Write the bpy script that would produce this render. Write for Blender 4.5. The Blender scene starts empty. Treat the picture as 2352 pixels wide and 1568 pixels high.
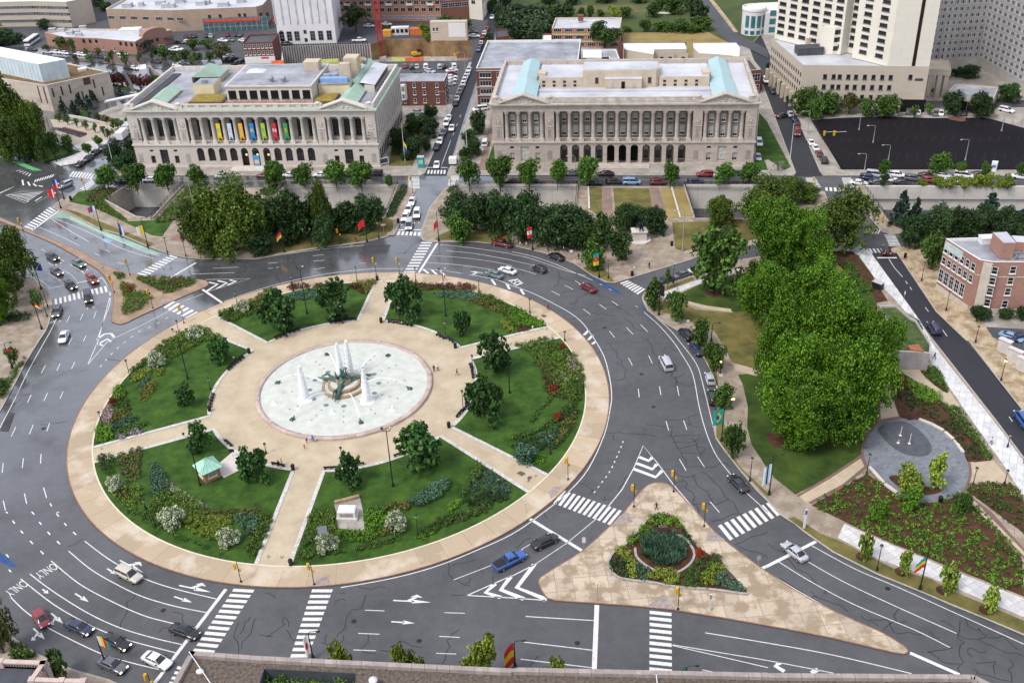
import bpy, bmesh, math, random
import numpy as np
from mathutils import Vector, Matrix
from mathutils.geometry import tessellate_polygon, delaunay_2d_cdt
random.seed(7); RNG=np.random.default_rng(7)
SC=bpy.context.scene; COL=SC.collection; PI=math.pi; rad=math.radians
FX,TH,RO,CH=2368.6266,0.5513,0.044,123.7367      # focal (px of a 2352 px wide frame), pitch, roll, height
_c,_s=math.cos(RO),math.sin(RO)
def at(p,z=0.0):
 "world point at height z seen in direction p (p on a 2352x1568 survey grid of the view)"
 u=(p[0]-1176)/FX; v=(p[1]-784)/FX
 u,v=_c*u-_s*v,_s*u+_c*v
 d=(u,math.cos(TH)-v*math.sin(TH),-math.sin(TH)-v*math.cos(TH)); t=(z-CH)/d[2]
 return Vector((d[0]*t,d[1]*t,z))
def proj(w):
 x,y,z=w[0],w[1],w[2]-CH
 dep=y*math.cos(TH)-z*math.sin(TH); v=-(y*math.sin(TH)+z*math.cos(TH))/dep; u=x/dep
 return (1176+FX*(_c*u+_s*v),784+FX*(-_s*u+_c*v),dep)
def hgt(base,ty,z0=0.0):
 g=at(base,z0); lo,hi=z0-5,z0+115
 for k in range(40):
  m=(lo+hi)/2
  if proj((g.x,g.y,m))[1]>ty: lo=m
  else: hi=m
 return m-z0
def ppm(w): return FX/proj(w)[2]                 # survey px per metre at w
def P(s):
 "'@ij x,y x,y' -> list of survey points; tile ij holds 588x392 survey px read at 4x"
 out=[];i=j=None
 for t in s.split():
  if t[0]=='@': i,j=(None,None) if t=='@' else (int(t[1]),int(t[2]))
  else:
   x,y=map(float,t.split(','))
   out.append((x,y) if i is None else (588*i+x/4,392*j+y/4))
 return out
def G(s,z=0.0): return [at(p,z) for p in P(s)]
VO=Vector((-2.9,308.9,0)); VROT=math.atan2(-.1155,.9933)
E1=Vector((math.cos(VROT),math.sin(VROT),0)); E2=Vector((-math.sin(VROT),math.cos(VROT),0))
def V(a,b,z=0.0): w=VO+E1*a+E2*b; return Vector((w.x,w.y,z))
def toV(w): d=Vector((w[0],w[1],0))-VO; return d.dot(E1),d.dot(E2)
MATS={}
def mat(name,col,rough=.8,var=.25,scale=1.0,metal=0.0,bump=0.0,emit=0,col2=None,island=0.0,spec=.3,coord='Object',detail=4.0,w2=None):
 if name in MATS: return MATS[name]
 m=bpy.data.materials.new(name); m.use_nodes=True; MATS[name]=m
 nt=m.node_tree; N=nt.nodes; L=nt.links; b=N['Principled BSDF']
 b.inputs['Roughness'].default_value=rough; b.inputs['Metallic'].default_value=metal
 b.inputs['Specular IOR Level'].default_value=spec
 c=tuple(col)+(1,)
 b.inputs['Base Color'].default_value=c
 if var>0:
  tc=N.new('ShaderNodeTexCoord'); nz=N.new('ShaderNodeTexNoise'); nz.inputs['Scale'].default_value=scale; nz.inputs['Detail'].default_value=detail
  nz.inputs['Roughness'].default_value=.65
  L.new(tc.outputs[coord],nz.inputs['Vector'])
  r=N.new('ShaderNodeValToRGB'); r.color_ramp.elements[0].position=.3; r.color_ramp.elements[1].position=.7
  d=tuple(x*(1-var) for x in col)+(1,); h=tuple(col2)+(1,) if col2 else tuple(min(1,x*(1+var)) for x in col)+(1,)
  r.color_ramp.elements[0].color=d; r.color_ramp.elements[1].color=h
  if island>0:
   g=N.new('ShaderNodeNewGeometry'); mx=N.new('ShaderNodeMath'); mx.operation='MULTIPLY_ADD'
   mx.inputs[1].default_value=island; L.new(g.outputs['Random Per Island'],mx.inputs[0])
   sb=N.new('ShaderNodeMath'); sb.operation='SUBTRACT'; sb.inputs[1].default_value=island/2
   L.new(nz.outputs['Fac'],sb.inputs[0]); L.new(sb.outputs[0],mx.inputs[2]); L.new(mx.outputs[0],r.inputs['Fac'])
  else: L.new(nz.outputs['Fac'],r.inputs['Fac'])
  L.new(r.outputs['Color'],b.inputs['Base Color'])
  if bump>0:
   bp=N.new('ShaderNodeBump'); bp.inputs['Strength'].default_value=bump; bp.inputs['Distance'].default_value=.05
   n2=N.new('ShaderNodeTexNoise'); n2.inputs['Scale'].default_value=scale*6; L.new(tc.outputs[coord],n2.inputs['Vector'])
   L.new(n2.outputs['Fac'],bp.inputs['Height']); L.new(bp.outputs['Normal'],b.inputs['Normal'])
 if emit: b.inputs['Emission Color'].default_value=c; b.inputs['Emission Strength'].default_value=emit
 return m
def nodes(m):
 nt=m.node_tree; return nt,nt.nodes,nt.links,nt.nodes['Principled BSDF']
def mixcol(nt,fac,c1,c2):
 n=nt.nodes.new('ShaderNodeMix'); n.data_type='RGBA'
 if isinstance(fac,float): n.inputs[0].default_value=fac
 else: nt.links.new(fac,n.inputs[0])
 for k,c in ((6,c1),(7,c2)):
  if isinstance(c,tuple): n.inputs[k].default_value=c+(1,) if len(c)==3 else c
  else: nt.links.new(c,n.inputs[k])
 return n.outputs[2]
def noise(nt,vec,scale,detail=4,rough=.6,lo=.35,hi=.65):
 n=nt.nodes.new('ShaderNodeTexNoise'); n.inputs['Scale'].default_value=scale; n.inputs['Detail'].default_value=detail; n.inputs['Roughness'].default_value=rough
 nt.links.new(vec,n.inputs['Vector'])
 r=nt.nodes.new('ShaderNodeMapRange'); r.inputs[1].default_value=lo; r.inputs[2].default_value=hi
 nt.links.new(n.outputs['Fac'],r.inputs[0]); return r.outputs[0]
def slabmat(name,col,stain,sx,sy,joint=.04,rot=0.0,stainscale=.25,jcol=None,offset=0.0,lo=.42,hi=.6):
 "paving: slabs with joints, slab-to-slab tone, wet stains"
 m=mat(name,col,.75,0); nt,N,L,b=nodes(m)
 tc=N.new('ShaderNodeTexCoord'); mp=N.new('ShaderNodeMapping'); mp.inputs['Rotation'].default_value=(0,0,rot)
 L.new(tc.outputs['Object'],mp.inputs['Vector'])
 br=N.new('ShaderNodeTexBrick'); br.offset=offset; br.inputs['Scale'].default_value=1; br.inputs['Brick Width'].default_value=sx; br.inputs['Row Height'].default_value=sy
 br.inputs['Mortar Size'].default_value=joint; br.inputs['Color1'].default_value=tuple(x*.86 for x in col)+(1,); br.inputs['Color2'].default_value=tuple(min(1,x*1.1) for x in col)+(1,)
 j=jcol or tuple(x*.5 for x in col); br.inputs['Mortar'].default_value=j+(1,)
 L.new(mp.outputs[0],br.inputs['Vector'])
 f=noise(nt,tc.outputs['Object'],stainscale,5,.6,lo,hi)
 f2=noise(nt,tc.outputs['Object'],3.0,4,.7,.2,.8)
 c=mixcol(nt,f,br.outputs['Color'],stain)
 mm=N.new('ShaderNodeMath'); mm.operation='MULTIPLY_ADD'; mm.inputs[1].default_value=-.3; mm.inputs[2].default_value=1.12; L.new(f2,mm.inputs[0])
 hs=N.new('ShaderNodeHueSaturation'); L.new(c,hs.inputs['Color']); L.new(mm.outputs[0],hs.inputs['Value'])
 L.new(hs.outputs[0],b.inputs['Base Color'])
 rr=N.new('ShaderNodeMapRange'); rr.inputs[3].default_value=.8; rr.inputs[4].default_value=.5; L.new(f,rr.inputs[0]); L.new(rr.outputs[0],b.inputs['Roughness'])
 return m
def brickmat(name,col,col2,mortar,sx=.9,sy=.3,var=.3,bs=.02):
 "masonry courses on upright walls (object coordinates: along the wall, up)"
 m=mat(name,col,.85,0); nt,N,L,b=nodes(m)
 tc=N.new('ShaderNodeTexCoord'); sp=N.new('ShaderNodeSeparateXYZ'); L.new(tc.outputs['Object'],sp.inputs[0])
 ad=N.new('ShaderNodeMath'); L.new(sp.outputs[0],ad.inputs[0]); L.new(sp.outputs[1],ad.inputs[1])
 cb=N.new('ShaderNodeCombineXYZ'); L.new(ad.outputs[0],cb.inputs[0]); L.new(sp.outputs[2],cb.inputs[1])
 br=N.new('ShaderNodeTexBrick'); br.inputs['Scale'].default_value=1; br.inputs['Brick Width'].default_value=sx; br.inputs['Row Height'].default_value=sy
 br.inputs['Mortar Size'].default_value=bs; br.inputs['Color1'].default_value=col+(1,); br.inputs['Color2'].default_value=col2+(1,); br.inputs['Mortar'].default_value=mortar+(1,)
 L.new(cb.outputs[0],br.inputs['Vector'])
 f=noise(nt,tc.outputs['Object'],.35,5,.65,.2,.8)
 mm=N.new('ShaderNodeMath'); mm.operation='MULTIPLY_ADD'; mm.inputs[1].default_value=var; mm.inputs[2].default_value=1-var/2; L.new(f,mm.inputs[0])
 hs=N.new('ShaderNodeHueSaturation'); L.new(br.outputs['Color'],hs.inputs['Color']); L.new(mm.outputs[0],hs.inputs['Value'])
 L.new(hs.outputs[0],b.inputs['Base Color']); return m
def asphalt(name,base,wet=0.0,rough=.62):
 m=mat(name,base,rough,0,spec=.4); nt,N,L,b=nodes(m)
 tc=N.new('ShaderNodeTexCoord'); o=tc.outputs['Object']
 f=noise(nt,o,.06,6,.6,.3,.7); g=noise(nt,o,7.0,3,.7,.2,.8)
 f2=noise(nt,o,.5,5,.7,.4,.6); c=mixcol(nt,f2,mixcol(nt,f,tuple(x*.74 for x in base),tuple(x*1.2 for x in base)),mixcol(nt,f,tuple(x*.9 for x in base),tuple(x*1.36 for x in base)))
 mm=N.new('ShaderNodeMath'); mm.operation='MULTIPLY_ADD'; mm.inputs[1].default_value=.34; mm.inputs[2].default_value=.83; L.new(g,mm.inputs[0])
 hs=N.new('ShaderNodeHueSaturation'); L.new(c,hs.inputs['Color']); L.new(mm.outputs[0],hs.inputs['Value']); L.new(hs.outputs[0],b.inputs['Base Color'])
 if wet:
  sp=N.new('ShaderNodeSeparateXYZ'); L.new(o,sp.inputs[0])
  a=N.new('ShaderNodeMath'); a.operation='MULTIPLY_ADD'; a.inputs[1].default_value=-1/95.; a.inputs[2].default_value=-1.85; L.new(sp.outputs[0],a.inputs[0])
  a2=N.new('ShaderNodeMath'); a2.operation='MULTIPLY_ADD'; a2.inputs[1].default_value=1/110.; L.new(sp.outputs[1],a2.inputs[0]); L.new(a.outputs[0],a2.inputs[2])
  cl=N.new('ShaderNodeClamp'); L.new(a2.outputs[0],cl.inputs[0])
  w=noise(nt,o,.11,5,.6,.2,.5); mu=N.new('ShaderNodeMath'); mu.operation='MULTIPLY'; L.new(cl.outputs[0],mu.inputs[0]); L.new(w,mu.inputs[1])
  rr=N.new('ShaderNodeMapRange'); rr.inputs[3].default_value=rough; rr.inputs[4].default_value=.16; L.new(mu.outputs[0],rr.inputs[0]); L.new(rr.outputs[0],b.inputs['Roughness'])
  sr=N.new('ShaderNodeMapRange'); sr.inputs[3].default_value=.4; sr.inputs[4].default_value=1.0; L.new(mu.outputs[0],sr.inputs[0]); L.new(sr.outputs[0],b.inputs['Specular IOR Level']); cw=N.new('ShaderNodeMapRange'); cw.inputs[4].default_value=1.0; L.new(mu.outputs[0],cw.inputs[0]); L.new(cw.outputs[0],b.inputs['Coat Weight']); b.inputs['Coat Roughness'].default_value=.1; b.inputs['Coat IOR'].default_value=1.7
 return m
def flat_holes(poly,holes):
 "triangles of poly minus holes -> (verts2d, tris)"
 loops=[poly]+list(holes); vs=[];ed=[]
 for l in loops:
  n=len(vs); k=len(l); vs+= [Vector((p[0],p[1])) for p in l]; ed+=[(n+i,n+(i+1)%k) for i in range(k)]
 r=delaunay_2d_cdt(vs,ed,[],0,1e-5); out=[]
 for f in r[2]:
  c=sum((r[0][i] for i in f),Vector((0,0)))/len(f)
  if inside(c.x,c.y,poly) and not any(inside(c.x,c.y,h) for h in holes):
   a,b,d=[r[0][i] for i in f[:3]]; f=list(f)
   if (b-a).cross(d-a)<0: f.reverse()
   out.append(f)
 return r[0],out
def link(o): COL.objects.link(o); return o
def tag(o,label=None,cat=None,group=None,kind=None):
 if label: o['label']=label
 if cat: o['category']=cat
 if group: o['group']=group
 if kind: o['kind']=kind
 return o
def thing(name,label,cat,loc=(0,0,0),rz=0.0,group=None):
 o=link(bpy.data.objects.new(name,None)); o.location=loc; o.rotation_euler=(0,0,rz); o.empty_display_size=.3
 return tag(o,label,cat,group)
def clone(o,parent=None):
 c=link(o.copy())
 if parent is not None: c.parent=parent
 for ch in list(o.children): clone(ch,c)
 return c
class MB:
 def __init__(s): s.v=[];s.f=[];s.m=[];s.sm=[]
 def add(s,vs,fs,mi=0,smooth=False):
  n=len(s.v); s.v.extend([tuple(x) for x in vs])
  for f in fs: s.f.append([n+i for i in f]); s.m.append(mi); s.sm.append(smooth)
  return s
 def box(s,x0,x1,y0,y1,z0,z1,mi=0):
  return s.add([(x0,y0,z0),(x1,y0,z0),(x1,y1,z0),(x0,y1,z0),(x0,y0,z1),(x1,y0,z1),(x1,y1,z1),(x0,y1,z1)],
   [(3,2,1,0),(4,5,6,7),(0,1,5,4),(1,2,6,5),(2,3,7,6),(3,0,4,7)],mi)
 def prism(s,poly,z0,z1,mi=0,top=None,cap0=False,inset=None):
  n=len(poly); b=[(p[0],p[1],z0) for p in poly]; t=[(p[0],p[1],z1) for p in (inset or poly)]
  s.add(b+t,[(i,(i+1)%n,n+(i+1)%n,n+i) for i in range(n)],mi)
  s.flat(t,z1,mi if top is None else top)
  if cap0: s.flat(b,z0,mi,True)
  return s
 def flat(s,poly,z,mi=0,flip=False,holes=()):
  if holes:
   v,t=flat_holes(poly,holes); return s.add([(p.x,p.y,z) for p in v],t,mi)
  loops=[[Vector((p[0],p[1],0)) for p in poly]]+[[Vector((p[0],p[1],0)) for p in h] for h in holes]
  pts=[p for l in loops for p in l]; tr=tessellate_polygon(loops); fs=[]
  for a,b,c in tr:
   A,B,Cc=pts[a],pts[b],pts[c]; up=(B-A).cross(Cc-A).z>0
   fs.append((a,b,c) if up!=flip else (c,b,a))
  return s.add([(p.x,p.y,z) for p in pts],fs,mi)
 def tube(s,path,radii,n=8,mi=0,smooth=True,caps=True):
  path=[Vector(p) for p in path]
  if not hasattr(radii,'__len__'): radii=[radii]*len(path)
  vs=[];up=Vector((0,0,1))
  for i,p in enumerate(path):
   d=(path[min(i+1,len(path)-1)]-path[max(i-1,0)]); d=d.normalized() if d.length>1e-9 else up
   x=d.cross(up if abs(d.z)<.95 else Vector((0,1,0))).normalized(); y=d.cross(x)
   for k in range(n):
    an=2*PI*k/n; q=p+(x*math.cos(an)+y*math.sin(an))*radii[i]; vs.append(q)
  fs=[]
  for i in range(len(path)-1):
   for k in range(n):
    k2=(k+1)%n; fs.append((i*n+k,(i+1)*n+k,(i+1)*n+k2,i*n+k2))
  s.add(vs,fs,mi,smooth)
  if caps: s.add([vs[k] for k in range(n)],[tuple(range(n))],mi); m=(len(path)-1)*n; s.add([vs[m+k] for k in range(n)],[tuple(reversed(range(n)))],mi)
  return s
 def lathe(s,prof,n=16,mi=0,c=(0,0,0),smooth=True,arc=None):
  vs=[(c[0]+r*math.cos(2*PI*k/n),c[1]+r*math.sin(2*PI*k/n),c[2]+z) for r,z in prof for k in range(n)]
  fs=[(i*n+k,i*n+(k+1)%n,(i+1)*n+(k+1)%n,(i+1)*n+k) for i in range(len(prof)-1) for k in range(n)]
  s.add(vs,fs,mi,smooth); return s
 def ball(s,c,r,n=10,m=7,mi=0):
  if not hasattr(r,'__len__'): r=(r,r,r)
  pr=[(math.sin(PI*i/m),-math.cos(PI*i/m)) for i in range(m+1)]
  vs=[(c[0]+max(a,1e-3)*r[0]*math.cos(2*PI*k/n),c[1]+max(a,1e-3)*r[1]*math.sin(2*PI*k/n),c[2]+z*r[2]) for a,z in pr for k in range(n)]
  return s.add(vs,[(i*n+k,i*n+(k+1)%n,(i+1)*n+(k+1)%n,(i+1)*n+k) for i in range(m) for k in range(n)],mi,True)
 def strip(s,pts,w,z,mi=0,closed=False):
  "flat ribbon of width w along world points"
  q=[Vector((p[0],p[1],0)) for p in pts]; n=len(q); L=[];R=[]
  for i in range(n):
   a=q[(i-1)%n] if closed or i>0 else q[i]; b=q[(i+1)%n] if closed or i<n-1 else q[i]
   d=(b-a); d=d.normalized() if d.length>1e-9 else Vector((1,0,0)); nn=Vector((-d.y,d.x,0))*w/2
   L.append(q[i]+nn); R.append(q[i]-nn)
  vs=[(p.x,p.y,z) for p in L]+[(p.x,p.y,z) for p in R]
  m=n if closed else n-1
  return s.add(vs,[(n+i,n+(i+1)%n,(i+1)%n,i) for i in range(m)],mi)
 def mesh(s,name,mats):
  me=bpy.data.meshes.new(name); me.from_pydata(s.v,[],s.f)
  for m in (mats if isinstance(mats,(list,tuple)) else [mats]): me.materials.append(m)
  me.polygons.foreach_set('material_index',s.m); me.polygons.foreach_set('use_smooth',s.sm); me.update(); return me
 def build(s,name,mats,parent=None,off=None,loc=None):
  if off is not None: s.v=[(x-off[0],y-off[1],z-off[2]) for x,y,z in s.v]
  o=link(bpy.data.objects.new(name,s.mesh(name,mats)))
  if parent is not None: o.parent=parent
  if loc is not None: o.location=loc
  return o
def textmesh(name,c,parent,loc,rot):
 t=link(bpy.data.objects.new('tmp',c)); bpy.context.view_layer.update()
 me=bpy.data.meshes.new_from_object(t.evaluated_get(bpy.context.evaluated_depsgraph_get())); bpy.data.objects.remove(t); me.name=name
 o=link(bpy.data.objects.new(name,me)); o.parent=parent; o.location=loc; o.rotation_euler=rot; return o
def inst(name,me,parent=None,loc=(0,0,0),rot=(0,0,0),sc=(1,1,1),m=None):
 o=link(bpy.data.objects.new(name,me)); o.parent=parent; o.location=loc; o.rotation_euler=rot; o.scale=sc
 if m is not None: o.material_slots[0].link='OBJECT'; o.material_slots[0].material=m
 return o
def smooth(pts,k=6,closed=False):
 "Catmull-Rom through points"
 q=[Vector((p[0],p[1],0)) for p in pts]; n=len(q); out=[]
 for i in range(n if closed else n-1):
  g=lambda j: q[j%n] if closed else q[min(max(j,0),n-1)]
  p0,p1,p2,p3=g(i-1),g(i),g(i+1),g(i+2)
  for t in range(k):
   t/=k; out.append(.5*((2*p1)+(p2-p0)*t+(2*p0-5*p1+4*p2-p3)*t*t+(3*p1-p0-3*p2+p3)*t**3))
 if not closed: out.append(q[-1])
 return out
def arc(c,r,a0,a1,n=48): return [Vector((c[0]+r*math.cos(rad(a0+(a1-a0)*i/n)),c[1]+r*math.sin(rad(a0+(a1-a0)*i/n)),0)) for i in range(n+1)]
def area(p): return sum(p[i][0]*p[(i+1)%len(p)][1]-p[(i+1)%len(p)][0]*p[i][1] for i in range(len(p)))/2
def ccw(p): return list(p) if area(p)>0 else list(reversed(p))
def inside(x,y,poly):
 c=False;n=len(poly);j=n-1
 for i in range(n):
  xi,yi,xj,yj=poly[i][0],poly[i][1],poly[j][0],poly[j][1]
  if (yi>y)!=(yj>y) and x<(xj-xi)*(y-yi)/(yj-yi)+xi: c=not c
  j=i
 return c
def sheet(name,poly,z,m,thick=0.0,kind='structure',edge=None,holes=()):
 mb=MB(); poly=ccw(poly)
 mb.flat(poly,z,0,holes=holes)
 if thick:
  n=len(poly); mb.add([(p[0],p[1],z-thick) for p in poly]+[(p[0],p[1],z) for p in poly],[(i,(i+1)%n,n+(i+1)%n,n+i) for i in range(n)],1 if edge else 0)
 o=mb.build(name,[m,edge] if edge else m); o['kind']=kind; return o
def kerbed(name,poly,m,km,z=.15,w=.35):
 "raised pavement with a kerb stone border"
 o=sheet(name,poly,z,m,z+.04,edge=km); k=MB().strip(poly,w,z+.006,closed=True).build('kerb',km); k['kind']='structure'; return o
ORD=['first','second','third','fourth','fifth','sixth','seventh','eighth','ninth','tenth','eleventh','twelfth','thirteenth','fourteenth','fifteenth','sixteenth','seventeenth','eighteenth','nineteenth','twentieth']+['twenty-'+x for x in 'first second third fourth fifth sixth seventh eighth ninth'.split()]+['thirtieth']+['thirty-'+x for x in 'first second third fourth fifth sixth seventh eighth ninth'.split()]
def clock(w,c):
 a=math.degrees(math.atan2(w[1]-c[1],w[0]-c[0])); h=int(round((90-a)/30))%12
 return 'twelve one two three four five six seven eight nine ten eleven'.split()[h]+" o'clock"
SUN_EL,SUN_AZ=rad(55),rad(232)
def setup_light():
 w=bpy.data.worlds.new('World'); SC.world=w; w.use_nodes=True; nt=w.node_tree
 sky=nt.nodes.new('ShaderNodeTexSky'); sky.sky_type='NISHITA'; sky.sun_disc=False; sky.sun_elevation=SUN_EL; sky.sun_rotation=SUN_AZ
 sky.air_density=1.0; sky.dust_density=4.0; sky.ozone_density=1.0; sky.altitude=0
 bg=nt.nodes['Background']; tc=nt.nodes.new('ShaderNodeTexCoord'); f=noise(nt,tc.outputs['Generated'],2.2,6,.6,.3,.75); mr=nt.nodes.new('ShaderNodeMapRange'); mr.inputs[3].default_value=.25; mr.inputs[4].default_value=.78; nt.links.new(f,mr.inputs[0])
 nt.links.new(mixcol(nt,mr.outputs[0],sky.outputs[0],(8.2,8.4,9.3)),bg.inputs['Color']); bg.inputs['Strength'].default_value=.15
 l=bpy.data.lights.new('sun','SUN'); l.energy=2.0; l.angle=rad(16); l.color=(1,.96,.9)
 o=link(bpy.data.objects.new('sun',l))
 d=Vector((math.sin(SUN_AZ)*math.cos(SUN_EL),math.cos(SUN_AZ)*math.cos(SUN_EL),math.sin(SUN_EL)))
 o.rotation_euler=(-d).to_track_quat('-Z','Y').to_euler(); o.location=d*200+Vector((0,200,0))
 c=bpy.data.cameras.new('camera'); co=link(bpy.data.objects.new('camera',c)); c.sensor_width=36; c.sensor_fit='HORIZONTAL'; c.lens=36*FX/2352; c.clip_start=1; c.clip_end=8000
 R0=Vector((1,0,0)); D0=Vector((0,-math.sin(TH),-math.cos(TH))); F=Vector((0,math.cos(TH),-math.sin(TH)))
 X=R0*_c+D0*_s; Dn=-R0*_s+D0*_c; Y=-Dn; Z=-F
 co.matrix_world=Matrix(((X.x,Y.x,Z.x,0),(X.y,Y.y,Z.y,0),(X.z,Y.z,Z.z,CH),(0,0,0,1))); SC.camera=co
 SC.view_settings.view_transform='Standard'; SC.view_settings.look='None'; SC.view_settings.exposure=.2; SC.view_settings.gamma=1
setup_light()
C=Vector((-36.09,181.99,0)); C2=Vector((-36.5,185.0,0)); RI=56.1; RG=51.1; RP=28.5
M_road=asphalt('asphalt',(.075,.077,.082),wet=1)
M_dark=asphalt('fresh asphalt',(.022,.023,.03),rough=.6)
M_lot=asphalt('old asphalt',(.06,.062,.07),rough=.7)
M_lotd=asphalt('sealed asphalt',(.011,.010,.013),rough=.85); nodes(M_lotd)[3].inputs['Specular IOR Level'].default_value=.12
M_line=mat('road paint',(.66,.66,.65),.6,.3,2.2,detail=9,col2=(.80,.80,.80))
M_oldline=mat('worn road paint',(.56,.56,.54),.7,.3,4.0)
M_green=mat('green lane paint',(.12,.42,.16),.45,.25,.3)
M_blue=mat('blue lane paint',(.025,.07,.20),.6,.3,.5)
M_tar=mat('tar seal',(.02,.02,.023),.5,.2,4)
M_kerb=mat('granite kerb',(.36,.33,.29),.8,.2,1.2)
M_rkerb=mat('red kerb edge',(.25,.13,.09),.8,.3,1.5)
M_tan=slabmat('tan exposed concrete',(.43,.34,.235),(.55,.47,.37),3.2,200,.05,stainscale=.16,lo=.5,hi=.66)
M_grit=mat('tan resin gravel',(.455,.37,.25),.85,.18,.22,col2=(.52,.44,.32),detail=8)
M_path=slabmat('worn concrete paving',(.36,.30,.24),(.25,.20,.15),1.9,1.9,.035,rot=.45,stainscale=.3)
M_isl=slabmat('stained concrete paving',(.49,.41,.31),(.31,.24,.16),2.9,2.9,.05,rot=-.05,stainscale=.3,lo=.47,hi=.57)
M_isl2=slabmat('tan concrete paving',(.36,.26,.18),(.27,.19,.13),2.4,2.4,.04,rot=-.5,stainscale=.3)
M_side=slabmat('grey concrete paving',(.38,.35,.32),(.27,.24,.21),1.6,1.6,.03,rot=VROT,stainscale=.2)
M_sidet=slabmat('two tone paving',(.47,.38,.26),(.27,.19,.11),1.8,1.8,.03,rot=.46,stainscale=.35)
M_white=slabmat('pale granite paving',(.62,.62,.63),(.40,.40,.41),1.3,2.4,.03,rot=.46,stainscale=.7,lo=.5,hi=.72)
M_whites=slabmat('pale stone walk',(.58,.57,.57),(.44,.43,.42),1.7,1.3,.03,rot=-.46,stainscale=.6,lo=.5,hi=.72)
M_pathn=slabmat('brown brick paving',(.27,.19,.16),(.2,.14,.12),.8,.4,.02,rot=VROT)
M_grass=mat('lawn',(.024,.076,.008),.95,.5,.3,bump=.8,detail=15,col2=(.056,.122,.014))
M_grassp=mat('park lawn',(.024,.062,.008),.95,.45,.2,bump=.8,detail=14,col2=(.06,.10,.014))
M_grassd=mat('dry lawn',(.10,.115,.03),.95,.45,.18,bump=.5,detail=9,col2=(.21,.17,.055))
M_straw=mat('straw lawn',(.26,.2,.06),.95,.3,.1,bump=.4,detail=8,col2=(.32,.24,.10))
M_mulch=mat('mulch',(.05,.026,.016),.95,.4,.8,bump=.6,col2=(.10,.045,.022))
M_conc=mat('pale concrete',(.55,.52,.47),.85,.14,.3,detail=8,col2=(.60,.57,.52))
M_soil=mat('orange subsoil',(.34,.17,.08),.95,.3,.1,col2=(.42,.30,.2))
M_gstone=mat('pale cobble border',(.50,.48,.46),.85,.3,1.6,bump=.4)
def roadsheet(name,poly,z,m): return sheet(name,poly,z,m)
TR=[[(-113.5,-17.6),(-96.3,-17.6),(-96.5,-42.4),(-101.5,-41.5),(-116.6,-29.3)],
 [(-63.0,-17.6),(-28.2,-17.6),(-27.6,-41.5),(-63.6,-41.5)],
 [(-9.7,-17.2),(26.6,-17.2),(26.6,-41.5),(-9.7,-41.5)],
 [(58.8,-17.2),(86.8,-17.2),(86.8,-41.0),(60.6,-41.0)],
 [(110.3,-17.6),(215,-17.6),(215,-43),(112.7,-43)]]
TRW=[[V(a,b) for a,b in t] for t in TR]
PIT=G('@10 240,440 1050,418 1200,372 1560,372 1640,388 1985,388 1965,545 1250,548 700,565 230,590')
big=[(-1500,-300),(1500,-300),(1500,2600),(-1500,2600)]
sheet('ground',[Vector((x,y,0)) for x,y in big],0,M_road,holes=[[p for p in t] for t in TRW]+[PIT])
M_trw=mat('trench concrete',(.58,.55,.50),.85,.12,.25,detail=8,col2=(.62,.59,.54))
M_trs=mat('darker trench concrete',(.40,.36,.30),.85,.25,.2,detail=8)  # side and near walls: darker, browner tone than the back wall
M_joint=mat('joint',(.25,.24,.22),.9,0)
fl=MB().flat(ccw([V(-260,-14),V(260,-14),V(260,-46),V(-260,-46)]),-7.2).build('road',M_lot); fl['kind']='structure'
mk=MB()
for a in range(-250,250,9): mk.strip([V(a,-24.5),V(a+3,-24.5)],.2,-7.19); mk.strip([V(a,-33),V(a+3,-33)],.2,-7.19)
mk.build('road_marking',M_line)['kind']='structure'
M_rail=mat('dark iron',(.02,.02,.022),.5,.1,2,metal=.3)
def fence(pts,h,z,label,step=2.4,group=None,m=None):
 q=[Vector(p) for p in pts]; t=thing('railing',label,'fence',(q[0].x,q[0].y,z),0,group); o=(q[0].x,q[0].y,z)
 mb=MB(); pm=MB().tube([(0,0,0),(0,0,h+.15)],.06,6).mesh('post',m or M_rail)
 for a,b in zip(q,q[1:]):
  d=b-a; l=d.length; n=max(1,int(l/step)); u=d/l
  for zz in (.15,h-.05): mb.tube([(a.x,a.y,z+zz),(b.x,b.y,z+zz)],.035,5)
  k=int(l/.22)
  for i in range(k):
   w=a+u*(l*i/k); mb.add([(w.x-u.x*.02,w.y-u.y*.02,z+.15),(w.x+u.x*.02,w.y+u.y*.02,z+.15),(w.x+u.x*.02,w.y+u.y*.02,z+h),(w.x-u.x*.02,w.y-u.y*.02,z+h)],[(0,1,2,3)])
  for i in range(n+1):
   w=a+u*(l*i/n); inst('post',pm,t,(w.x-o[0],w.y-o[1],0))
 mb.build('rail_panel',m or M_rail,t,o); return t
TRN=['trench beside the wide avenue','trench behind the left tree clump','trench behind the dark tree row','trench behind the tall sycamores','trench behind the conifers on the right']
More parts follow.
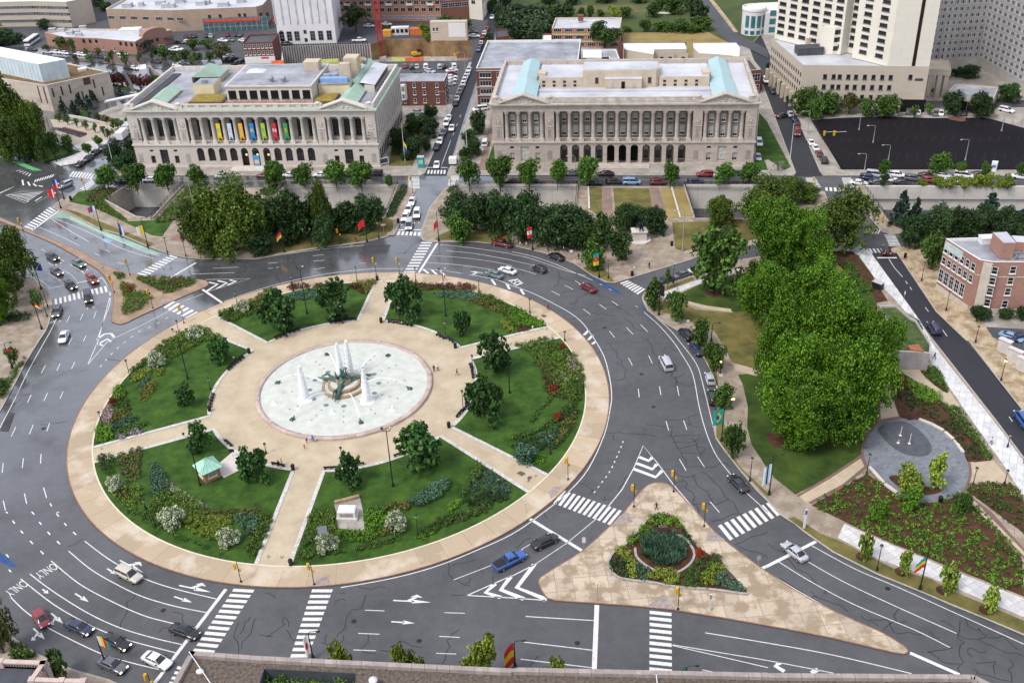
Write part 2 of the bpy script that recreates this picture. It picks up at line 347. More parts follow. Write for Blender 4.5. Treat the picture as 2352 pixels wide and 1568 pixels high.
for k,t in enumerate(TR):
 w=[V(a,b) for a,b in t]; n=len(w); base=w[0]
 T=thing('retaining_wall','pale concrete retaining walls of the sunken road, '+TRN[k],'retaining wall',(base.x,base.y,-7.2),0,'retaining walls of the sunken road')
 for i in range(n):
  a,b=w[i],w[(i+1)%n]; d=(b-a).normalized(); nn=Vector((-d.y,d.x,0));
  ctr=sum(w,Vector())/n
  if (ctr-a).dot(nn)>0: nn=-nn
  back=i==0
  mb=MB()
  if k==4 and back: mb.prism([a-nn*.6,b-nn*.6,b+nn*.3,a+nn*.3],-3.4,.55,0,cap0=True); mb.prism([a+nn*.1,b+nn*.1,b+nn*.5,a+nn*.5],-7.2,-3.4,0)
  else:
   top=.55 if back else .75
   mb.prism([a,b,b+nn*.45,a+nn*.45],-7.2,top,0)
  L=(b-a).length
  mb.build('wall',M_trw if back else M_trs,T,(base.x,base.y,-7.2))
  if back:
   jb=MB()
   for s_ in np.arange(4,L,6.2):
    p=a+d*s_-nn*(.012 if k<4 else .612); q=p+d*.07
    jb.add([(p.x,p.y,-6.6 if k<4 else -3.3),(q.x,q.y,-6.6 if k<4 else -3.3),(q.x,q.y,.5),(p.x,p.y,.5)],[(0,1,2,3)])
   jb.build('panel_joint',M_joint,T,(base.x,base.y,-7.2))
  if back or (i in (1,n-1)): fence([a+nn*.2,b+nn*.2],1.2 if not back else 1.0,.55 if back else .75,'dark iron railing on the %s, %s'%('far wall' if back else ('right wall' if i==1 else 'left wall'),TRN[k]),group='railings round the sunken road')
def blk(name,s,m,km=None,z=.15,k=3,w=.35,closed=True): return kerbed(name,smooth(G(s),k,True),m,km or M_kerb,z,w)
def holed(name,poly,m,ids,z=.15):
 poly=ccw(poly); o=sheet(name,poly,z,m,z+.04,edge=M_kerb,holes=[TRW[i] for i in ids]); MB().strip(poly,.35,z+.006,closed=True).build('kerb',M_kerb)['kind']='structure'; return o
NW=G('@01 480,340 930,545 1100,590 1360,700 1560,770 1700,800 1850,815 2352,815 @11 500,725 1000,660 1200,610 1285,560 1330,450 1400,300 1470,175 1400,155 600,158 @01 1900,168 1200,168 960,175 700,210 560,270')
NE=G('@11 1745,158 1600,340 1520,560 1515,610 1540,645 1600,657 2000,657 2352,690 @21 340,770 560,850 640,900 740,970 860,1025 940,1032 1100,985 1640,820 1750,770')+[Vector(p) for p in (at((1700,568)),at((1925,528)),at((1915,500)),at((1893,441)))]+G('@21 2352,155 1400,150 600,150 0,150')
holed('sidewalk',NW,M_path,[0,1]); holed('sidewalk',NE,M_path,[2,3])
E5=[at(p) for p in [(1951,446),(1975,470),(2014,519),(2026,533),(2045,539),(2090,533),(2352,506)]]+[V(225,-46),V(225,-16.8),V(109,-16.8)]
holed('sidewalk',E5,M_path,[4])
PARK=G('@21 1200,1170 1215,1130 1390,1050 1660,970')+[at(p) for p in [(1700,598),(1915,562),(1934,560),(1976,561),(1990,570),(2014,604.5),(2089,707),(2101,727),(2144,784),(2189,841),(2289,969),(2352,1054),(2420,1145),(2420,1500)]]+list(reversed(G('@21 1205,1200 1250,1290 1400,1400 1520,1470 1600,1530 @22 1680,30 1770,160 1850,320 1890,450 1905,560 1890,680 1865,780 1860,820 1880,900 1950,1000 2100,1190 2250,1370 2352,1470 @33 120,30 250,110 330,180 600,370 1000,570 1400,730 1700,860 2000,980 2352,1130 2600,1240')))
kerbed('sidewalk',PARK,M_path,M_kerb)
SE=[at(p) for p in [(2031,579.5),(2061,582),(2084,617),(2151,717),(2219,782),(2226,784),(2289,866),(2352,946),(2420,1032),(2420,500),(2352,520),(2066,566)]]
kerbed('sidewalk',ccw(SE),M_sidet,M_kerb)
TRI=smooth(G('@23 245,650 255,615 280,590 450,480 660,350 900,130 @22 1040,1560 1150,1420 1250,1320 1350,1300 1430,1315 1500,1370 1640,1510 @23 1850,170 2000,300 @33 0,560 400,810 800,1000 1050,1110 1230,1220 1280,1265 1270,1298 1150,1290 600,1160 0,1045 @23 1450,895 800,840 400,812 300,765'),2,True)
kerbed('traffic_island',TRI,M_isl,M_rkerb,w=.22)
MED=smooth(G('@01 370,598 700,722 900,842 1060,910 1230,955 1400,975 1560,990 1800,1000 1890,1015 1912,1040 1890,1070 1700,1150 1500,1240 1300,1330 1200,1380 1120,1412 1050,1400 1022,1370 1040,1250 1042,1150 1010,1050 960,970 900,910 800,850 600,730 400,630 -100,420 -120,380'),2,True)
kerbed('traffic_island',MED,M_isl2,M_rkerb,w=.22)
WB=G('@01 -200,860 230,970 370,1040 440,1110 470,1200 470,1300 430,1450 360,1560 @02 250,170 130,400 0,640 -150,900 -1200,900 -1200,-700')
kerbed('sidewalk',smooth(WB[:-2],3)+WB[-2:],M_path,M_kerb)
SWB=G('@03 -60,1030 40,1110 150,1180 330,1300 500,1390 700,1462 1000,1545')+[at((330,1600)),at((330,1900)),at((-200,1900)),at((-200,1350))]
kerbed('sidewalk',SWB,M_path,M_kerb)
SBK=[at(p) for p in [(360,1590),(600,1552),(1176,1582),(1764,1604),(2300,1640),(2300,1900),(360,1900)]]
kerbed('sidewalk',SBK,M_path,M_kerb)
def blkV(name,q,m=None,z=.15): return kerbed(name,ccw([V(a,b) for a,b in q]),m or M_side,M_kerb,z)
blkV('sidewalk',[(-123.5,-9.6),(-22.5,-9.4),(-21.5,-7),(-21.5,110),(-136,110)])
blkV('sidewalk',[(-14.0,-9.0),(91.5,-9.0),(92.5,-7),(92.0,130),(-15.5,130),(-14.6,60)])
blkV('sidewalk',[(100.5,-9.0),(260,-9.0),(260,52),(99.6,50),(100,-6)])
blkV('sidewalk',[(99.8,58),(260,60),(260,150),(99,150)])
sheet('far_ground',ccw([V(a,b) for a,b in [(-300,118),(-22,118),(-22,420),(-300,420)]]),.06,M_lot,holes=[PIT])
blkV('park_ground',[(-15,136),(95,136),(118,200),(150,420),(-15,420)],mat('park grass',(.045,.085,.025),.95,.4,.05,detail=8,col2=(.09,.11,.03)),.08)
outer=arc(C,RI,0,360,160)[:-1]
mdisc=MB(); mdisc.flat([p-C for p in outer],0)
n=len(outer); mdisc.add([(p.x-C.x,p.y-C.y,-.2) for p in outer]+[(p.x-C.x,p.y-C.y,0) for p in outer],[(i,(i+1)%n,n+(i+1)%n,n+i) for i in range(n)],1)
nt,N_,L_,b_=nodes(M_tan)
brn=[x for x in N_ if x.type=='TEX_BRICK'][0]
tc=[x for x in N_ if x.type=='TEX_COORD'][0]; gr=N_.new('ShaderNodeTexGradient'); gr.gradient_type='RADIAL'; L_.new(tc.outputs['Object'],gr.inputs[0])
mu=N_.new('ShaderNodeMath'); mu.operation='MULTIPLY'; mu.inputs[1].default_value=72*3.2; L_.new(gr.outputs['Fac'],mu.inputs[0])
cbn=N_.new('ShaderNodeCombineXYZ'); L_.new(mu.outputs[0],cbn.inputs[0]); cbn.inputs[1].default_value=5; L_.new(cbn.outputs[0],brn.inputs['Vector'])
brn.inputs['Mortar'].default_value=(.34,.25,.16,1)
o=mdisc.build('round_walk',[M_tan,M_rkerb],None,None,(C.x,C.y,.17)); o['kind']='structure'
MB().strip(outer,.22,.18,closed=True).build('kerb',M_rkerb)['kind']='structure'
sheet('plaza_floor',arc(C,RG,0,360,160)[:-1],.176,M_grit)
PE={1:('@11 1100,1020 930,1390','@11 1300,1020 1165,1390'),2:('@21 340,1430 @12 1850,65','@22 40,62 @12 1990,160'),3:('@22 290,1210 @12 1800,790','@22 130,1370 @12 1680,860'),
 4:('@13 20,430 @12 340,1190','@13 330,430 @12 620,1200'),5:('@02 870,970 1910,690','@02 870,1110 1920,820'),6:('@02 2110,0 2310,80','@01 1990,1340 @11 60,1560')}
def ang(p,c): return math.degrees(math.atan2(p.y-c.y,p.x-c.x))
def onr(p,q,c,r):
 "point of line pq on circle (c,r) nearest p"
 d=(q-p).normalized(); f=p-c; b=f.dot(d); disc=b*b-(f.length_squared-r*r); s=math.sqrt(max(disc,0)); t=min((-b-s,-b+s),key=abs); w=p+d*t; w.z=0; return w
EDG={}
for k,(s1,s2) in PE.items():
 EDG[k]=[]
 for s in (s1,s2):
  a,b=G(s,.15); a.z=b.z=0
  EDG[k].append((onr(a,b,C,RG),onr(b,a,C2,RP)))
LAWNS=[(1,1,2,0,'top right'),(2,1,3,0,'right'),(3,1,4,1,'bottom right'),(4,0,5,1,'bottom left'),(5,0,6,0,'left'),(6,1,1,0,'top left')]
bord=MB()
for i,si,j,sj,nm in LAWNS:
 o1,i1=EDG[i][si]; o2,i2=EDG[j][sj]
 def sw(a0,a1):
  while a1>a0: a1-=360
  return a0,a1
 a0,a1=sw(ang(o1,C),ang(o2,C)); b0,b1=sw(ang(i1,C2),ang(i2,C2))
 ou=arc(C,RG,a0,a1,60); inn=arc(C2,RP,b0,b1,40)
 poly=ou+list(reversed(inn))
 m=sheet('lawn',poly,.20,M_grass,.05)
 bord.strip([o1]+inn+[o2],.75,.26)
 for q in range(3):pass
b=bord.build('border',M_gstone); b['kind']='structure'
mb=MB(); ed=arc(C,RG+.12,0,360,160)[:-1]; mb.strip(ed,.3,.205,closed=True); mb.build('border',mat('pale edging',(.62,.58,.44),.8,.15,2))['kind']='structure'
def gsheet(name,s,z,m,k=4,closed=True): return sheet(name,smooth(G(s),k,True),z,m)
gsheet('lawn','@21 1470,480 1800,470 2352,440 2352,620 1690,715 1570,745 1500,720',.165,M_grassd,1)
gsheet('lawn','@21 590,160 690,160 705,360 830,440 825,160 590,155 590,330',.16,M_grassd,1)
gsheet('lawn','@21 930,165 1260,165 1290,350 1290,420 950,420',.163,M_grassd,1)
gsheet('lawn','@21 1355,165 1470,165 1545,440 1430,450',.164,M_straw,1)
gsheet('lawn','@21 1480,165 1570,160 1670,430 1550,435',.166,M_straw,1)
MB().strip(G('@21 700,155 710,360'),.5,.4).strip(G('@21 1465,160 1545,440 1680,442'),.5,.4).build('low_wall',M_conc)['kind']='structure'
gsheet('path','@21 830,160 910,165 930,420 830,430',.17,M_pathn,1); gsheet('path','@21 1265,160 1345,160 1420,400 1300,420',.17,M_pathn,1)
gsheet('path','@21 1380,470 1450,470 1500,720 1510,780 1390,800 1360,640',.168,M_path,1)
gsheet('lawn','@11 0,790 500,715 1000,650 1200,600 1260,545 1260,455 1190,440 @01 2352,700 1960,690 1950,730 1990,745 2352,740',.158,M_grassd,1)
gsheet('lawn','@11 1645,640 1680,600 1850,520 2352,560 @21 0,690 @11 2000,652',.158,M_grassd,1)
gsheet('lawn','@21 650,900 700,870 830,890 900,960 935,1025 870,1020 740,965',.158,M_grassd,1)
gsheet('lawn','@01 635,290 720,200 860,175 1080,180 990,270 1000,320 1180,470 1400,460 1590,470 1490,610 1400,600 860,340',.16,M_grass,1)
gsheet('lawn','@01 580,350 700,380 1410,670 1380,700 1100,580 930,535',.16,M_grassd,1)
gsheet('lawn','@01 1640,545 1890,250 2000,180 2100,180 1960,540',.16,M_grassd,1)
gsheet('paving','@01 1560,640 1720,520 1950,560 1960,640 1760,665',.165,mat('red brick paving',(.26,.14,.12),.8,.2,2),1)
gsheet('lawn','@21 1550,1130 1810,1010 2352,900 @31 900,700 1000,1100 @32 1000,300 1000,760 880,870 @32 600,640 @31 200,1300 @21 2010,1300 1580,1190',.17,M_grassp,1)
gsheet('lawn','@21 1240,1190 1560,1215 1690,1280 2010,1310 @31 0,1200 @22 2300,0 2260,210 2330,330 2020,200 1950,60 @21 1860,1480 1700,1420 1500,1330 1360,1300',.165,M_grassd,1)
gsheet('lawn','@22 2075,310 2200,300 2352,350 @32 600,650 920,860 880,1030 700,1150 450,1310 250,1410 60,1260 @22 2330,1150 2200,950 2160,800 2165,600 2120,400',.168,M_grassp,1)
gsheet('lawn','@22 1640,-10 1860,150 1900,450 1960,820 1960,950 2100,1160 2352,1400 2352,1440 2100,1180 1950,990 1875,880 1880,760 1910,560 1890,420 1770,150',.16,M_grassd,1)
gsheet('lawn','@33 180,60 240,45 330,100 480,200 640,260 820,350 1150,520 1500,620 1700,730 2352,1000 2352,1120 1700,850 1000,560 600,360 330,170',.165,M_grassd,1)
gsheet('lawn','@21 1390,1080 1660,980 1680,1005 1400,1110',.16,M_grassd,1)
gsheet('path','@21 1390,1125 1640,1030 1810,985 2100,900 2110,920 1830,1015 1680,1060 1400,1175',.175,M_whites,1)
gsheet('path','@21 1560,1190 1750,1240 2010,1275 2020,1305 1750,1270 1560,1215',.178,mat('tan path',(.44,.36,.26),.85,.12,.5),1)
TP=MATS['tan path']
gsheet('path','@22 2010,195 2330,285 2352,330 2270,330 2060,275',.178,TP,1)
gsheet('walk','@33 700,110 850,180 1150,310 1600,500 1900,620 2352,800 2352,970 1500,610 1000,430 640,240',.18,M_whites,1)
gsheet('path','@31 470,720 690,690 850,685 960,770 @31 830,780 700,742 480,742',.176,M_whites,1)
gsheet('walk','@31 835,790 905,730 960,780 1090,960 1300,1250 1400,1390 @32 1500,0 1530,50 1700,270 2100,770 2352,1110 2352,1440 2170,1150 1850,700 1600,330 1490,190 @31 1380,1390 1330,1330 1270,1310 1150,1170 1030,1060',.178,M_white,1)
M_bpave=mat('brown brick edging',(.17,.105,.09),.85,.2,2)
gsheet('path','@32 260,1420 560,1240 860,1040 930,1150 700,1340 400,1500',.18,M_bpave,1); gsheet('path','@32 285,1430 570,1265 850,1080 885,1150 680,1320 355,1490',.184,TP,1)
gsheet('path','@32 660,650 960,800 910,870 650,720',.18,M_bpave,1); gsheet('path','@32 670,665 945,805 905,850 650,705',.184,TP,1)
gsheet('path','@32 1000,300 1080,250 1230,700 1000,780',.18,M_bpave,1); gsheet('path','@32 1020,300 1060,320 1200,690 1035,720',.184,TP,1)
gsheet('path','@32 1190,290 1300,190 1500,200 1650,430 1830,720 1700,640 1500,430',.176,TP,1)
gsheet('path','@32 1840,1110 2060,1090 2352,1420 2352,1460 2250,1310 1870,1310 1780,1390',.176,TP,1)
gsheet('path','@32 1800,1400 1850,1420 2050,1568 @33 2352,340 2352,440 2050,130 1890,0',.18,M_bpave,1);gsheet('path','@32 1830,1420 1860,1430 @33 1990,0 2352,370 2352,410 2060,110 1910,0',.184,TP,1)
gsheet('flower_bed','@32 1120,330 1240,300 1420,420 1700,640 1850,800 2060,1060 1990,1105 1830,1110 1800,1030 1600,830 1390,720 1210,700',.19,M_mulch,2)
gsheet('flower_bed','@32 1390,250 1500,240 1560,260 1660,460 1600,460 1450,340',.19,M_mulch,2)
gsheet('flower_bed','@32 400,1510 700,1340 910,1220 1190,1420 1400,1490 1600,1480 1780,1400 @33 2330,430 2352,780 1900,600 1400,400 860,170 640,60',.186,M_mulch,1)
gsheet('flower_bed','@32 1820,1370 1870,1320 2240,1315 2352,1480 2352,1568 @33 2352,200 2080,0',.186,M_mulch,1)
gsheet('flower_bed','@31 480,750 780,745 960,980 1100,1200 1000,1220 900,1000 600,900 480,830',.186,M_mulch,1)
gsheet('path','@31 600,860 680,900 750,970 740,1000 690,995',.19,mat('orange gravel',(.5,.27,.1),.9,.2,1),3)
OVO=[G('@32 %d,%d'%(x,y))[0] for x,y in [(1225,718),(1400,740),(1600,820),(1760,960),(1840,1140),(1830,1290),(1760,1400),(1600,1470),(1400,1480),(1190,1400),(1020,1270),(910,1130),(878,1000),(920,880),(1020,780)]]
OV=smooth(OVO,5,True); oc=sum(OV,Vector())/len(OV)
sheet('oval_surround',[oc+(p-oc)*1.05 for p in OV],.185,M_bpave)
M_oval=slabmat('blue grey stone paving',(.19,.205,.23),(.11,.115,.13),1.1,.6,.02,rot=-.5,stainscale=.7,lo=.58,hi=.68,jcol=(.14,.15,.165))
sheet('oval_plaza',OV,.19,M_oval,.1)
gsheet('wet_patch','@32 1010,800 1100,750 1250,740 1400,830 1500,960 1480,1040 1380,1062 1250,1040 1120,960 1030,860',.194,mat('wet grey stone',(.075,.08,.09),.3,.3,.6),4)
gsheet('flower_bed','@32 1110,1260 1200,1240 1400,1330 1600,1350 1560,1400 1420,1415 1250,1370',.21,M_mulch,4)
gsheet('paving','@00 460,1100 1250,1170 1160,1250 700,1370 640,1290 520,1230',.16,mat('tan gravel',(.42,.36,.29),.9,.12,1),1)
gsheet('lawn','@00 0,1330 300,1260 750,1400 400,1500 0,1340 -300,1200 -300,1000',.17,M_grass,1)
gsheet('bike_lane','@00 0,1415 390,1568 300,1568 0,1445',.01,M_green,1)
gsheet('bike_lane','@01 470,430 560,365 680,420 1000,570 1300,690 1480,770 1420,775 1000,620 620,440',.012,mat('wet green paint',(.24,.38,.3),.2,.2,.2),1)
gsheet('lane_patch','@21 680,965 760,985 860,1040 960,1090 1010,1130 950,1120 850,1070 760,1010',.01,M_blue,2)
gsheet('lane_patch','@21 1190,1230 1215,1260 1290,1330 1260,1310 1200,1260',.01,M_blue,2)
gsheet('lane_patch','@03 -60,330 30,390 150,490 90,500 0,450 -60,420',.01,M_blue,2)
gsheet('lane_patch','@01 930,630 990,620 1040,650 970,665',.008,mat('pale blue paint',(.2,.35,.5),.4,.2,1),1)
def darkroad(s=None,q=None,m=None,z=.006): return sheet('road',ccw(q if q else G(s)),z,m or M_dark)
darkroad(q=[at(p) for p in [(1989,568),(2062,572),(2084,617),(2151,717),(2226,790),(2289,866),(2352,946),(2420,1032),(2420,1145),(2352,1054),(2289,969),(2189,841),(2144,784),(2101,727),(2014,604.5)]])
darkroad(q=[V(92,-9.4),V(100,-9.4),V(99.6,160),V(92,160)]); darkroad(q=[V(-21.3,-9.4),V(-14.3,-9.4),V(-15.8,50),V(-17,110),V(-16.5,420),V(-21.5,420),V(-22,110)])
darkroad(q=[V(100,50.6),V(260,52.6),V(260,59.4),V(99.7,57.5)],m=M_lot,z=.01)
sheet('car_park',ccw(G('@30 400,1110 640,1090 1060,1075 1500,1090 2000,1085 2352,1180')+[V(180,-4.5),V(106.5,-4.5)]),.17,M_lotd)
MF=MB()
for k in range(30):
 for b_ in (4,19,34): MF.strip([V(110+k*2.9,b_),V(112+k*2.9,b_+5)],.1,.178)
MF.build('road_marking',mat('faded bay paint',(.028,.027,.03),.8,.3,1))['kind']='structure'
gsheet('paving','@30 1640,1090 1760,1070 1820,1110 1760,1120',.176,mat('rusty patch',(.13,.07,.05),.9,.3,1),3)
darkroad(q=[V(-44,69),V(-22.5,69),V(-22.5,112),V(-60,112),V(-60,74)],m=M_lot,z=.17)
darkroad('@00 0,430 330,440 1100,510 1900,600 1900,640 1500,640 700,560 380,500 -200,520',m=asphalt('wet asphalt',(.08,.08,.09),wet=1),z=.17)
MK=MB(); MO=MB(); ZM=.014
def bars(mb,a0,a1,b0,b1,n,frac=.55,z=ZM):
 "crosswalk: n bars; the walk runs from side a0-a1 (one end) to b0-b1 (other end), points on ground"
 A0,A1,B0,B1=[at(p) for p in (a0,a1,b0,b1)]
 for i in range(n):
  t0=(i+(1-frac)/2)/n; t1=(i+(1+frac)/2)/n
  q=[A0.lerp(B0,t0),A0.lerp(B0,t1),A1.lerp(B1,t1),A1.lerp(B1,t0)]
  q=ccw(q); mb.add([(p.x,p.y,z) for p in q],[(0,1,2,3)])
def cw(s,n,frac=.55,z=ZM): a=P(s); bars(MK,a[0],a[1],a[2],a[3],n,frac,z)
def ln(s,w=.18,k=4,mb=None,z=ZM):
 q=G(s); q=smooth(q,k) if len(q)>2 else q; (mb or MK).strip(q,w,z)
def dash(s,n,frac=.35,w=.16,mb=None,ph=0.0):
 q=smooth(G(s),10) if len(P(s))>2 else [G(s)[0].lerp(G(s)[1],i/20) for i in range(21)]
 cum=[0]
 for a,b in zip(q,q[1:]): cum.append(cum[-1]+(b-a).length)
 def pt(d):
  for i in range(len(q)-1):
   if cum[i+1]>=d: return q[i].lerp(q[i+1],(d-cum[i])/max(1e-9,cum[i+1]-cum[i]))
  return q[-1]
 L=cum[-1]
 for i in range(n):
  d0=(i+ph)*L/n; d1=d0+frac*L/n; (mb or MK).strip([pt(d0),pt((d0+d1)/2),pt(d1)],w,ZM)
cw('@13 520,695 710,695 310,1345 470,1345',12)
cw('@03 2155,690 2345,700 1760,1290 1950,1310',12); cw('@03 1640,1400 1720,1420 1540,1590 1640,1600',4)
cw('@23 1265,890 1465,910 1262,1468 1470,1490',10)
cw('@22 460,1360 370,1480 @23 1020,-10 910,120',12)
cw('@23 1880,130 1990,265 @23 2480,-150 2580,-40',11)
cw('@11 1350,945 1460,945 1525,650 1625,650',11,.5)
cw('@11 1285,590 1300,555 1515,600 1520,565',6,.6)
cw('@01 1570,770 1640,790 1250,950 1340,975',10)
cw('@01 490,1180 495,1235 985,1055 1000,1110',12,.5)
cw('@01 1580,1190 1490,1250 1840,1310 1730,1365',6)
cw('@01 460,330 520,365 215,520 300,550',10)
cw('@01 505,30 485,60 320,85 305,110',8); cw('@01 665,5 630,55 880,30 840,80',8); cw('@01 840,75 880,110 730,170 790,190',8)
cw('@01 140,140 100,165 -60,225 -100,260',6)
cw('@11 1400,55 1500,55 1400,165 1505,165',9,.55); cw('@11 1775,45 1865,45 1760,140 1855,140',8,.55)
cw('@11 1565,30 1575,-5 1745,30 1750,-5',6,.55,.02)
cw('@21 985,1030 1060,1005 1160,1140 1230,1090',7,.6)
cw('@31 340,65 435,65 385,155 490,155',9); cw('@31 675,65 765,65 705,160 800,160',9); cw('@31 520,185 515,155 720,195 715,155',5)
cw('@31 650,590 735,590 660,672 745,672',7);cw('@31 1065,585 1165,590 1120,695 1220,690',8); cw('@31 880,570 900,535 1020,582 1040,545',6); cw('@31 940,755 915,715 1190,755 1160,715',7,.55,.02)
cw('@21 70,1040 100,1020 -20,1020 10,1000',1)
for k in range(4): ln('@21 %d,%d %d,%d'%(30-20*k,1055-14*k,100-14*k,1030-11*k),.5,1)
for s in ('@03 2075,705 1420,1568','@23 780,850 755,1460','@23 165,60 640,350','@33 440,268 0,490 @23 2280,520','@11 1668,665 1495,938','@11 1308,544 1530,544','@01 1800,845 1555,990','@01 1860,1090 2050,1220','@01 440,1085 940,985','@01 540,368 295,550','@31 1003,800 1183,800','@33 1305,1290 1760,1490'):
 ln(s,.75 if '23 780' in s else .6,1)
ln('@13 780,690 1100,635 1400,570 1700,480 2000,360 2352,200 @22 290,1568 520,1380 700,1170 850,850 905,600 915,500 900,350 850,150 770,0 @21 710,1480 640,1390 540,1310 400,1230 200,1130 0,1055 @11 2200,1000 1960,955')
ln('@11 1900,945 1700,915 1550,905',.14); ln('@11 1350,900 1100,900 930,915 700,940 500,975 250,1030 0,1100 @01 2060,1200',.16)
for s in ('@03 780,265 950,395 1100,490 1330,610 1600,700 1990,795','@03 630,355 830,520 1050,650 1300,770 1600,860 1900,920','@03 470,445 720,650 1000,805 1300,940 1550,1010 1800,1065','@03 275,565 480,720 800,920 1090,1055 1400,1150 1680,1215','@03 190,610 500,850 800,1020 960,1095 1200,1180 1620,1290','@03 100,780 200,880 300,960 460,1070 900,1285 1150,1365 1490,1450'): ln(s,.17)
for s in ('@02 30,1115 20,1205','@02 215,1072 205,1160','@02 378,1033 372,1120','@02 30,1460 50,1550','@02 225,1395 245,1490','@02 400,1340 428,1435','@02 145,785 105,870','@02 305,765 270,850','@02 455,750 430,825','@02 288,487 252,563','@02 437,473 402,547','@02 580,458 552,524','@02 418,220 380,290','@02 553,202 522,270','@02 688,187 657,252','@01 640,1335 612,1392','@01 762,1315 735,1375','@01 885,1293 860,1355','@01 430,1425 480,1385','@01 665,1530 630,1600','@01 790,1515 765,1568'): ln(s,.16,1)
for s in ('@03 115,75 135,103','@03 360,88 380,113','@03 590,98 610,123','@03 190,168 213,195','@03 437,178 460,205','@03 672,180 700,207','@03 277,262 302,290','@03 523,264 552,292','@03 372,354 400,383','@03 57,385 80,412','@03 80,525 102,548','@03 55,-5 72,8','@03 290,-5 315,20','@03 518,10 540,38','@02 460,1485 475,1513','@02 520,1568 545,1568'): ln(s,.22,1)
dash('@02 920,235 1000,140 1110,35 @01 1290,1470 1370,1440 1600,1320',10,.32,.2)
dash('@22 1022,915 980,1020 900,1190 820,1300 730,1420',11,.35,.2)
for s in ('@22 1070,150 1105,220','@22 1255,130 1290,200','@22 1400,118 1420,155','@22 1160,435 1170,513','@22 1355,410 1368,490','@22 1517,410 1535,498','@22 1415,730 1440,818','@22 1577,725 1606,810','@22 1538,1080 1600,1185','@22 1705,1057 1768,1152','@22 1820,1470 1905,1568','@21 655,1270 720,1320','@21 800,1225 865,1272','@21 920,1198 975,1240','@21 895,1473 943,1532','@21 1052,1440 1112,1502','@21 1182,1413 1245,1478','@21 362,1105 440,1145','@21 485,1052 562,1092','@21 580,1012 640,1045','@21 805,1040 830,1050','@21 890,1085 915,1097','@21 1135,1240 1155,1255'): ln(s,.15,1)
ln('@21 -10,890 120,1010'+'',.01,1)
ln('@21 0,745 200,790 400,860 560,930 740,1005',.16);ln('@21 0,770 150,800 330,860 500,920 680,965',.14);ln('@21 0,825 200,870 350,920',.12); ln('@21 0,890 120,920 220,950',.12)
ln('@11 1690,680 1900,700 2100,725 2352,765',.14);ln('@11 1750,737 2000,760 2352,822',.14);ln('@11 1610,780 1900,800 2200,840 2352,875',.12);ln('@11 1570,845 1900,870 2352,940',.14)
ln('@11 0,810 500,735 990,685',.16)
for s in ('@11 520,782 620,772','@11 525,832 630,822','@11 110,852 200,842','@11 530,905 632,892','@11 945,850 1010,848','@11 110,898 155,895','@11 180,890 212,885','@11 750,697 795,692','@11 860,690 890,684','@01 1960,897 2185,885','@01 1760,950 2155,937'): ln(s,.14,1)
ln('@21 1212,1298 1350,1420 1480,1568 @22 1560,120 1660,300 1720,600 1790,850 1880,1050 2010,1220',.16); ln('@21 1305,1330 1450,1460 1540,1568 @22 1690,200 1750,380 1850,790',.15)
ln('@22 2150,1385 2352,1568',.16)
for i in range(4):ln('@11 %d,%d %d,%d'%(1535+78*i,905+4*i,1585+78*i,943+14*i),.55,1) if i<3 else None
for s in ('@11 2165,1000 2200,1050','@11 2302,1035 2330,1088','@21 80,1090 110,1138','@21 660,1510 705,1465','@21 700,1555 742,1510','@22 735,25 770,0'): ln(s,.6,1)
def chev(s,w=.75): ln(s,w,1)
ln('@22 880,1520 1010,1360 1120,1160 1205,957 1340,1120 1480,1310 1700,1568',.18,1)
chev('@22 1170,1060 1255,1095 1290,1065');chev('@22 1145,1118 1290,1172 1330,1125');chev('@22 1120,1170 1320,1245 1380,1185')
ln('@13 1940,762 2352,580 @23 0,585 230,468',.2,1);ln('@13 1940,762 2352,785 @23 320,808',.2,1)
chev('@23 205,478 45,690 280,785 310,805',.8);chev('@13 2340,590 2250,710 @23 110,795',.8);chev('@13 2200,655 2110,735 2250,780',.75)
ln('@01 1890,1000 2300,992 1910,1110',.16,1);chev('@01 1920,1025 2000,1042 1900,1105',.6);chev('@01 2000,1010 2085,1030 1990,1085',.6);chev('@01 2110,1005 2170,1015 2090,1050',.6)
ln('@02 805,215 900,0 @01 1020,1120',.16,1);ln('@02 805,215 990,0 @01 1300,1420 1600,1265',.16,1)
chev('@01 890,1550 960,1500 1020,1495 1050,1530',.6);chev('@01 905,1590 985,1545 1020,1570',.6)
chev('@02 880,40 905,18 945,40',.5)
ln('@01 1005,1110 1010,1220 960,1360 890,1560',.16); ln('@01 940,985 990,1060',.16); ln('@01 1680,1200 1870,1130',.14,1)
ln('@01 455,430 620,540 820,655',.16);ln('@01 480,430 800,560 1060,690 1250,760 1410,805',.16); ln('@01 360,520 550,600 730,690',.14);ln('@01 640,420 1000,600 1300,735 1470,785',.14)
for s in ('@01 965,725 1005,745','@01 868,758 915,780','@01 1085,845 1145,862','@01 378,722 418,742','@01 550,808 588,832','@01 445,845 490,870'): ln(s,.16,1)
for s in ('@01 440,938 520,990 590,1045','@01 540,895 650,955 710,1020','@01 645,862 740,920 815,975','@01 230,960 360,1000 460,1075'): ln(s,.16)
ln('@02 0,790 130,540 260,270 410,0 @01 460,1480 520,1360',.16)
ln('@01 50,225 230,297 395,192 200,190 50,225',.14,1)
for k in range(7): ln('@01 %d,%d %d,%d'%(75+28*k,226+11*k,385-20*k,198+13*k),.35,1)
for k in range(4): ln('@01 %d,%d %d,%d'%(205+50*k,85+18*k,215+60*k,135+4*k),.5,1)
for k in range(5): ln('@01 %d,%d %d,%d'%(150+28*k,5+12*k,195+22*k,-5+8*k),.4,1)
ln('@01 320,280 385,240',.4,1);ln('@01 330,295 450,230',.1,1)
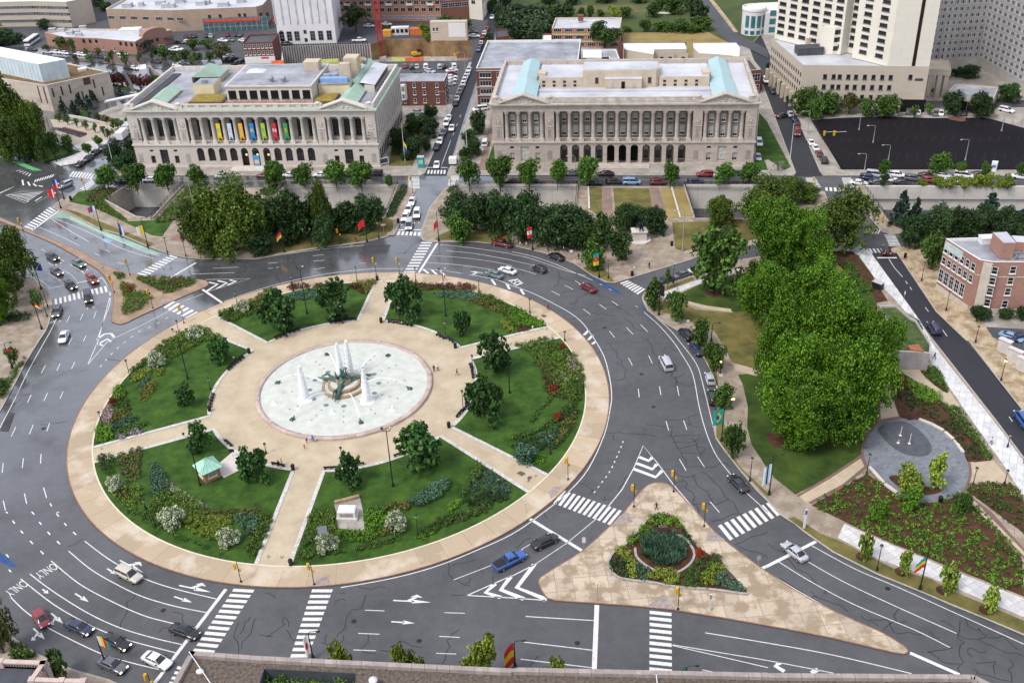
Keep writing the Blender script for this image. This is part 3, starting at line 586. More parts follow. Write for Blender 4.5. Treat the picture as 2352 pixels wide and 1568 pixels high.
ln('@33 400,305 800,520 1200,690 1800,960 2352,1210',.15); ln('@33 370,455 700,640 1190,870 1730,1110',.15);ln('@33 100,455 400,640 800,850 1350,1080 1670,1240',.15); ln('@33 0,555 500,850 1045,1115 @33 1045,1115',.15)
ln('@23 125,955 755,993',.16,1);ln('@23 105,1190 740,1265',.16,1);ln('@23 80,1347 730,1425',.16,1);ln('@23 1775,1105 2352,1200 @33 600,1310 1320,1480',.16); ln('@23 1475,1215 1990,1300 2352,1360 @33 600,1475',.14); ln('@23 1475,1222 1900,1320 2352,1425',.14);ln('@23 1745,1445 1900,1475',.14,1)
chev('@33 110,1380 70,1410 150,1460',.7); chev('@33 460,1440 400,1475',.7)
for s in ('@13 1000,898 1180,904','@13 1732,920 1918,926','@13 940,1110 1135,1118','@13 1685,1138 1872,1147','@13 895,1262 1102,1270','@13 1655,1293 1840,1300'): ln(s,.16,1,MO)
ln('@13 1815,620 2152,490 @23 20,380 340,190',.15,1,MO);ln('@23 230,465 500,285 780,55',.15,1,MO)
ln('@31 1110,810 1160,890 1235,975',.15,1);
for s in ('@31 1262,1012 1282,1040','@31 1303,1068 1322,1095','@31 1445,1255 1475,1295','@31 1603,1460 1645,1520','@32 2215,690 2245,735'): ln(s,.15,1)
ln('@31 640,1210 640,1210'+' 641,1211',.01,1)
ln('@10 1790,1290 1700,1530',.14,1);
for s in ('@10 1880,1055 1872,1080','@10 1852,1135 1842,1160','@10 1818,1220 1808,1245'): ln(s,.14,1)
ln('@10 1575,1540 1760,1540',.4,1)
ln('@01 1640,95 2352,95 @11 1400,100',.1,1,MO); ln('@21 0,85 2352,90',.1,1,MO)
def arrow(s,kind='s',L=3.6):
 a,b=G(s); d=(b-a); L=d.length; d.normalize(); n=Vector((-d.y,d.x,0))
 def q(pts): MK.flat(ccw([a+d*x*L+n*y for x,y in pts]),ZM)
 q([(0,.13),(.55,.13),(.55,-.13),(0,-.13)]); q([(.5,.42),(1,0),(.5,-.42)])
 if kind=='l': q([(.35,.13),(.45,.13),(.62,.9),(.5,.9)]); q([(.42,.95),(.75,.95),(.58,1.55)])
 if kind=='r': q([(.35,-.13),(.45,-.13),(.62,-.9),(.5,-.9)]); q([(.42,-.95),(.75,-.95),(.58,-1.55)])
arrow('@03 1645,670 1940,733','l');arrow('@03 1100,440 1320,555','l');arrow('@03 985,517 1075,570');arrow('@03 1600,773 1765,827');arrow('@03 690,745 815,822');arrow('@03 470,925 580,1020','r');arrow('@03 308,1065 410,1165','r');arrow('@13 1260,808 1610,826','l');arrow('@13 1243,1003 1460,1017')
arrow('@11 2085,938 1965,925','l'); arrow('@03 390,705 445,745')
MK.build('road_marking',M_line)['kind']='structure'; MO.build('road_marking',M_oldline)['kind']='structure'
def roadtext(txt,cx,cy,h0,h1,size):
 c=bpy.data.curves.new('road_lettering','FONT'); c.body=txt; c.size=size; c.align_x='CENTER'; c.align_y='CENTER'; c.materials.append(M_oldline)
 w=at((cx,cy)); a,b=at(h0),at(h1); o=textmesh('road_lettering',c,None,(w.x,w.y,.016),(0,0,math.atan2(b.y-a.y,b.x-a.x)-PI/2)); o['kind']='structure'; o.scale=(1,2.3,1)
q=P('@03 425,535 470,445 700,640'); roadtext('ONLY',*q[0],q[1],q[2],1.3)
q=P('@03 150,695 100,620 300,770'); roadtext('ONLY',*q[0],q[1],q[2],1.3)
TC=MB()
def crack(s,w=.13,wob=.5,seed=0):
 r=random.Random(seed or hash(s)%9999); q=G(s); out=[]
 for a,b in zip(q,q[1:]):
  n=max(2,int((b-a).length/1.2))
  for i in range(n): out.append(a.lerp(b,i/n)+Vector((r.uniform(-wob,wob),r.uniform(-wob,wob),0)))
 out.append(q[-1]); TC.strip(smooth(out,2),w,.009)
CR='''@11 240,790 300,800 280,890|@11 300,870 370,790|@11 480,790 490,860|@11 690,800 700,960|@11 180,940 220,1050|@11 830,720 850,745|@11 360,850 370,890|@11 1290,770 1450,740|@11 1240,930 1290,890|@11 1350,760 1520,640|@11 1820,790 1830,820|@11 2300,830 2300,870|@11 2240,900 2200,960|@11 1880,910 1890,960|@21 430,920 440,1010 380,1080|@21 410,960 470,1000 600,1020 680,1060|@21 470,1120 560,1090 500,1050|@21 540,1220 640,1150 700,1120|@21 760,1130 900,1180 1010,1280|@21 560,1230 620,1190|@21 800,1220 960,1240 1060,1290 1120,1350|@21 480,1370 640,1330 800,1310 950,1330|@21 1040,1360 1130,1460 1220,1470|@21 1020,1490 1130,1470|@21 1180,1520 1260,1560|@21 60,900 100,960|@22 880,0 960,110 1050,260 1000,350 880,350|@22 780,100 900,75|@22 950,180 1000,215|@22 1240,0 1340,140|@22 1380,90 1440,60 1520,100|@22 1460,280 1540,480|@22 1500,330 1590,290|@22 1520,340 1560,400 1670,400|@22 1220,770 1380,780 1480,790|@22 1420,725 1540,720 1640,710 1640,760|@22 1590,690 1720,670|@22 1600,760 1740,790|@22 1440,860 1540,1010 1600,1130|@22 1470,820 1490,880 1620,860 1740,850|@22 1490,910 1640,940 1720,880|@22 1530,980 1680,960 1770,990 1740,1040|@22 1540,1030 1700,1020|@22 1630,870 1740,1050|@22 870,850 1050,840 1330,865|@22 920,910 940,860|@22 1320,1170 1480,1180 1570,1250 1700,1220|@22 1570,1250 1640,1400 1720,1568|@22 1640,1150 1800,1150 1960,1110|@22 1660,1230 1850,1480|@22 1750,1190 1900,1330 2080,1568|@22 1650,1490 1820,1490 2000,1450|@22 1500,1310 1580,1280|@22 975,1365 1090,1220|@22 620,1295 760,1360 710,1400|@22 840,1420 860,1470 890,1450|@22 1960,1110 1990,1140|@13 75,730 180,785|@13 130,1130 260,1010 255,975 295,1055|@13 30,1125 155,1140|@13 300,1090 320,1160 370,1160|@13 1015,775 960,860 880,920 790,1090 720,1190 600,1190|@13 630,1180 660,1120|@13 780,1180 800,1130|@13 720,1250 800,1245 845,1290|@13 1050,1130 990,1250 1100,1290|@13 1135,1270 1240,1285 1300,1185 1400,1210 1530,1240|@13 1240,1285 1255,1360|@13 1850,1085 1795,1110 1755,1180 1760,1290 1705,1390|@13 2055,1170 2010,1235|@13 1735,450 1780,560 1820,630 1940,655 1970,675|@13 1780,510 2020,435|@13 1940,650 1965,600|@13 2150,470 2320,380|@13 2030,510 2090,555|@13 2200,600 2180,650|@13 920,685 1050,710 1190,690|@13 750,810 825,808|@13 750,750 820,747|@13 1800,760 1920,755|@23 0,340 190,235|@23 270,0 330,60|@23 160,1405 240,1320|@23 2060,310 2352,180|@23 2060,310 2352,420|@23 1850,90 2120,10|@33 0,545 330,740|@33 0,270 130,380 450,660|@33 380,730 450,770 740,910|@33 420,820 455,765|@33 520,700 515,740|@33 860,930 930,990 1010,1045|@33 1190,850 1160,1000 1060,1080|@33 940,1000 1100,1010 1200,1110 1440,1135 1580,1150|@33 1160,990 1260,1000|@33 1470,1090 1520,1140|@33 1775,970 1740,1110 1775,1180 1770,1480|@33 1780,970 1850,1050 1960,1080 2020,1140 1940,1160|@33 1740,1110 2000,1220 2352,1320|@33 2020,1140 2180,1150 2300,1260|@33 1440,1275 1700,1240|@33 1490,1270 1620,1360 1760,1390|@33 1930,1370 2080,1350 2090,1490|@33 2220,1330 2250,1460 2240,1560|@33 1870,1440 1950,1500 2230,1550|@33 1850,1320 1860,1260 2000,1280|@33 1550,990 1700,1050|@03 600,310 760,240|@03 1100,1060 1150,900 1250,720|@03 1430,1110 1520,1050 1660,1040|@03 1600,930 1680,970 1690,1010|@03 2165,1010 2165,1180 2190,1290|@03 2210,1110 2220,1020 2300,960|@03 2352,960 2220,1250|@03 550,520 545,550|@03 820,720 830,740|@02 20,600 160,570 200,520|@02 170,500 300,480|@02 980,150 1120,180|@02 620,730 380,760|@01 2352,840 2170,980|@01 2030,870 2020,960|@01 2200,930 2130,960|@01 1480,1220 1500,1290'''
for s in CR.split('|'): crack(s,.13)
for s in ('@22 1300,600','@22 1190,300','@21 850,1442','@13 900,1000','@03 1500,900','@23 600,1200','@02 400,800','@11 2080,970','@33 1100,700','@13 1500,1180','@01 700,620'):
 w=G(s)[0]; sheet('manhole_cover',[w+Vector((.45*math.cos(k*PI/6),.45*math.sin(k*PI/6),0)) for k in range(12)],.011,M_tar)
TC.build('tar_crack',M_tar)['kind']='structure'
for s in ('@02 60,650 140,655 80,830 0,825','@11 960,690 1240,680 1200,760 1010,765'): sheet('asphalt_patch',G(s),.007,mat('dark patch',(.05,.05,.056),.6,.3,.3))
for s in ('@12 1430,738 1460,722 1495,738 1462,755','@21 262,1338 292,1325 325,1340 295,1355','@22 40,1215 80,1195 130,1220 90,1245','@22 125,1270 160,1240 190,1250 155,1285'): sheet('drain_grate',G(s),.195,mat('grate iron',(.12,.09,.075),.7,.3,5))
for s in ('@13 560,600 660,605 695,670 540,672','@22 335,1390 380,1340 480,1330 360,1450','@23 1350,770 1420,770 1495,895 1240,875','@23 985,40 1070,10 1110,95 920,130','@23 1830,150 1870,200 1960,260 1770,270','@11 1210,570 1290,565 1270,600 1200,600','@01 1480,1190 1560,1180 1600,1200 1470,1235'): sheet('kerb_ramp',G(s),.178,mat('brick ramp',(.30,.25,.23),.8,.3,2))
def wall_xz(mb,outline,holes,y,dep=.5,mi=0,mr=None):
 "wall face in the plane y facing -y, openings with reveals dep deep"
 v,t=flat_holes(outline,holes); mb.add([(p.x,y,p.y) for p in v],t,mi)
 for h in holes:
  n=len(h); h=ccw(h); mb.add([(p[0],y,p[1]) for p in h]+[(p[0],y+dep,p[1]) for p in h],[(i,n+i,n+(i+1)%n,(i+1)%n) for i in range(n)],mi if mr is None else mr)
def rect(x0,x1,z0,z1): return [(x0,z0),(x1,z0),(x1,z1),(x0,z1)]
def archp(x0,x1,z0,z1,n=8):
 r=(x1-x0)/2; c=(x0+x1)/2; zs=z1-r; return [(x0,z0),(x1,z0)]+[(c+r*math.cos(PI*i/n),zs+r*math.sin(PI*i/n)) for i in range(n+1)]
M_glass=mat('dark window glass',(.018,.02,.024),.12,.3,.6,spec=.6)
M_glassb=mat('window with pale blinds',(.42,.42,.38),.4,.4,.9,spec=.5)
M_frame=mat('window frame',(.55,.52,.47),.7,.1,2)
M_dfr=mat('dark window frame',(.05,.045,.04),.6,.1,2)
def winmesh(name,w,h,nx=2,nz=3,fr=.09,arch=False,glass=None,frame=None,blind=None,sill=True,bar=.06):
 "window in the plane y=0, origin bottom centre; slot 0 glass, 1 frame"
 mb=MB(); out=archp(-w/2,w/2,0,h) if arch else rect(-w/2,w/2,0,h)
 v,t=flat_holes(out,[]); mb.add([(p.x,0,p.y) for p in v],t,0)
 if blind: mb.add([(-w/2+fr,-.015,h*blind),(w/2-fr,-.015,h*blind),(w/2-fr,-.015,h-fr),(-w/2+fr,-.015,h-fr)],[(0,1,2,3)],2)
 for i in range(nx+1):
  x=-w/2+w*i/nx; q=fr if i in(0,nx) else bar; top=h
  if arch: r=w/2; top=h-r+math.sqrt(max(0,r*r-x*x))
  x=min(max(x,-w/2+q/2),w/2-q/2); mb.box(x-q/2,x+q/2,-.06,-.02,0,top-.01,1)
 for k in range(nz+1):
  z=(h-(w/2 if arch else 0))*k/nz; q=fr if k in(0,nz) else bar; z=min(max(z,q/2),h-q/2)
  mb.box(-w/2+.002,w/2-.002,-.064,-.02,z-q/2,z+q/2,1)
 if sill: mb.box(-w/2-.12,w/2+.12,-.22,.05,-.16,-.002,1)
 return mb.mesh(name,[glass or M_glass,frame or M_frame]+([M_glassb] if blind else []))
WINSTUFF={}
def put_windows(T,me,spots,name='window',cap=100,rz=0.0):
 "spots: (x,y,z,rz) in T's frame; the first cap as parts, the rest merged as one stuff part"
 for s in spots[:cap]:
  inst(name,me,T,(s[0],s[1],s[2]),(0,0,s[3]))
 if len(spots)>cap:
  vs=[];fs=[];mi=[]; base=[tuple(v.co) for v in me.vertices]; pf=[tuple(p.vertices) for p in me.polygons]; pm=[p.material_index for p in me.polygons]
  for s in spots[cap:]:
   n=len(vs); c,si=math.cos(s[3]),math.sin(s[3])
   vs+=[(s[0]+x*c-y*si,s[1]+x*si+y*c,s[2]+z) for x,y,z in base]; fs+=[[n+i for i in f] for f in pf]; mi+=pm
  m2=bpy.data.meshes.new(name+'_rows'); m2.from_pydata(vs,[],fs)
  for m in me.materials: m2.materials.append(m)
  m2.polygons.foreach_set('material_index',mi); m2.update(); o=inst(name+'_rows',m2,T); o['kind']='stuff'
M_lime=brickmat('pale limestone',(.56,.51,.46),(.52,.47,.42),(.42,.38,.34),1.6,.62,.22,.02)
M_limeg=brickmat('grey limestone',(.44,.385,.335),(.40,.345,.30),(.30,.26,.22),1.6,.62,.35,.02)
M_limed=mat('smooth limestone',(.56,.52,.47),.85,.12,.5,detail=8)
M_limegd=mat('smooth grey limestone',(.45,.40,.35),.85,.22,.45,detail=8)
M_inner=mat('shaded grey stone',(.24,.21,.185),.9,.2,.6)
M_innerl=mat('shaded pale stone',(.36,.33,.30),.9,.2,.6)  # both inner stones: shade of the recesses is put into the colour
M_copper=mat('green copper roof',(.33,.47,.38),.6,.12,.35,detail=7)
M_copperb=mat('pale blue copper roof',(.34,.49,.52),.55,.08,.35,detail=7)
M_silver=mat('silver roof coating',(.47,.49,.54),.5,.25,.09,detail=9,col2=(.60,.61,.65))
M_greyroof=mat('grey membrane roof',(.23,.24,.28),.5,.35,.12,detail=9,col2=(.42,.43,.48))
M_tanroof=mat('tan render',(.50,.42,.32),.85,.12,.4)
M_cream=mat('cream render',(.62,.54,.36),.85,.1,.5)
M_terr=mat('reddish terrace deck',(.34,.22,.17),.85,.25,.3)
M_sedum=mat('sedum roof',(.34,.17,.03),.95,.5,.7,bump=.6,col2=(.30,.27,.06),detail=9)
M_black=mat('void',(.006,.006,.006),.9,0)
def colmesh(h,r,m):
 mb=MB(); mb.box(-r*1.45,r*1.45,-r*1.45,r*1.45,0,.75)
 mb.lathe([(r*1.35,.75),(r*1.35,.95),(r*1.08,1.15),(r,1.3),(r*1.0,h*.4),(r*.86,h-1.15),(r*.95,h-1.1),(r*.9,h-1.0),(r*1.3,h-.3)],16)
 for k in range(8):
  a=2*PI*k/8; mb.box(r*1.05*math.cos(a)-.13,r*1.05*math.cos(a)+.13,r*1.05*math.sin(a)-.13,r*1.05*math.sin(a)+.13,h-.85,h-.35)
 mb.box(-r*1.35,r*1.35,-r*1.35,r*1.35,h-.3,h); return mb.mesh('column',m)
def classical(name,label,a0,b0,kind):
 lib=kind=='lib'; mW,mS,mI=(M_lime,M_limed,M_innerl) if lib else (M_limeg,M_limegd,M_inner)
 T=thing(name,label,'building',V(a0,b0,.15),VROT); W,D=80.4,41.0 if lib else 39.5
 zk=.965 if lib else 1.0; ZB,ZE,ZC,ZP=(7.9,16.7,19.3,20.9) if lib else (7.6,17.3,19.9,21.6)
 colx=[20.1+i*3.655 for i in range(12)]; bays=[(colx[i]+colx[i+1])/2 for i in range(11)]
 pav=[(0,19.0),(61.4,80.4)]; pcol=[[4.2+i*3.65 for i in range(4)],[65.25+i*3.65 for i in range(4)]]
 w=MB()
 holes=[archp(x-1.18,x+1.18,.35 if (not lib or i in(4,5,6)) else 2.0,6.55) for i,x in enumerate(bays)]
 for k,(p0,p1) in enumerate(pav):
  c=(pcol[k][0]+pcol[k][3])/2
  holes+=[rect(c-1.35,c+1.35,1.1,6.0),rect(c-4.75,c-3.25,1.3,3.9),rect(c+3.25,c+4.75,1.3,3.9),rect(c-4.6,c-3.4,5.2,6.0),rect(c+3.4,c+4.6,5.2,6.0)]
 wall_xz(w,rect(0,W,0,ZB-.5),holes,0,.55 if lib else .8)
 w.add([(0,0,0),(0,0,ZC),(0,D,ZC),(0,D,0),(W,D,0),(W,D,ZC),(W,0,ZC),(W,0,0)],[(0,1,2,3),(3,2,5,4),(4,5,6,7)],0)
 for k,(p0,p1) in enumerate(pav):
  l,r=pcol[k][0]-1.0,pcol[k][3]+1.0
  for x0,x1 in ((p0,l),(r,p1)):
   w.add([(x0,0,ZB),(x1,0,ZB),(x1,0,ZE),(x0,0,ZE),(x0,2.0,ZB),(x1,2.0,ZB),(x1,2.0,ZE),(x0,2.0,ZE)],[(0,1,2,3),(1,5,6,2),(4,0,3,7)],0)
   xm=(x0+x1)/2
   w.box(xm-.75,xm+.75,-.10,-.002,ZB+1.2,ZB+4.3);
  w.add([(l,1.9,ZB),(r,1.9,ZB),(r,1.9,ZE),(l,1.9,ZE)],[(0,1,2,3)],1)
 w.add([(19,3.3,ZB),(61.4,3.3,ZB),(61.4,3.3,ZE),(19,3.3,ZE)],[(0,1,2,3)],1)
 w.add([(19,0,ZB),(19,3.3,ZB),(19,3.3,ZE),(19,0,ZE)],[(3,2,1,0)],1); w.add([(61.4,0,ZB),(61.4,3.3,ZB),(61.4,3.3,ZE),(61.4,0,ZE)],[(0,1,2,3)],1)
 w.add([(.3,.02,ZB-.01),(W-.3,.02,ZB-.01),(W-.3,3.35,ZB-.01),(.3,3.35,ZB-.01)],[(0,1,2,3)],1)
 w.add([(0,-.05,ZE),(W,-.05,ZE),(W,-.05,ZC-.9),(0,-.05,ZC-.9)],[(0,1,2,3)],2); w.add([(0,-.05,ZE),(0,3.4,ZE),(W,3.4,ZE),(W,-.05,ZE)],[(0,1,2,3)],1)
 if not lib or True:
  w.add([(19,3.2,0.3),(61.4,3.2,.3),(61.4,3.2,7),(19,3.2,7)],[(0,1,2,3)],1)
 w.build('wall',[mW,mI,mS],T)
 cn=MB()
 for z0,z1,o in ((ZE+.9,ZE+1.15,.2),(ZC-.9,ZC-.45,.45),(ZC-.45,ZC,.95)):
  cn.box(-o,W+o,-o,D+o,z0,z1) if z0>ZE+1 and False else None
  for (x0,x1,y0,y1) in ((-o,W+o,-o,.3),(W-.3,W+o,.302,D+o),(-o,.3,.302,D+o)): cn.box(x0,x1,y0,y1,z0,z1)
 nd=int((W+1.6)/.62)
 for i in range(nd): x=-.7+i*.62; cn.box(x,x+.32,-.72,-.46,ZC-.72,ZC-.47)
 cn.build('cornice',[mS],T)
 if lib:
  ct=MB()
  for (x0,x1,y0,y1) in ((-.9,W+.9,-.9,.2),(W-.2,W+.9,.203,D+.9),(-.9,.2,.203,D+.9)): ct.box(x0,x1,y0,y1,ZC+.003,ZC+.09)
  ct.build('cornice_flashing',M_copper,T)
 bc=MB(); bc.box(-.35,W+.35,-.35,.25,ZB-.5,ZB-.02); bc.box(W-.3,W+.35,.253,D,ZB-.5,ZB-.02); bc.box(-.35,.3,.253,D,ZB-.5,ZB-.02); bc.box(-.25,W+.25,-.3,.0,0,.55); bc.box(W,W+.25,.003,D,0,.55); bc.build('belt_course',mS,T)
 pb=MB()
 for k,(p0,p1) in enumerate(pav):
  l,r=pcol[k][0]-1.4,pcol[k][3]+1.4
  pb.box(p0,l,-.1,1.0,ZC+.1,ZP+.1); pb.box(r,p1,-.1,1.0,ZC+.1,ZP+.1)
  for x0,x1 in ((p0,l),(r,p1)): pb.lathe([(.9,0),(.85,.25),(.2,.5),(0.02,.55)],10,0,((x0+x1)/2,.45,ZP+.1))
 pb.box(19,61.4,.1,.7,ZC+.1,ZC+.5); pb.box(19,61.4,.05,.75,ZP-.25,ZP)
 for i in range(12): pb.box(colx[i]-.75,colx[i]+.75,.08,.72,ZC+.5,ZP-.25)
 for i in range(11):
  for k in range(6): x=colx[i]+.95+k*.35; pb.box(x-.09,x+.09,.28,.5,ZC+.5,ZP-.25)
 for x0,x1 in ((W-.8,W-.1),(.1,.8)): pb.box(x0,x1,1.003,D,ZC+.1,ZP)
 pb.box(.803,W-.803,D-.7,D,ZC+.1,ZP)
 for i in range(14):
  y=2+i*(D-4)/13; pb.box(W-.86,W-.04,y-.5,y+.5,ZC+.1,ZP+.12)
  x=4+i*(W-8)/13; pb.box(x-.6,x+.6,D-.76,D-.702,ZC+.4,ZP+.1)
 pb.build('parapet',mS,T)
 for k in range(2):
  l,r=pcol[k][0]-1.6,pcol[k][3]+1.6; c=(l+r)/2; z0,z1=ZC+.02,ZC+2.75; p=MB()
  p.add([(l,-.2,z0),(r,-.2,z0),(c,-.2,z1-.25),(l,1.6,z0),(r,1.6,z0),(c,1.6,z1-.25)],[(0,1,2),(5,4,3),(0,2,5,3),(2,1,4,5)],0)
  for s in (-1,1):
   x0=c+s*(r-c+.7); p.add([(x0,-.95,z0-.02),(c,-.95,z1-.1),(c,-.95,z1+.28),(x0,-.95,z0+.36),(x0,1.6,z0-.02),(c,1.6,z1-.1),(c,1.6,z1+.28),(x0,1.6,z0+.36)],[(0,1,2,3),(3,2,6,7),(0,4,5,1),(7,6,5,4)],0)
  p.build('pediment',mS,T)
  rl=MB(); rr=random.Random(k+3)
  for i in range(26):
   x=rr.uniform(l+1,r-1); hh=(1-abs(x-c)/(r-c))*(z1-z0)-.3
   if hh<.35: continue
   z=z0+rr.uniform(.2,max(.25,hh-.2)); rl.ball((x,-.28,z),(rr.uniform(.2,.45),.18,rr.uniform(.2,.5)),8,5)
  rl.build('relief',mS,T)
 h=ZE-ZB; cm=colmesh(h,.56,mS)
 for x in colx: inst('column',cm,T,(x,.75,ZB))
 for k in range(2):
  for x in pcol[k]: inst('column',cm,T,(x,.75,ZB))
 bl=MB()
 for x in bays:
  bl.box(x-1.0,x+1.0,.55,.8,ZB+.85,ZB+.97)
  for q in range(5): bl.box(x-.8+q*.4-.07,x-.8+q*.4+.07,.6,.75,ZB+.0,ZB+.85)
 for k in range(2):
  for i in range(3): x=(pcol[k][i]+pcol[k][i+1])/2; bl.box(x-1.1,x+1.1,.5,.85,ZB,ZB+.85)
 bl.build('balustrade',mS,T)
 md=MB()
 for k,(p0,p1) in enumerate(pav):
  l,r=pcol[k][0]-1.0,pcol[k][3]+1.0
  for x0,x1 in ((p0,l),(r,p1)):
   xm=(x0+x1)/2; n=14
   for q in range(n):
    a=2*PI*q/n; md.ball((xm+.72*math.cos(a),-.05,ZB+6.4+.9*math.sin(a)),(.2,.14,.2),6,4)
   md.ball((xm,-.02,ZB+6.4),(.45,.2,.62),10,6); md.box(xm-.9,xm+.9,-.2,-.003,ZB+4.75,ZB+5.05)
 md.build('medallion',mS,T)
 nm=MB()
 for k,(p0,p1) in enumerate(pav):
  l,r=pcol[k][0]-1.0,pcol[k][3]+1.0
  for x0,x1 in ((p0,l),(r,p1)):
   xm=(x0+x1)/2; v,t=flat_holes(archp(xm-.5,xm+.5,ZB+1.4,ZB+4.1),[]); nm.add([(q.x,-.104,q.y) for q in v],t)
   nm.add([(xm-.75,-.012,1.6),(xm+.75,-.012,1.6),(xm+.75,-.012,4.6),(xm-.75,-.012,4.6)],[(0,1,2,3)])
 nm.build('niche',mat('niche shade stone' if lib else 'niche shade grey stone',(.36,.33,.30) if lib else (.27,.24,.21),.9,.2,.6),T)  # flat faces; the shade inside the niches is put into their colour
 if lib:
  ar=winmesh('arch_window',2.36,4.55,3,4,arch=True,frame=M_dfr,bar=.1); tall=winmesh('tall_window',1.9,5.3,2,5,frame=M_dfr,bar=.09); mid=winmesh('loggia_window',1.25,5.4,2,6,frame=M_dfr)
  for i,x in enumerate(bays):
   if i not in (4,5,6): inst('window',ar,T,(x,.5,2.0))
   inst('window',mid,T,(x,3.25,ZB+1.6))
  for i in (4,5,6):
   d=MB(); d.box(-1.1,1.1,0,.12,0,4.4); d.box(-1.0,-.06,-.05,-.003,.1,3.2,1); d.box(.06,1.0,-.05,-.003,.1,3.2,1); o=d.build('door',[M_dfr,mat('bronze door',(.05,.035,.025),.4,.2,2)],T,None,(bays[i],1.6,.35))
   g=MB(); g.add([(-.25,-.2,3.6),(.25,-.2,3.6),(.2,-.2,3.1),(-.2,-.2,3.1)],[(0,1,2,3)]); g.build('lantern',mat('warm lantern',(1,.7,.3),.5,0,emit=3),o)
 else:
  ar=winmesh('arcade_window',1.5,4.6,2,4,arch=True,frame=M_dfr,bar=.1,blind=.55); up=winmesh('upper_window',1.35,2.5,2,2,frame=M_frame,blind=.3); mid=winmesh('main_window',1.45,3.2,2,3,frame=M_frame,blind=.25); tall=None
  for i,x in enumerate(bays):
   if i not in(4,5,6): inst('window',ar,T,(x,3.12,1.2))
   inst('window',mid,T,(x,3.22,ZB+1.0)); inst('window',up,T,(x,3.22,ZB+5.6))
  for i in (4,5,6):
   MB().box(-1.1,1.1,0,.1,0,4.6).build('door',M_black,T,None,(bays[i],3.0,.3))
 hood=MB()
 for x in bays:
  for s_ in (-1.0,1.0):
   hood.box(x+s_-.12,x+s_+.12,(3.05),(3.29),ZB+.9,ZB+(7.2 if lib else 4.5))
  if not lib: hood.box(x-1.25,x+1.25,2.9,3.29,ZB+4.5,ZB+4.8); hood.box(x-1.7,x+1.7,3.0,3.29,ZB+5.05,ZB+5.25)
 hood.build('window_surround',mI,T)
 lw=winmesh('ground_window',2.7,4.9,3,4,frame=M_dfr if lib else M_frame,bar=.1,blind=None if lib else .05); sw=winmesh('small_window',1.5,2.6,2,3,frame=M_dfr if lib else M_frame,blind=None if lib else .4); ti=winmesh('attic_window',1.2,.8,2,1,frame=M_dfr,sill=False)
 for k in range(2):
  c=(pcol[k][0]+pcol[k][3])/2
  inst('window',lw,T,(c,.45,1.1))
  for s_ in (-4,4): inst('window',sw,T,(c+s_,.45,1.3)); inst('window',ti,T,(c+s_,.45,5.2))
  for i in range(3):
   x=(pcol[k][i]+pcol[k][i+1])/2
   if lib: inst('window',tall,T,(x,1.85,ZB+2.2))
   else: inst('window',mid,T,(x,1.85,ZB+1.0)); inst('window',up,T,(x,1.85,ZB+5.6))
 pl=MB(); nb=15; st=(D-3)/nb
 for i in range(nb+1):
  y=1.5+i*st
  for x0,x1 in ((W,W+.42),(-.42,0)): pl.box(x0,x1,y-.45,y+.45,ZB,ZE+.6)
 pl.box(W,W+.5,1.0,D-.5,ZE+.603,ZE+1.0); pl.build('pilaster',mS,T)
 swm=winmesh('side_window',1.2,5.2,2,5,frame=M_dfr); sgm=winmesh('side_ground_window',1.2,3.2,2,3,arch=True,frame=M_dfr)
 for i in range(nb):
  y=1.5+(i+.5)*st
  inst('window',swm,T,(W+.03,y,ZB+1.8),(0,0,PI/2)); inst('window',sgm,T,(W+.03,y,2.2),(0,0,PI/2)); inst('window',swm,T,(-.03,y,ZB+1.8),(0,0,-PI/2))
 MB().box(bays[3]-1,bays[7]+1,-3.4,-.26,0,.16).box(bays[3],bays[7],-2.4,-.26,.163,.33).build('step',mS,T)
 ZR=ZC+.25
 if lib:
  rf=MB(); rf.flat([(.8,.8),(W-.8,.8),(W-.8,D-.7),(.8,D-.7)],ZR); rf.build('roof',M_greyroof,T); MB().box(17.5,67.9,1.6,6.8,ZR+.002,ZR+.06).build('terrace_deck',M_terr,T)
  g=MB()
  def gable(x0,x1,y0,y1,ze,zr,hip=0.0):
   c=(x0+x1)/2; g.add([(x0,y0,ze),(x1,y0,ze),(x1,y1,ze),(x0,y1,ze),(c,y0,zr),(c,y1-hip,zr)],[(0,4,5,3),(1,2,5,4),(2,3,5),(0,1,4)],0)
   g.add([(x0+.3,y0,ZR),(x1-.3,y0,ZR),(x1-.3,y1-.3,ZR),(x0+.3,y1-.3,ZR),(x0+.3,y0,ze),(x1-.3,y0,ze),(x1-.3,y1-.3,ze),(x0+.3,y1-.3,ze)],[(1,2,6,5),(2,3,7,6),(3,0,4,7)],1)
   n=int((y1-y0)/.9)
   for i in range(n):
    y=y0+.4+i*.9;
    for xa,sx in ((x0,1),(x1,-1)): g.add([(xa,y,ze+.02),(xa,y+.06,ze+.02),(c,y+.06,zr+.02),(c,y,zr+.02)],[(0,1,2,3) if sx<0 else (3,2,1,0)],2)
  gable(5.8,12.6,1.4,17.5,ZC+1.0,ZC+2.7); gable(12.5,22.5,26,36.5,ZC+2.2,ZC+5.3,4.5)
  gable(68.0,74.8,1.4,17.0,ZC+1.0,ZC+2.9); gable(69.2,73.0,17.05,39.5,ZC+2.6,ZC+4.2)
  g.build('copper_roof',[M_copper,M_tanroof,mat('copper seam',(.22,.34,.28),.6,.1,1)],T)
  pt=MB(); pt.box(18.5,25.3,12.5,19.5,ZR,ZR+3.6); pt.build('penthouse',[M_cream],T)
  MB().box(18.7,25.1,12.7,19.3,ZR+3.603,ZR+3.75).box(21,22.6,14,15,ZR+3.76,ZR+4.6).build('penthouse_roof',M_greyroof,T)
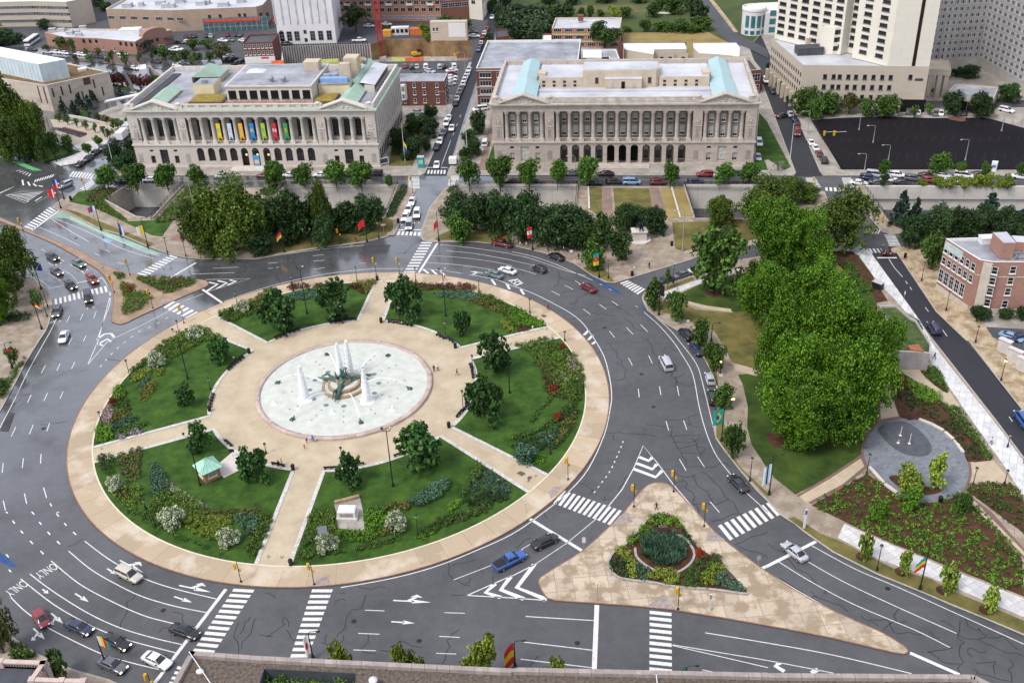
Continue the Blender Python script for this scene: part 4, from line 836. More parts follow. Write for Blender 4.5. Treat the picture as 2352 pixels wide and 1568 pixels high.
  at_=MB(); at_.box(31.5,59.3,6.9,29.5,ZR,ZR+4.6); at_.box(31.2,59.6,6.6,29.8,ZR+4.6,ZR+5.05); at_.build('attic_wall',M_limed,T)
  MB().box(31.8,59,7.2,29.2,ZR+5.055,ZR+5.1).build('attic_roof',M_greyroof,T)
  aw=winmesh('attic_opening',2.5,2.7,1,1,fr=.12,frame=M_dfr,glass=M_black)
  for i in range(8): inst('window',aw,T,(33.4+i*3.45,6.88,ZR+.8))
  sk=MB(); sk.add([(34,14,0),(40,14,0),(40,18,0),(34,18,0),(37,16,1.0)],[(0,1,4),(1,2,4),(2,3,4),(3,0,4)]); sk.build('skylight',mat('skylight glass',(.55,.6,.62),.3,.1,1),T,None,(0,6,ZR+5.1))
  lk=MB(); lk.box(59.61,70,13.5,27,ZR,ZR+3.1); lk.build('link_wall',M_cream,T); MB().box(59.62,70.2,13.3,27.2,ZR+3.103,ZR+3.3).build('link_roof',M_greyroof,T)
  MB().box(60,69,15,17.2,ZR+3.305,ZR+4.6).build('tarpaulin',mat('blue tarpaulin',(.22,.36,.62),.5,.15,.8),T)
  q=MB(); q.box(63,65.2,17.6,19.4,ZR+3.306,ZR+5.2).box(60.5,62.8,17.6,19.4,ZR+3.306,ZR+5.0); q.build('air_unit',mat('galvanised unit',(.32,.36,.42),.5,.2,1,metal=.3),T)
  for x0,x1,y0,y1,hh in ((53,58,22,26.5,3.6),(66,69.5,18,20,4.2),(66.5,71,22,27,4.8)):
   MB().box(x0,x1,y0,y1,ZR+3.31 if x0>59 else ZR+5.105,ZR+4.2+hh).build('plant_room',M_tanroof,T)
  for x,y in ((45.5,10.5),(49.5,10.5),(72,29)): MB().lathe([(.7,0),(.7,.5),(1.0,.9),(1.0,1.5),(.4,1.9),(.02,1.9)],12,0,(x,y,ZR+5.1)).build('roof_vent',mat('grey vent',(.3,.31,.33),.5,.2,1),T)
  for x0,x1 in ((19.5,30.5),(60.2,67)):
   MB().box(x0,x1,3.8,12,ZR+.003,ZR+.75).build('planter_frame',mat('brown planter frame',(.14,.09,.07),.8,.2,1),T)
   MB().box(x0+.35,x1-.35,4.2,11.6,ZR+.753,ZR+.9).build('roof_garden',M_sedum,T)
  pg=MB()
  for i in range(7): pg.box(31+i*4.2,31.15+i*4.2,2.6,6.5,ZR+.9,ZR+1.05)
  pg.build('pergola_beam',mat('rust beams',(.25,.13,.09),.8,.2,1),T)
  cl=MB(); cl.box(74.4,77.6,15,37,ZR,ZR+2.4); cl.build('clerestory',M_limed,T); MB().add([(73.05,15,ZR+3.2),(77.9,14.8,ZR+2.45),(77.9,37.2,ZR+2.45),(73.05,37,ZR+3.2)],[(0,1,2,3)]).build('clerestory_roof',M_silver,T)
  cw_=winmesh('clerestory_window',1.2,1.4,1,1,frame=M_dfr,sill=False)
  for i in range(11): inst('window',cw_,T,(77.63,16.5+i*1.9,ZR+.6),(0,0,PI/2))
  MB().box(2.2,5,1.5,36,ZR+.003,ZR+.3).build('roof_strip',mat('dark roof',(.05,.05,.055),.7,.2,1),T)
  MB().box(78.4,79.4,1.5,39,ZR+.003,ZR+.2).build('roof_strip',MATS['dark roof'],T)
 else:
  rf=MB(); rf.flat([(.8,.8),(W-.8,.8),(W-.8,D-.7),(.8,D-.7)],ZR); rf.build('roof',M_silver,T)
  g=MB()
  def gable(x0,x1,y0,y1,ze,zr):
   c=(x0+x1)/2; g.add([(x0,y0,ze),(x1,y0,ze),(x1,y1,ze),(x0,y1,ze),(c,y0,zr),(c,y1,zr)],[(0,4,5,3),(1,2,5,4),(2,3,5)],0)
   g.add([(x0+.3,y0,ZR),(x1-.3,y0,ZR),(x1-.3,y1-.1,ZR),(x0+.3,y1-.1,ZR),(x0+.3,y0,ze),(x1-.3,y0,ze),(x1-.3,y1-.1,ze),(x0+.3,y1-.1,ze)],[(1,2,6,5),(2,3,7,6),(3,0,4,7)],1)
  gable(5.9,13.6,1.4,17.5,ZC+1.2,ZC+2.8); gable(6.4,12.4,17.55,38.5,ZC+1.3,ZC+2.7)
  gable(66.9,74.6,1.4,17.5,ZC+1.2,ZC+2.8); gable(68,74,17.55,38.5,ZC+1.3,ZC+2.7)
  g.build('copper_roof',[M_copperb,M_tanroof],T)
  m1=MB(); m1.box(13.7,27.4,14.6,28,ZR,ZR+3.0).box(51.3,66.8,14.6,28,ZR,ZR+3.0); m1.build('attic_wall',M_tanroof,T)
  MB().box(13.8,27.39,14.7,28,ZR+3.003,ZR+3.12).box(51.4,66.7,14.7,28,ZR+3.003,ZR+3.12).build('attic_roof',M_silver,T)
  m2=MB(); m2.prism([(27.41,13.9),(50.2,13.9),(51.29,15.2),(51.29,23),(27.41,23)],ZR,ZR+5.4); m2.build('central_wall',M_tanroof,T)
  MB().prism([(27.8,14.3),(49.9,14.3),(50.9,15.4),(50.9,22.7),(27.8,22.7)],ZR+5.403,ZR+5.6).box(43,45.5,16,20,ZR+5.61,ZR+5.7).build('central_roof',M_silver,T)
  m3=MB(); m3.box(34.4,45.8,11.6,13.89,ZR,ZR+3.3); m3.build('stair_house',M_tanroof,T); MB().box(34.3,45.9,11.5,13.89,ZR+3.303,ZR+3.45).build('stair_roof',M_silver,T)
  dr=MB().box(39.5,40.6,11.5,11.57,ZR,ZR+2.6).build('door',M_black,T);
  for x in (36.7,43.4): MB().box(x-.4,x+.4,11.5,11.57,ZR,ZR+2.0).build('door',mat('grey door',(.35,.38,.42),.6,.1,1),T)
  sm=winmesh('roof_window',.9,.7,1,1,frame=M_dfr,sill=False); s2=winmesh('roof_window_tall',1.0,1.6,1,2,frame=M_dfr)
  for i in range(4):
   for x in (15+i*3.3,53+i*3.3): inst('window',sm,T,(x,14.57,ZR+1.4)); inst('window',sm,T,(x,14.57,ZR+.2))
  for x in (31.8,48.3): inst('window',s2,T,(x,13.87,ZR+1.6))
  for x0 in (13.2,64.6): MB().box(x0,x0+2.4,16,20,ZR+3.13,ZR+4.0).build('roof_hatch',M_tanroof,T)
  MB().box(13.7,66.8,9.5,11,ZR+.003,ZR+.5).build('roof_curb',M_silver,T)
 return T,dict(bays=bays,pcol=pcol,ZB=ZB,ZE=ZE)
LIB,LD=classical('library_building','pale limestone library with green copper roofs and coloured letter banners between its columns','',-2.6,'lib') if False else classical('library_building','pale limestone library with green copper roofs and coloured letter banners between its columns',-117.0,-2.6,'lib')
CRT,CD=classical('court_building','grey limestone colonnaded building with silver roofs and two pale blue copper ridges',0.0,-.3,'court')
def lettering(T,txt,x,y,z,size,m,rz=0.0,name='lettering',ext=.02):
 c=bpy.data.curves.new(name,'FONT'); c.body=txt; c.size=size; c.align_x='CENTER'; c.extrude=ext; c.space_line=1.0; c.materials.append(m)
 return textmesh(name,c,T,(x,y,z),(PI/2,0,rz))
M_let=mat('dark lettering',(.06,.05,.045),.7,0)
lettering(LIB,'THE\nFREE\nLIBRARY',78.4,-.08,11.2,.95,M_let); lettering(LIB,'THE\nFREE\nLIBRARY',1.9,-.08,11.2,.95,M_let)
BC=[((.75,.58,.02),(.12,.33,.5),'D','yellow'),((.55,.66,.76),(.7,.05,.08),'I','pale blue'),((.8,.42,.03),(.25,.45,.55),'C','orange'),((.02,.25,.62),(.85,.7,.1),'K','blue'),((.35,.55,.05),(.05,.3,.25),'E','lime green'),((.62,.03,.07),(.85,.85,.85),'N','red'),((.05,.32,.09),(.85,.5,.03),'S','dark green')]
ink=mat('dark banner print',(.03,.035,.045),.8,0)
for i,(c,lc,ch,nm) in enumerate(BC):
 x=LD['bays'][i+2]; w=V(-117,-2.6)+E1*x+E2*.45
 t=thing('banner','tall %s banner with the letter %s hanging between the library columns'%(nm,ch),'banner',(w.x,w.y,LD['ZB']+.9),VROT,'letter banners on the library')
 b=MB(); b.box(-.66,.66,-.03,.03,0,5.9); b.build('cloth',mat('banner '+nm,c,.8,.08,1),t)
 lettering(t,ch,0,-.045,3.0,1.75,mat('banner ink '+ch,lc,.8,0),name='letter')
 q=MB(); r=random.Random(i)
 q.add([(-.6,-.04,.25),(.6,-.04,.2),(.5,-.04,1.0),(.1,-.04,.8),(.25,-.04,1.7),(-.05,-.04,1.1),(-.35,-.04,1.5),(-.3,-.04,.8)],[(0,1,3),(1,2,3),(0,3,7),(3,4,5),(5,6,7),(3,5,7)]); q.build('print',ink,t)
t=thing('poster','blue and orange poster standing in the middle library doorway','poster',V(-117+LD['bays'][5],-2.75,.5),VROT); MB().box(-.95,.95,-.04,.04,0,3.8).build('panel',mat('poster blue',(.06,.3,.62),.6,.1,1),t); MB().box(-.7,.7,-.06,-.045,1.0,2.2).build('print',mat('poster orange',(.8,.45,.2),.6,.3,3),t)
M_beige=brickmat('beige brick',(.40,.30,.23),(.36,.27,.21),(.34,.27,.21),1.2,.4,.25)
M_red=brickmat('red brick',(.23,.085,.065),(.19,.07,.055),(.2,.12,.1),.8,.28,.3)
M_red2=brickmat('dark red brick',(.16,.055,.045),(.13,.05,.04),(.14,.09,.08),.8,.28,.3)
M_pinkb=brickmat('pink brown brick',(.36,.19,.15),(.31,.16,.125),(.36,.26,.21),.7,.25,.25)
M_orangeb=brickmat('orange brick',(.42,.21,.13),(.37,.18,.11),(.4,.26,.18),.8,.28,.25)
M_whitew=mat('white rendered wall',(.66,.66,.68),.8,.12,.12,detail=8)
M_offw=brickmat('cream white panels',(.70,.67,.58),(.68,.65,.56),(.55,.52,.46),6,2.9,.08,.03)
M_tanw=brickmat('tan panels',(.50,.44,.36),(.48,.42,.345),(.4,.35,.29),3,1.4,.15,.02)
M_grit2=mat('grey apartment concrete',(.40,.38,.36),.85,.15,.3)
M_barn=brickmat('limestone slabs',(.50,.44,.37),(.43,.375,.31),(.3,.26,.21),4.6,2.3,.3,.03)
M_milk=mat('milky glass',(.52,.62,.66),.35,.15,.2)
M_wroof=mat('white roof',(.74,.74,.78),.6,.1,.2,detail=8)
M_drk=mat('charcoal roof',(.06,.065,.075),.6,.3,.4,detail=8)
M_trim=mat('stone trim',(.52,.47,.40),.85,.15,.8)
M_wtrim=mat('white trim',(.68,.68,.68),.7,.08,1)
M_unit=mat('grey roof unit',(.42,.43,.45),.6,.2,1.2)
BO={}
def block(name,label,roof,h,wm,rm,cat='building',z0=0.0,par=.6,cap=None,T=None,part='wall'):
 q=ccw([Vector((p[0],p[1],0)) for p in roof]); c=sum(q,Vector())/len(q)
 if T is None: T=thing(name,label,cat,(c.x,c.y,z0))
 o=T.location; n=len(q); l=[p-Vector((o.x,o.y,0)) for p in q]
 w=MB(); zb=z0-o.z
 w.add([(p.x,p.y,zb) for p in l]+[(p.x,p.y,zb+h) for p in l],[(i,(i+1)%n,n+(i+1)%n,n+i) for i in range(n)],0)
 cc=sum(l,Vector())/n
 ins=[p+(cc-p).normalized()*.45 for p in l]
 if par:
  w.add([(p.x,p.y,zb+h) for p in l]+[(p.x,p.y,zb+h) for p in ins]+[(p.x,p.y,zb+h-par) for p in ins],[f for i in range(n) for f in ((i,(i+1)%n,n+(i+1)%n,n+i),(n+i,n+(i+1)%n,2*n+(i+1)%n,2*n+i))],1)
 w.build(part,[wm,cap or wm],T)
 r=MB(); r.flat(ins if par else l,zb+h-(par or 0)+.01); r.build('roof' if part=='wall' else part+'_roof',rm,T)
 BO[T.name]=q; return T
def fac(T,p0,p1,me,xs,zs,name='window',cap=100,off=.03):
 "windows along the ground line p0->p1 (left to right seen from outside), xs metres or count"
 p0=Vector((p0[0],p0[1],0));p1=Vector((p1[0],p1[1],0)); d=p1-p0; L=d.length; u=d/L; nn=Vector((u.y,-u.x,0)); rz=math.atan2(u.y,u.x)
 if isinstance(xs,int): xs=[L*(i+.5)/xs for i in range(xs)]
 o=T.location; sp=[]
 for z in zs:
  for x in xs: w=p0+u*x+nn*off-Vector((o.x,o.y,0)); sp.append((w.x,w.y,z-o.z,rz))
 put_windows(T,me,sp,name,cap)
def unit(T,pts,z,h,m,name='roof_unit'):
 for p in pts:
  w=p[0]-T.location.x,p[1]-T.location.y; MB().box(-p[2]/2,p[2]/2,-p[3]/2,p[3]/2,0,h).box(-p[2]/2-.1,p[2]/2+.1,-p[3]/2-.1,p[3]/2+.1,h+.002,h+.15).build(name,m,T,None,(w[0],w[1],z-T.location.z))
def RS(s,z): return [Vector((p.x,p.y,0)) for p in G(s,z)]
W1=winmesh('wide_window',3.4,1.5,4,1,frame=M_wtrim,sill=False); W2=winmesh('sash_window',1.1,1.7,1,2,frame=M_wtrim); W3=winmesh('plain_window',1.3,1.6,2,1,frame=M_dfr,sill=False); W4=winmesh('big_window',3.0,2.6,3,2,frame=M_wtrim,sill=False)
h=hgt(P('@00 1600,288')[0],P('@00 1600,92')[0][1])
r=RS('@00 970,82 1575,96 2352,64 @10 62,45 @10 250,-170 @00 1400,-190 1120,0',h); T=block('store_building','long beige brick store with a glass entrance and red awning at the top left',r,h,M_beige,M_silver,par=1.0,cap=M_trim)
f0,f1,f2=r[0],r[1],r[2]
fac(T,f0,f1,W1,[2+i*6 for i in range(4)]+[27,33,38],[h*.52]); fac(T,f1,f2,W3,[17,22,31,33.5,41,44,50,52.5,59,62],[h*.55])
u=(f2-f1).normalized(); n_=Vector((u.y,-u.x,0)); o=T.location
def onw(x,off,z): w=f1+u*x+n_*off-Vector((o.x,o.y,0)); return (w.x,w.y,z)
rz=math.atan2(u.y,u.x)
def lbox(T,name,m,x0,x1,y0,y1,z0,z1,base=None):
 b=MB().box(x0,x1,y0,y1,z0,z1).build(name,m,T); b.location=onw(0,0,0) if base is None else base; b.rotation_euler=(0,0,rz); return b
lbox(T,'entrance_glass',mat('teal shopfront glass',(.06,.13,.14),.15,.4,.4,spec=.7),14,44,-2.5,-.05,0,5.6); lbox(T,'awning',mat('red awning',(.62,.08,.05),.6,.1,.5),14.5,41,-2.9,-2.52,4.2,5.3)
eb=MB()
for i in range(13): eb.box(14+i*2.5-.08,14+i*2.5+.08,-2.58,-2.51,0,5.6)
for z in (1.9,3.6): eb.box(14,44,-2.57,-2.51,z,z+.12)
e=eb.build('mullion',M_unit,T); e.location=onw(0,0,0); e.rotation_euler=(0,0,rz)
lbox(T,'sign',mat('red sign',(.6,.05,.05),.6,0),46,48,-.2,-.05,2.5,4.3)
for i in range(3): lbox(T,'loading_bay',mat('bay glass',(.25,.3,.33),.3,.3,.8),50+i*8,55+i*8,-.3,-.05,2,4.5)
rr=random.Random(5)
unit(T,[(p.x+rr.uniform(-3,3),p.y+rr.uniform(-2,2),rr.uniform(2,5),rr.uniform(2,4)) for p in G('@00 1150,50 1260,45 1420,30 1530,45 1640,40 1820,25 1900,10 2090,30 2230,10 1680,10',h)],h-1,1.6,M_unit)
h=hgt(P('@00 1215,508')[0],P('@00 1215,384')[0][1])
r=RS('@00 408,298 600,342 888,352 1240,384 1310,345 1575,275 1480,262 1010,268 620,262',h); T=block('brick_store','low red brown brick store with an arched gable beside the wet street',r,h,M_pinkb,M_silver,par=.8,cap=M_trim)
fac(T,r[1],r[2],W3,[9+i*3.2 for i in range(4)],[h*.62]); fac(T,r[2],r[3],W3,[13+i*3 for i in range(7)],[h*.62]); fac(T,r[2],r[3],W2,[2.5,9],[1]); fac(T,r[3],r[5],W3,[3,6,9,12],[h*.5])
a,b=r[4],r[5]; c=(a+b)/2; u2=(b-a).normalized(); g=MB(); pr=[(math.cos(PI*i/10)*6.2,math.sin(PI*i/10)*2.6) for i in range(11)]
cc=a+u2*6.2; bk=Vector((-u2.y,u2.x,0))*3
g.add([tuple(cc+u2*x-T.location+Vector((0,0,h+z))) for x,z in pr]+[tuple(cc+u2*x+bk-T.location+Vector((0,0,h+z))) for x,z in pr],[tuple(range(10,-1,-1))]+[(i,i+1,12+i,11+i) for i in range(10)])
g.build('arched_gable',M_pinkb,T)
unit(T,[(p.x,p.y,9,5) for p in G('@00 1205,300',h)],h-.8,2.4,M_wtrim); unit(T,[(p.x,p.y,3,2) for p in G('@00 480,272 560,275 640,300 700,290 760,250 720,315',h)],h-.8,1.2,M_unit)
MB().box(-6,6,-2,2,3,3.3).box(-5.8,-5.5,-1.8,-1.5,0,3).box(5.5,5.8,-1.8,-1.5,0,3).build('porch',M_drk,T,None,tuple(G('@00 1490,410')[0]-T.location))
h=12.0; r=RS('@00 -300,25 300,12 605,18 830,-25 760,-120 -300,-90',h); T=block('hospital_building','long tan building with rows of windows at the top left corner',r,h,M_tanw,M_wroof,par=.8,cap=M_wtrim)
for zz in (2,5.4,8.4): fac(T,r[0],r[1],W1,16,[zz]); fac(T,r[1],r[2],W1,9,[zz])
r=RS('@00 415,128 560,150 570,95 470,85',5); T=block('low_annex','small tan annex in front of the long hospital building',r,5,M_tanw,M_tanroof)
r=RS('@00 285,90 425,85 410,125 280,128',4.0); T=block('canopy_roof','pale green canopy roof by the hospital driveway',r,.5,M_whitew,mat('pale green roof',(.45,.62,.55),.5,.1,.5),cat='canopy',z0=3.5,par=0)
for p in r: MB().tube([(p.x-T.location.x,p.y-T.location.y,-3.5),(p.x-T.location.x,p.y-T.location.y,0)],.15,6).build('post',M_wtrim,T)
g=G('@10 213,412 742,400 797,252'); a,b,c=g; d=a+(c-b); r=[a,b,c,d]
T=block('windowless_tower','tall white windowless tower with vertical ribs and a row of ground floor windows',r,62,M_whitew,M_wroof,par=1)
ub=MB(); u=(b-a).normalized(); n_=Vector((u.y,-u.x,0)); L=(b-a).length
for i in range(9):
 x=L*i/8; w=a+u*x+n_*.02-T.location;
 k=.35 if i%2==0 else .6
 ub.add([(w.x-u.x*k,w.y-u.y*k,9),(w.x+n_.x*.35,w.y+n_.y*.35,9),(w.x+u.x*k,w.y+u.y*k,9),(w.x-u.x*k,w.y-u.y*k,62),(w.x+n_.x*.35,w.y+n_.y*.35,62),(w.x+u.x*k,w.y+u.y*k,62)],[(0,1,4,3),(1,2,5,4)])
ub.build('rib',mat('grey white rib',(.52,.54,.56),.8,.2,.3),T)
fac(T,a,b,winmesh('tower_window',2.3,4.2,2,3,frame=M_unit,sill=False),[1.8,5.2,8.6,15.6,19.2,23.0],[1.5]); fac(T,a,b,W3,[1.8,12.4,12.4],[1.0,4.5])
MB().box(-1.2,1.2,-.6,.1,52,54).build('window_bay',M_drk,T,None,tuple(a+u*L*.43+n_*.3-T.location))
g=G('@10 770,200 1020,190 1708,196'); a,b=g[0],g[2]; u=(b-a).normalized(); bk=Vector((-u.y,u.x,0)); h=10.5
T=block('apartment_block','orange brick apartment block with a long dark slate roof behind the building site',[a,b,b+bk*16,a+bk*16],h,M_orangeb,M_drk,par=0)
rf=MB(); o=T.location; P3=lambda p,z:(p.x-o.x,p.y-o.y,z)
rf.add([P3(a-bk*.8,h),P3(b-bk*.8,h),P3(b+bk*8,h+6),P3(a+bk*8,h+6),P3(b+bk*16.5,h),P3(a+bk*16.5,h)],[(0,1,2,3),(3,2,4,5)]); rf.build('slate_roof',mat('slate',(.07,.08,.10),.6,.25,.6),T)
WA=winmesh('flat_window',2.2,1.8,2,1,frame=M_wtrim,sill=False); WB_=winmesh('flat_blue_window',2.6,1.5,3,1,frame=M_wtrim,glass=mat('blue grey glass',(.2,.24,.34),.3,.2,1),sill=False)
fac(T,a,b,WB_,15,[1.2]); fac(T,a,b,WA,15,[4.4,7.6])
bb=MB()
for i in range(1,15,3):
 w=a+u*((b-a).length*(i+.5)/15); MB().box(-1.5,1.5,-1.1,-.05,0,.2).box(-1.5,1.5,-1.1,-1.02,.203,1.1).build('balcony',M_wtrim,T,None,P3(w,7.4)).rotation_euler=(0,0,math.atan2(u.y,u.x))
st=MB()
c0,c1=b+u*.3,at(P('@10 1960,175')[0]); T=block('apartment_tower','red brick apartment tower with white framed window bands by the far street',[c0,c1,c1+bk*14,c0+bk*14],34,M_red,M_drk)
WC=winmesh('banded_window',3.2,2.0,3,2,frame=M_wtrim,sill=False); fac(T,c0,c1,WC,4,[6+3.1*i for i in range(9)])
d0,d1=c1+u*.2,at(P('@10 2085,190')[0]); T=block('cream_tower','cream apartment tower beside the far street with metal balconies',[d0,d1,d1+bk*22,d0+bk*22],36,M_offw,M_drk); fac(T,d0,d1,WA,[2.5],[7+3.1*i for i in range(9)]); fac(T,d1,d1+bk*22,WA,5,[7+3.1*i for i in range(9)])
g=G('@00 2258,588 @10 182,578'); a,b=g; u=(b-a).normalized(); bk=Vector((-u.y,u.x,0)); h=8.8
T=block('row_house','three storey red brick corner house with a white shopfront in front of the white tower',[a,b,b+bk*13,a+bk*13],h,M_red2,M_drk); fac(T,a,b,W2,7,[3.6,6.3])
fr=MB(); fr.box(0,(b-a).length,-.3,-.02,0,2.9); o=fr.build('shopfront',M_wtrim,T,None,tuple(a-T.location)); o.rotation_euler=(0,0,math.atan2(u.y,u.x))
sg=MB(); sg.box((b-a).length*.55,(b-a).length*.8,-.4,-.32,2.0,2.7); o=sg.build('shop_sign',mat('red shop sign',(.6,.04,.04),.6,0),T,None,tuple(a-T.location)); o.rotation_euler=(0,0,math.atan2(u.y,u.x))
T=block('brick_house','dark red brick house with a white bay window beside the car park behind the library',[V(-44,56.6),V(-24.3,56.6),V(-24.3,66),V(-44,66)],9.2,M_red2,M_greyroof,cap=M_unit)
fac(T,V(-44,56.6),V(-24.3,56.6),W2,[3,4.8,8.6,12.2,17],[1.2,4.2,6.9]); fac(T,V(-24.3,56.6),V(-24.3,66),W2,3,[1.2,4.2,6.9])
bw=V(-40.6,56.6)-T.location; MB().prism([(-2.4,0),(-1.8,-1.1),(1.8,-1.1),(2.4,0)],2.6,8.2,0,cap0=True).build('bay',M_wtrim,T,None,(bw.x,bw.y,0)).rotation_euler=(0,0,VROT)
for z in (3.2,5.9):
 for x in (-1.2,0,1.2): inst('window',winmesh('bay_window',.95,1.7,2,2,frame=M_wtrim,sill=False),T,(bw.x+x*E1.x+1.13*E1.y,bw.y+x*E1.y-1.13*E1.x,z),(0,0,VROT))
T=block('brick_workshop','four storey brown brick building with white roof edges behind the court building',[V(-12.2,55.8),V(24,55.8),V(24,92),V(-12.2,92)],14.0,M_red2,M_greyroof,par=.9,cap=M_wtrim)
fac(T,V(-12.2,55.8),V(24,55.8),winmesh('strip_window',4.2,1.9,4,1,frame=M_wtrim),[3.2,9.5,16],[1.2,4.6,7.6,10.6]); fac(T,V(-12.2,92),V(-12.2,55.8),W2,8,[1.2,4.6,7.6,10.6])
tb=MB(); o=T.location
for z in (3.9,7.0,13.0): q=V(-12.2,55.8)-o; tb.box(0,24,-.12,-.02,z,z+.35)
tb.build('band',M_trim,T,None,tuple(V(-12.2,55.8)-Vector((o.x,o.y,0)))).rotation_euler=(0,0,VROT)
g=G('@20 368,440 990,440'); a,b=g; u=(b-a).normalized(); bk=Vector((-u.y,u.x,0)); h=hgt(P('@20 985,440')[0],P('@20 0,258')[0][1])
T=block('school_building','three storey brick building with yellow window bands behind the court building',[a,b,b+bk*17,a+bk*17],h,M_orangeb,M_silver,par=.8,cap=M_trim)
fac(T,a,b,W1,6,[.6,3.6,6.6]); yb=MB()
for z in (2.4,5.3): yb.box(0,(b-a).length,-.25,-.02,z,z+.5)
yb.build('window_band',mat('olive yellow band',(.5,.48,.25),.8,.1,1),T,None,tuple(a-T.location)).rotation_euler=(0,0,math.atan2(u.y,u.x))
unit(T,[(a.x+13,a.y+10,2.2,2)],h,2.2,M_red,'chimney')
def low(nm,lab,s,h,wm,rm,**k): r=RS(s,h); return block(nm,lab,r,h,wm,rm,**k),r
low('flat_roof_house','narrow brick house with a white flat roof beside the school building','@20 280,312 362,310 365,420 275,418',6,M_red,M_wroof)
low('flat_roof_house','low white roofed block in front of the school building','@20 372,408 548,402 555,500 372,505',4.5,M_tanw,M_wroof)
T,r=low('flat_roof_hall','flat grey roofed hall with a square white roof panel behind the court building','@20 580,455 955,452 990,540 905,545 900,520 525,545 520,500',5,M_red2,M_greyroof,cap=M_wtrim)
q=RS('@20 652,465 820,465 824,530 652,530',5.2); MB().prism([p-T.location for p in ccw(q)],4.6,5.2).build('roof_panel',M_wroof,T)
T,r=low('chimney_stack','dark brown square chimney stack beside the flat hall','@20 972,385 1020,385 1022,405 972,405',9,M_red2,M_drk,cat='chimney')
for s,lab,n in (('@20 1025,398 1585,395 1605,450 1310,455 1300,500 1030,455','white roofed terrace of cream houses, left of the pair, behind the court building',9),('@20 1665,398 2060,395 2092,440 2090,520 1900,500 1720,490 1668,440','white roofed terrace of cream houses, right of the pair, behind the court building',6)):
 T,r=low('terrace_houses',lab,s,6.2,M_tanw,M_wroof,cap=M_wtrim)
 g=G(s,0.0)
 base=T.location
 for i,(x0,x1) in enumerate(((1340,1410),(1415,1490),(1530,1612)) if n==9 else ((1740,1800),(1820,1890),(1920,2000),(2010,2085))):
  q=RS('@20 %d,450 %d,450 %d,495 %d,495'%(x0,x1,x1+4,x0+2),4.6); b2=MB(); b2.prism([p-base for p in ccw(q)],0,4.6,0,1); b2.build('rear_wing',[M_tanw,mat('mossy roof',(.22,.25,.22),.7,.2,1) if n==9 else M_wroof],T)
  qq=ccw(q); qq=sorted(qq,key=lambda p:p.y)[:2]; qq=sorted(qq,key=lambda p:p.x); fac(T,qq[0],qq[1],W3,1,[1.8])
T,r=low('brick_depot','brown brick building with a dark hollow roof right of the court building','@20 2025,525 2190,518 2290,640 2125,655',9.0,M_red2,M_drk,par=1.6,cap=M_trim)
fac(T,r[3],r[2],W4,2,[1,5])
T,r=low('pavilion_shed','low brick porch in front of the brown brick building','@20 2130,655 2295,655 2310,700 2140,700',5.5,M_red,M_drk)
c=at(P('@20 2232,335')[0]); h=hgt(P('@20 2232,335')[0],P('@20 0,85')[0][1])
T=thing('rounded_building','white modern building with a round glazed corner tower at the top right','building',(c.x,c.y,0)); R_=(at(P('@20 2340,335')[0])-c).length
ro=MB(); ro.lathe([(R_,0),(R_,h-1.2)],28).lathe([(R_+.2,h-1.2),(R_+.2,h),(R_-.6,h),(R_-.6,h-.6)],28); ro.build('wall',M_whitew,T,None,(0,R_,0)); MB().lathe([(R_-.6,h-.6),(.01,h-.5)],28).build('roof',M_wroof,T,None,(0,R_,0))
tg=mat('teal glass',(.03,.16,.18),.12,.3,.4,spec=.7)
for a0 in (-145,-115,-85,-55):
 g=MB();
 for z0,z1 in ((.6,2.2),(3.4,h-3)): g.add([((R_+.06)*math.cos(rad(a0+k*5)),(R_+.06)*math.sin(rad(a0+k*5)),z) for z in (z0,z1) for k in range(5)],[(i,i+1,6+i,5+i) for i in range(4)])
 g.build('window',tg,T,None,(0,R_,0))
w=MB(); w.box(R_*.8,R_*.8+34,1,18,0,h-2); w.build('wing_wall',M_whitew,T);
for i in range(6):
 for z in (1,4.5,8): MB().box(R_+1+i*4,R_+3.6+i*4,.93,.99,z,z+2.3).build('window',tg,T)
hp=16.0
fl,fr,bl=RS('@30 320,600 1485,612 38,355',hp)
u=(fr-fl).normalized(); lf=(bl-fl); r=[fl,fr,fr+lf*.55,bl]
T=block('hotel_podium','four storey cream hotel wing with small square windows beside the empty car park',r,hp,M_tanw,M_silver,par=.5,cap=mat('roof edge',(.3,.38,.38),.6,.1,1))
WH=winmesh('hotel_window',1.25,1.55,1,1,fr=.12,frame=M_drk); L=(fr-fl).length; sc=L/(1485-320)
xs=[(x-320)*sc for x in (540,620,677,757,828,910,990,1070,1148)]
fac(T,fl,fr,WH,xs,[hp-4.6,hp-8.1,hp-11.6]); fac(T,fl,fr,WH,[(1328-320)*sc],[hp-4.4])
WS=winmesh('narrow_window',.8,1.4,1,1,fr=.1,frame=M_drk,sill=False); fac(T,bl,fl,WS,15,[hp-4.2,hp-7.2,hp-10.0]);
for i in range(7): p=bl+(fl-bl)*(i+.3)/7.5; n_=Vector(((fl-bl).normalized().y,-(fl-bl).normalized().x,0)); MB().box(-.5,.5,-.5,.5,0,5.2).build('pier',M_tanw,T,None,tuple(p+n_*1.2-T.location))
q=MB().box(0,8,-.15,-.02,0,4.6).build('garage_opening',M_black,T,None,tuple(fl+u*((1280-320)*sc)-T.location)); q.rotation_euler=(0,0,math.atan2(u.y,u.x))
MB().box(0,2.6,-.1,-.02,hp-4.9,hp-4.1).build('vent_slot',M_drk,T,None,tuple(fl+u*((1372-320)*sc)-T.location)).rotation_euler=(0,0,math.atan2(u.y,u.x))
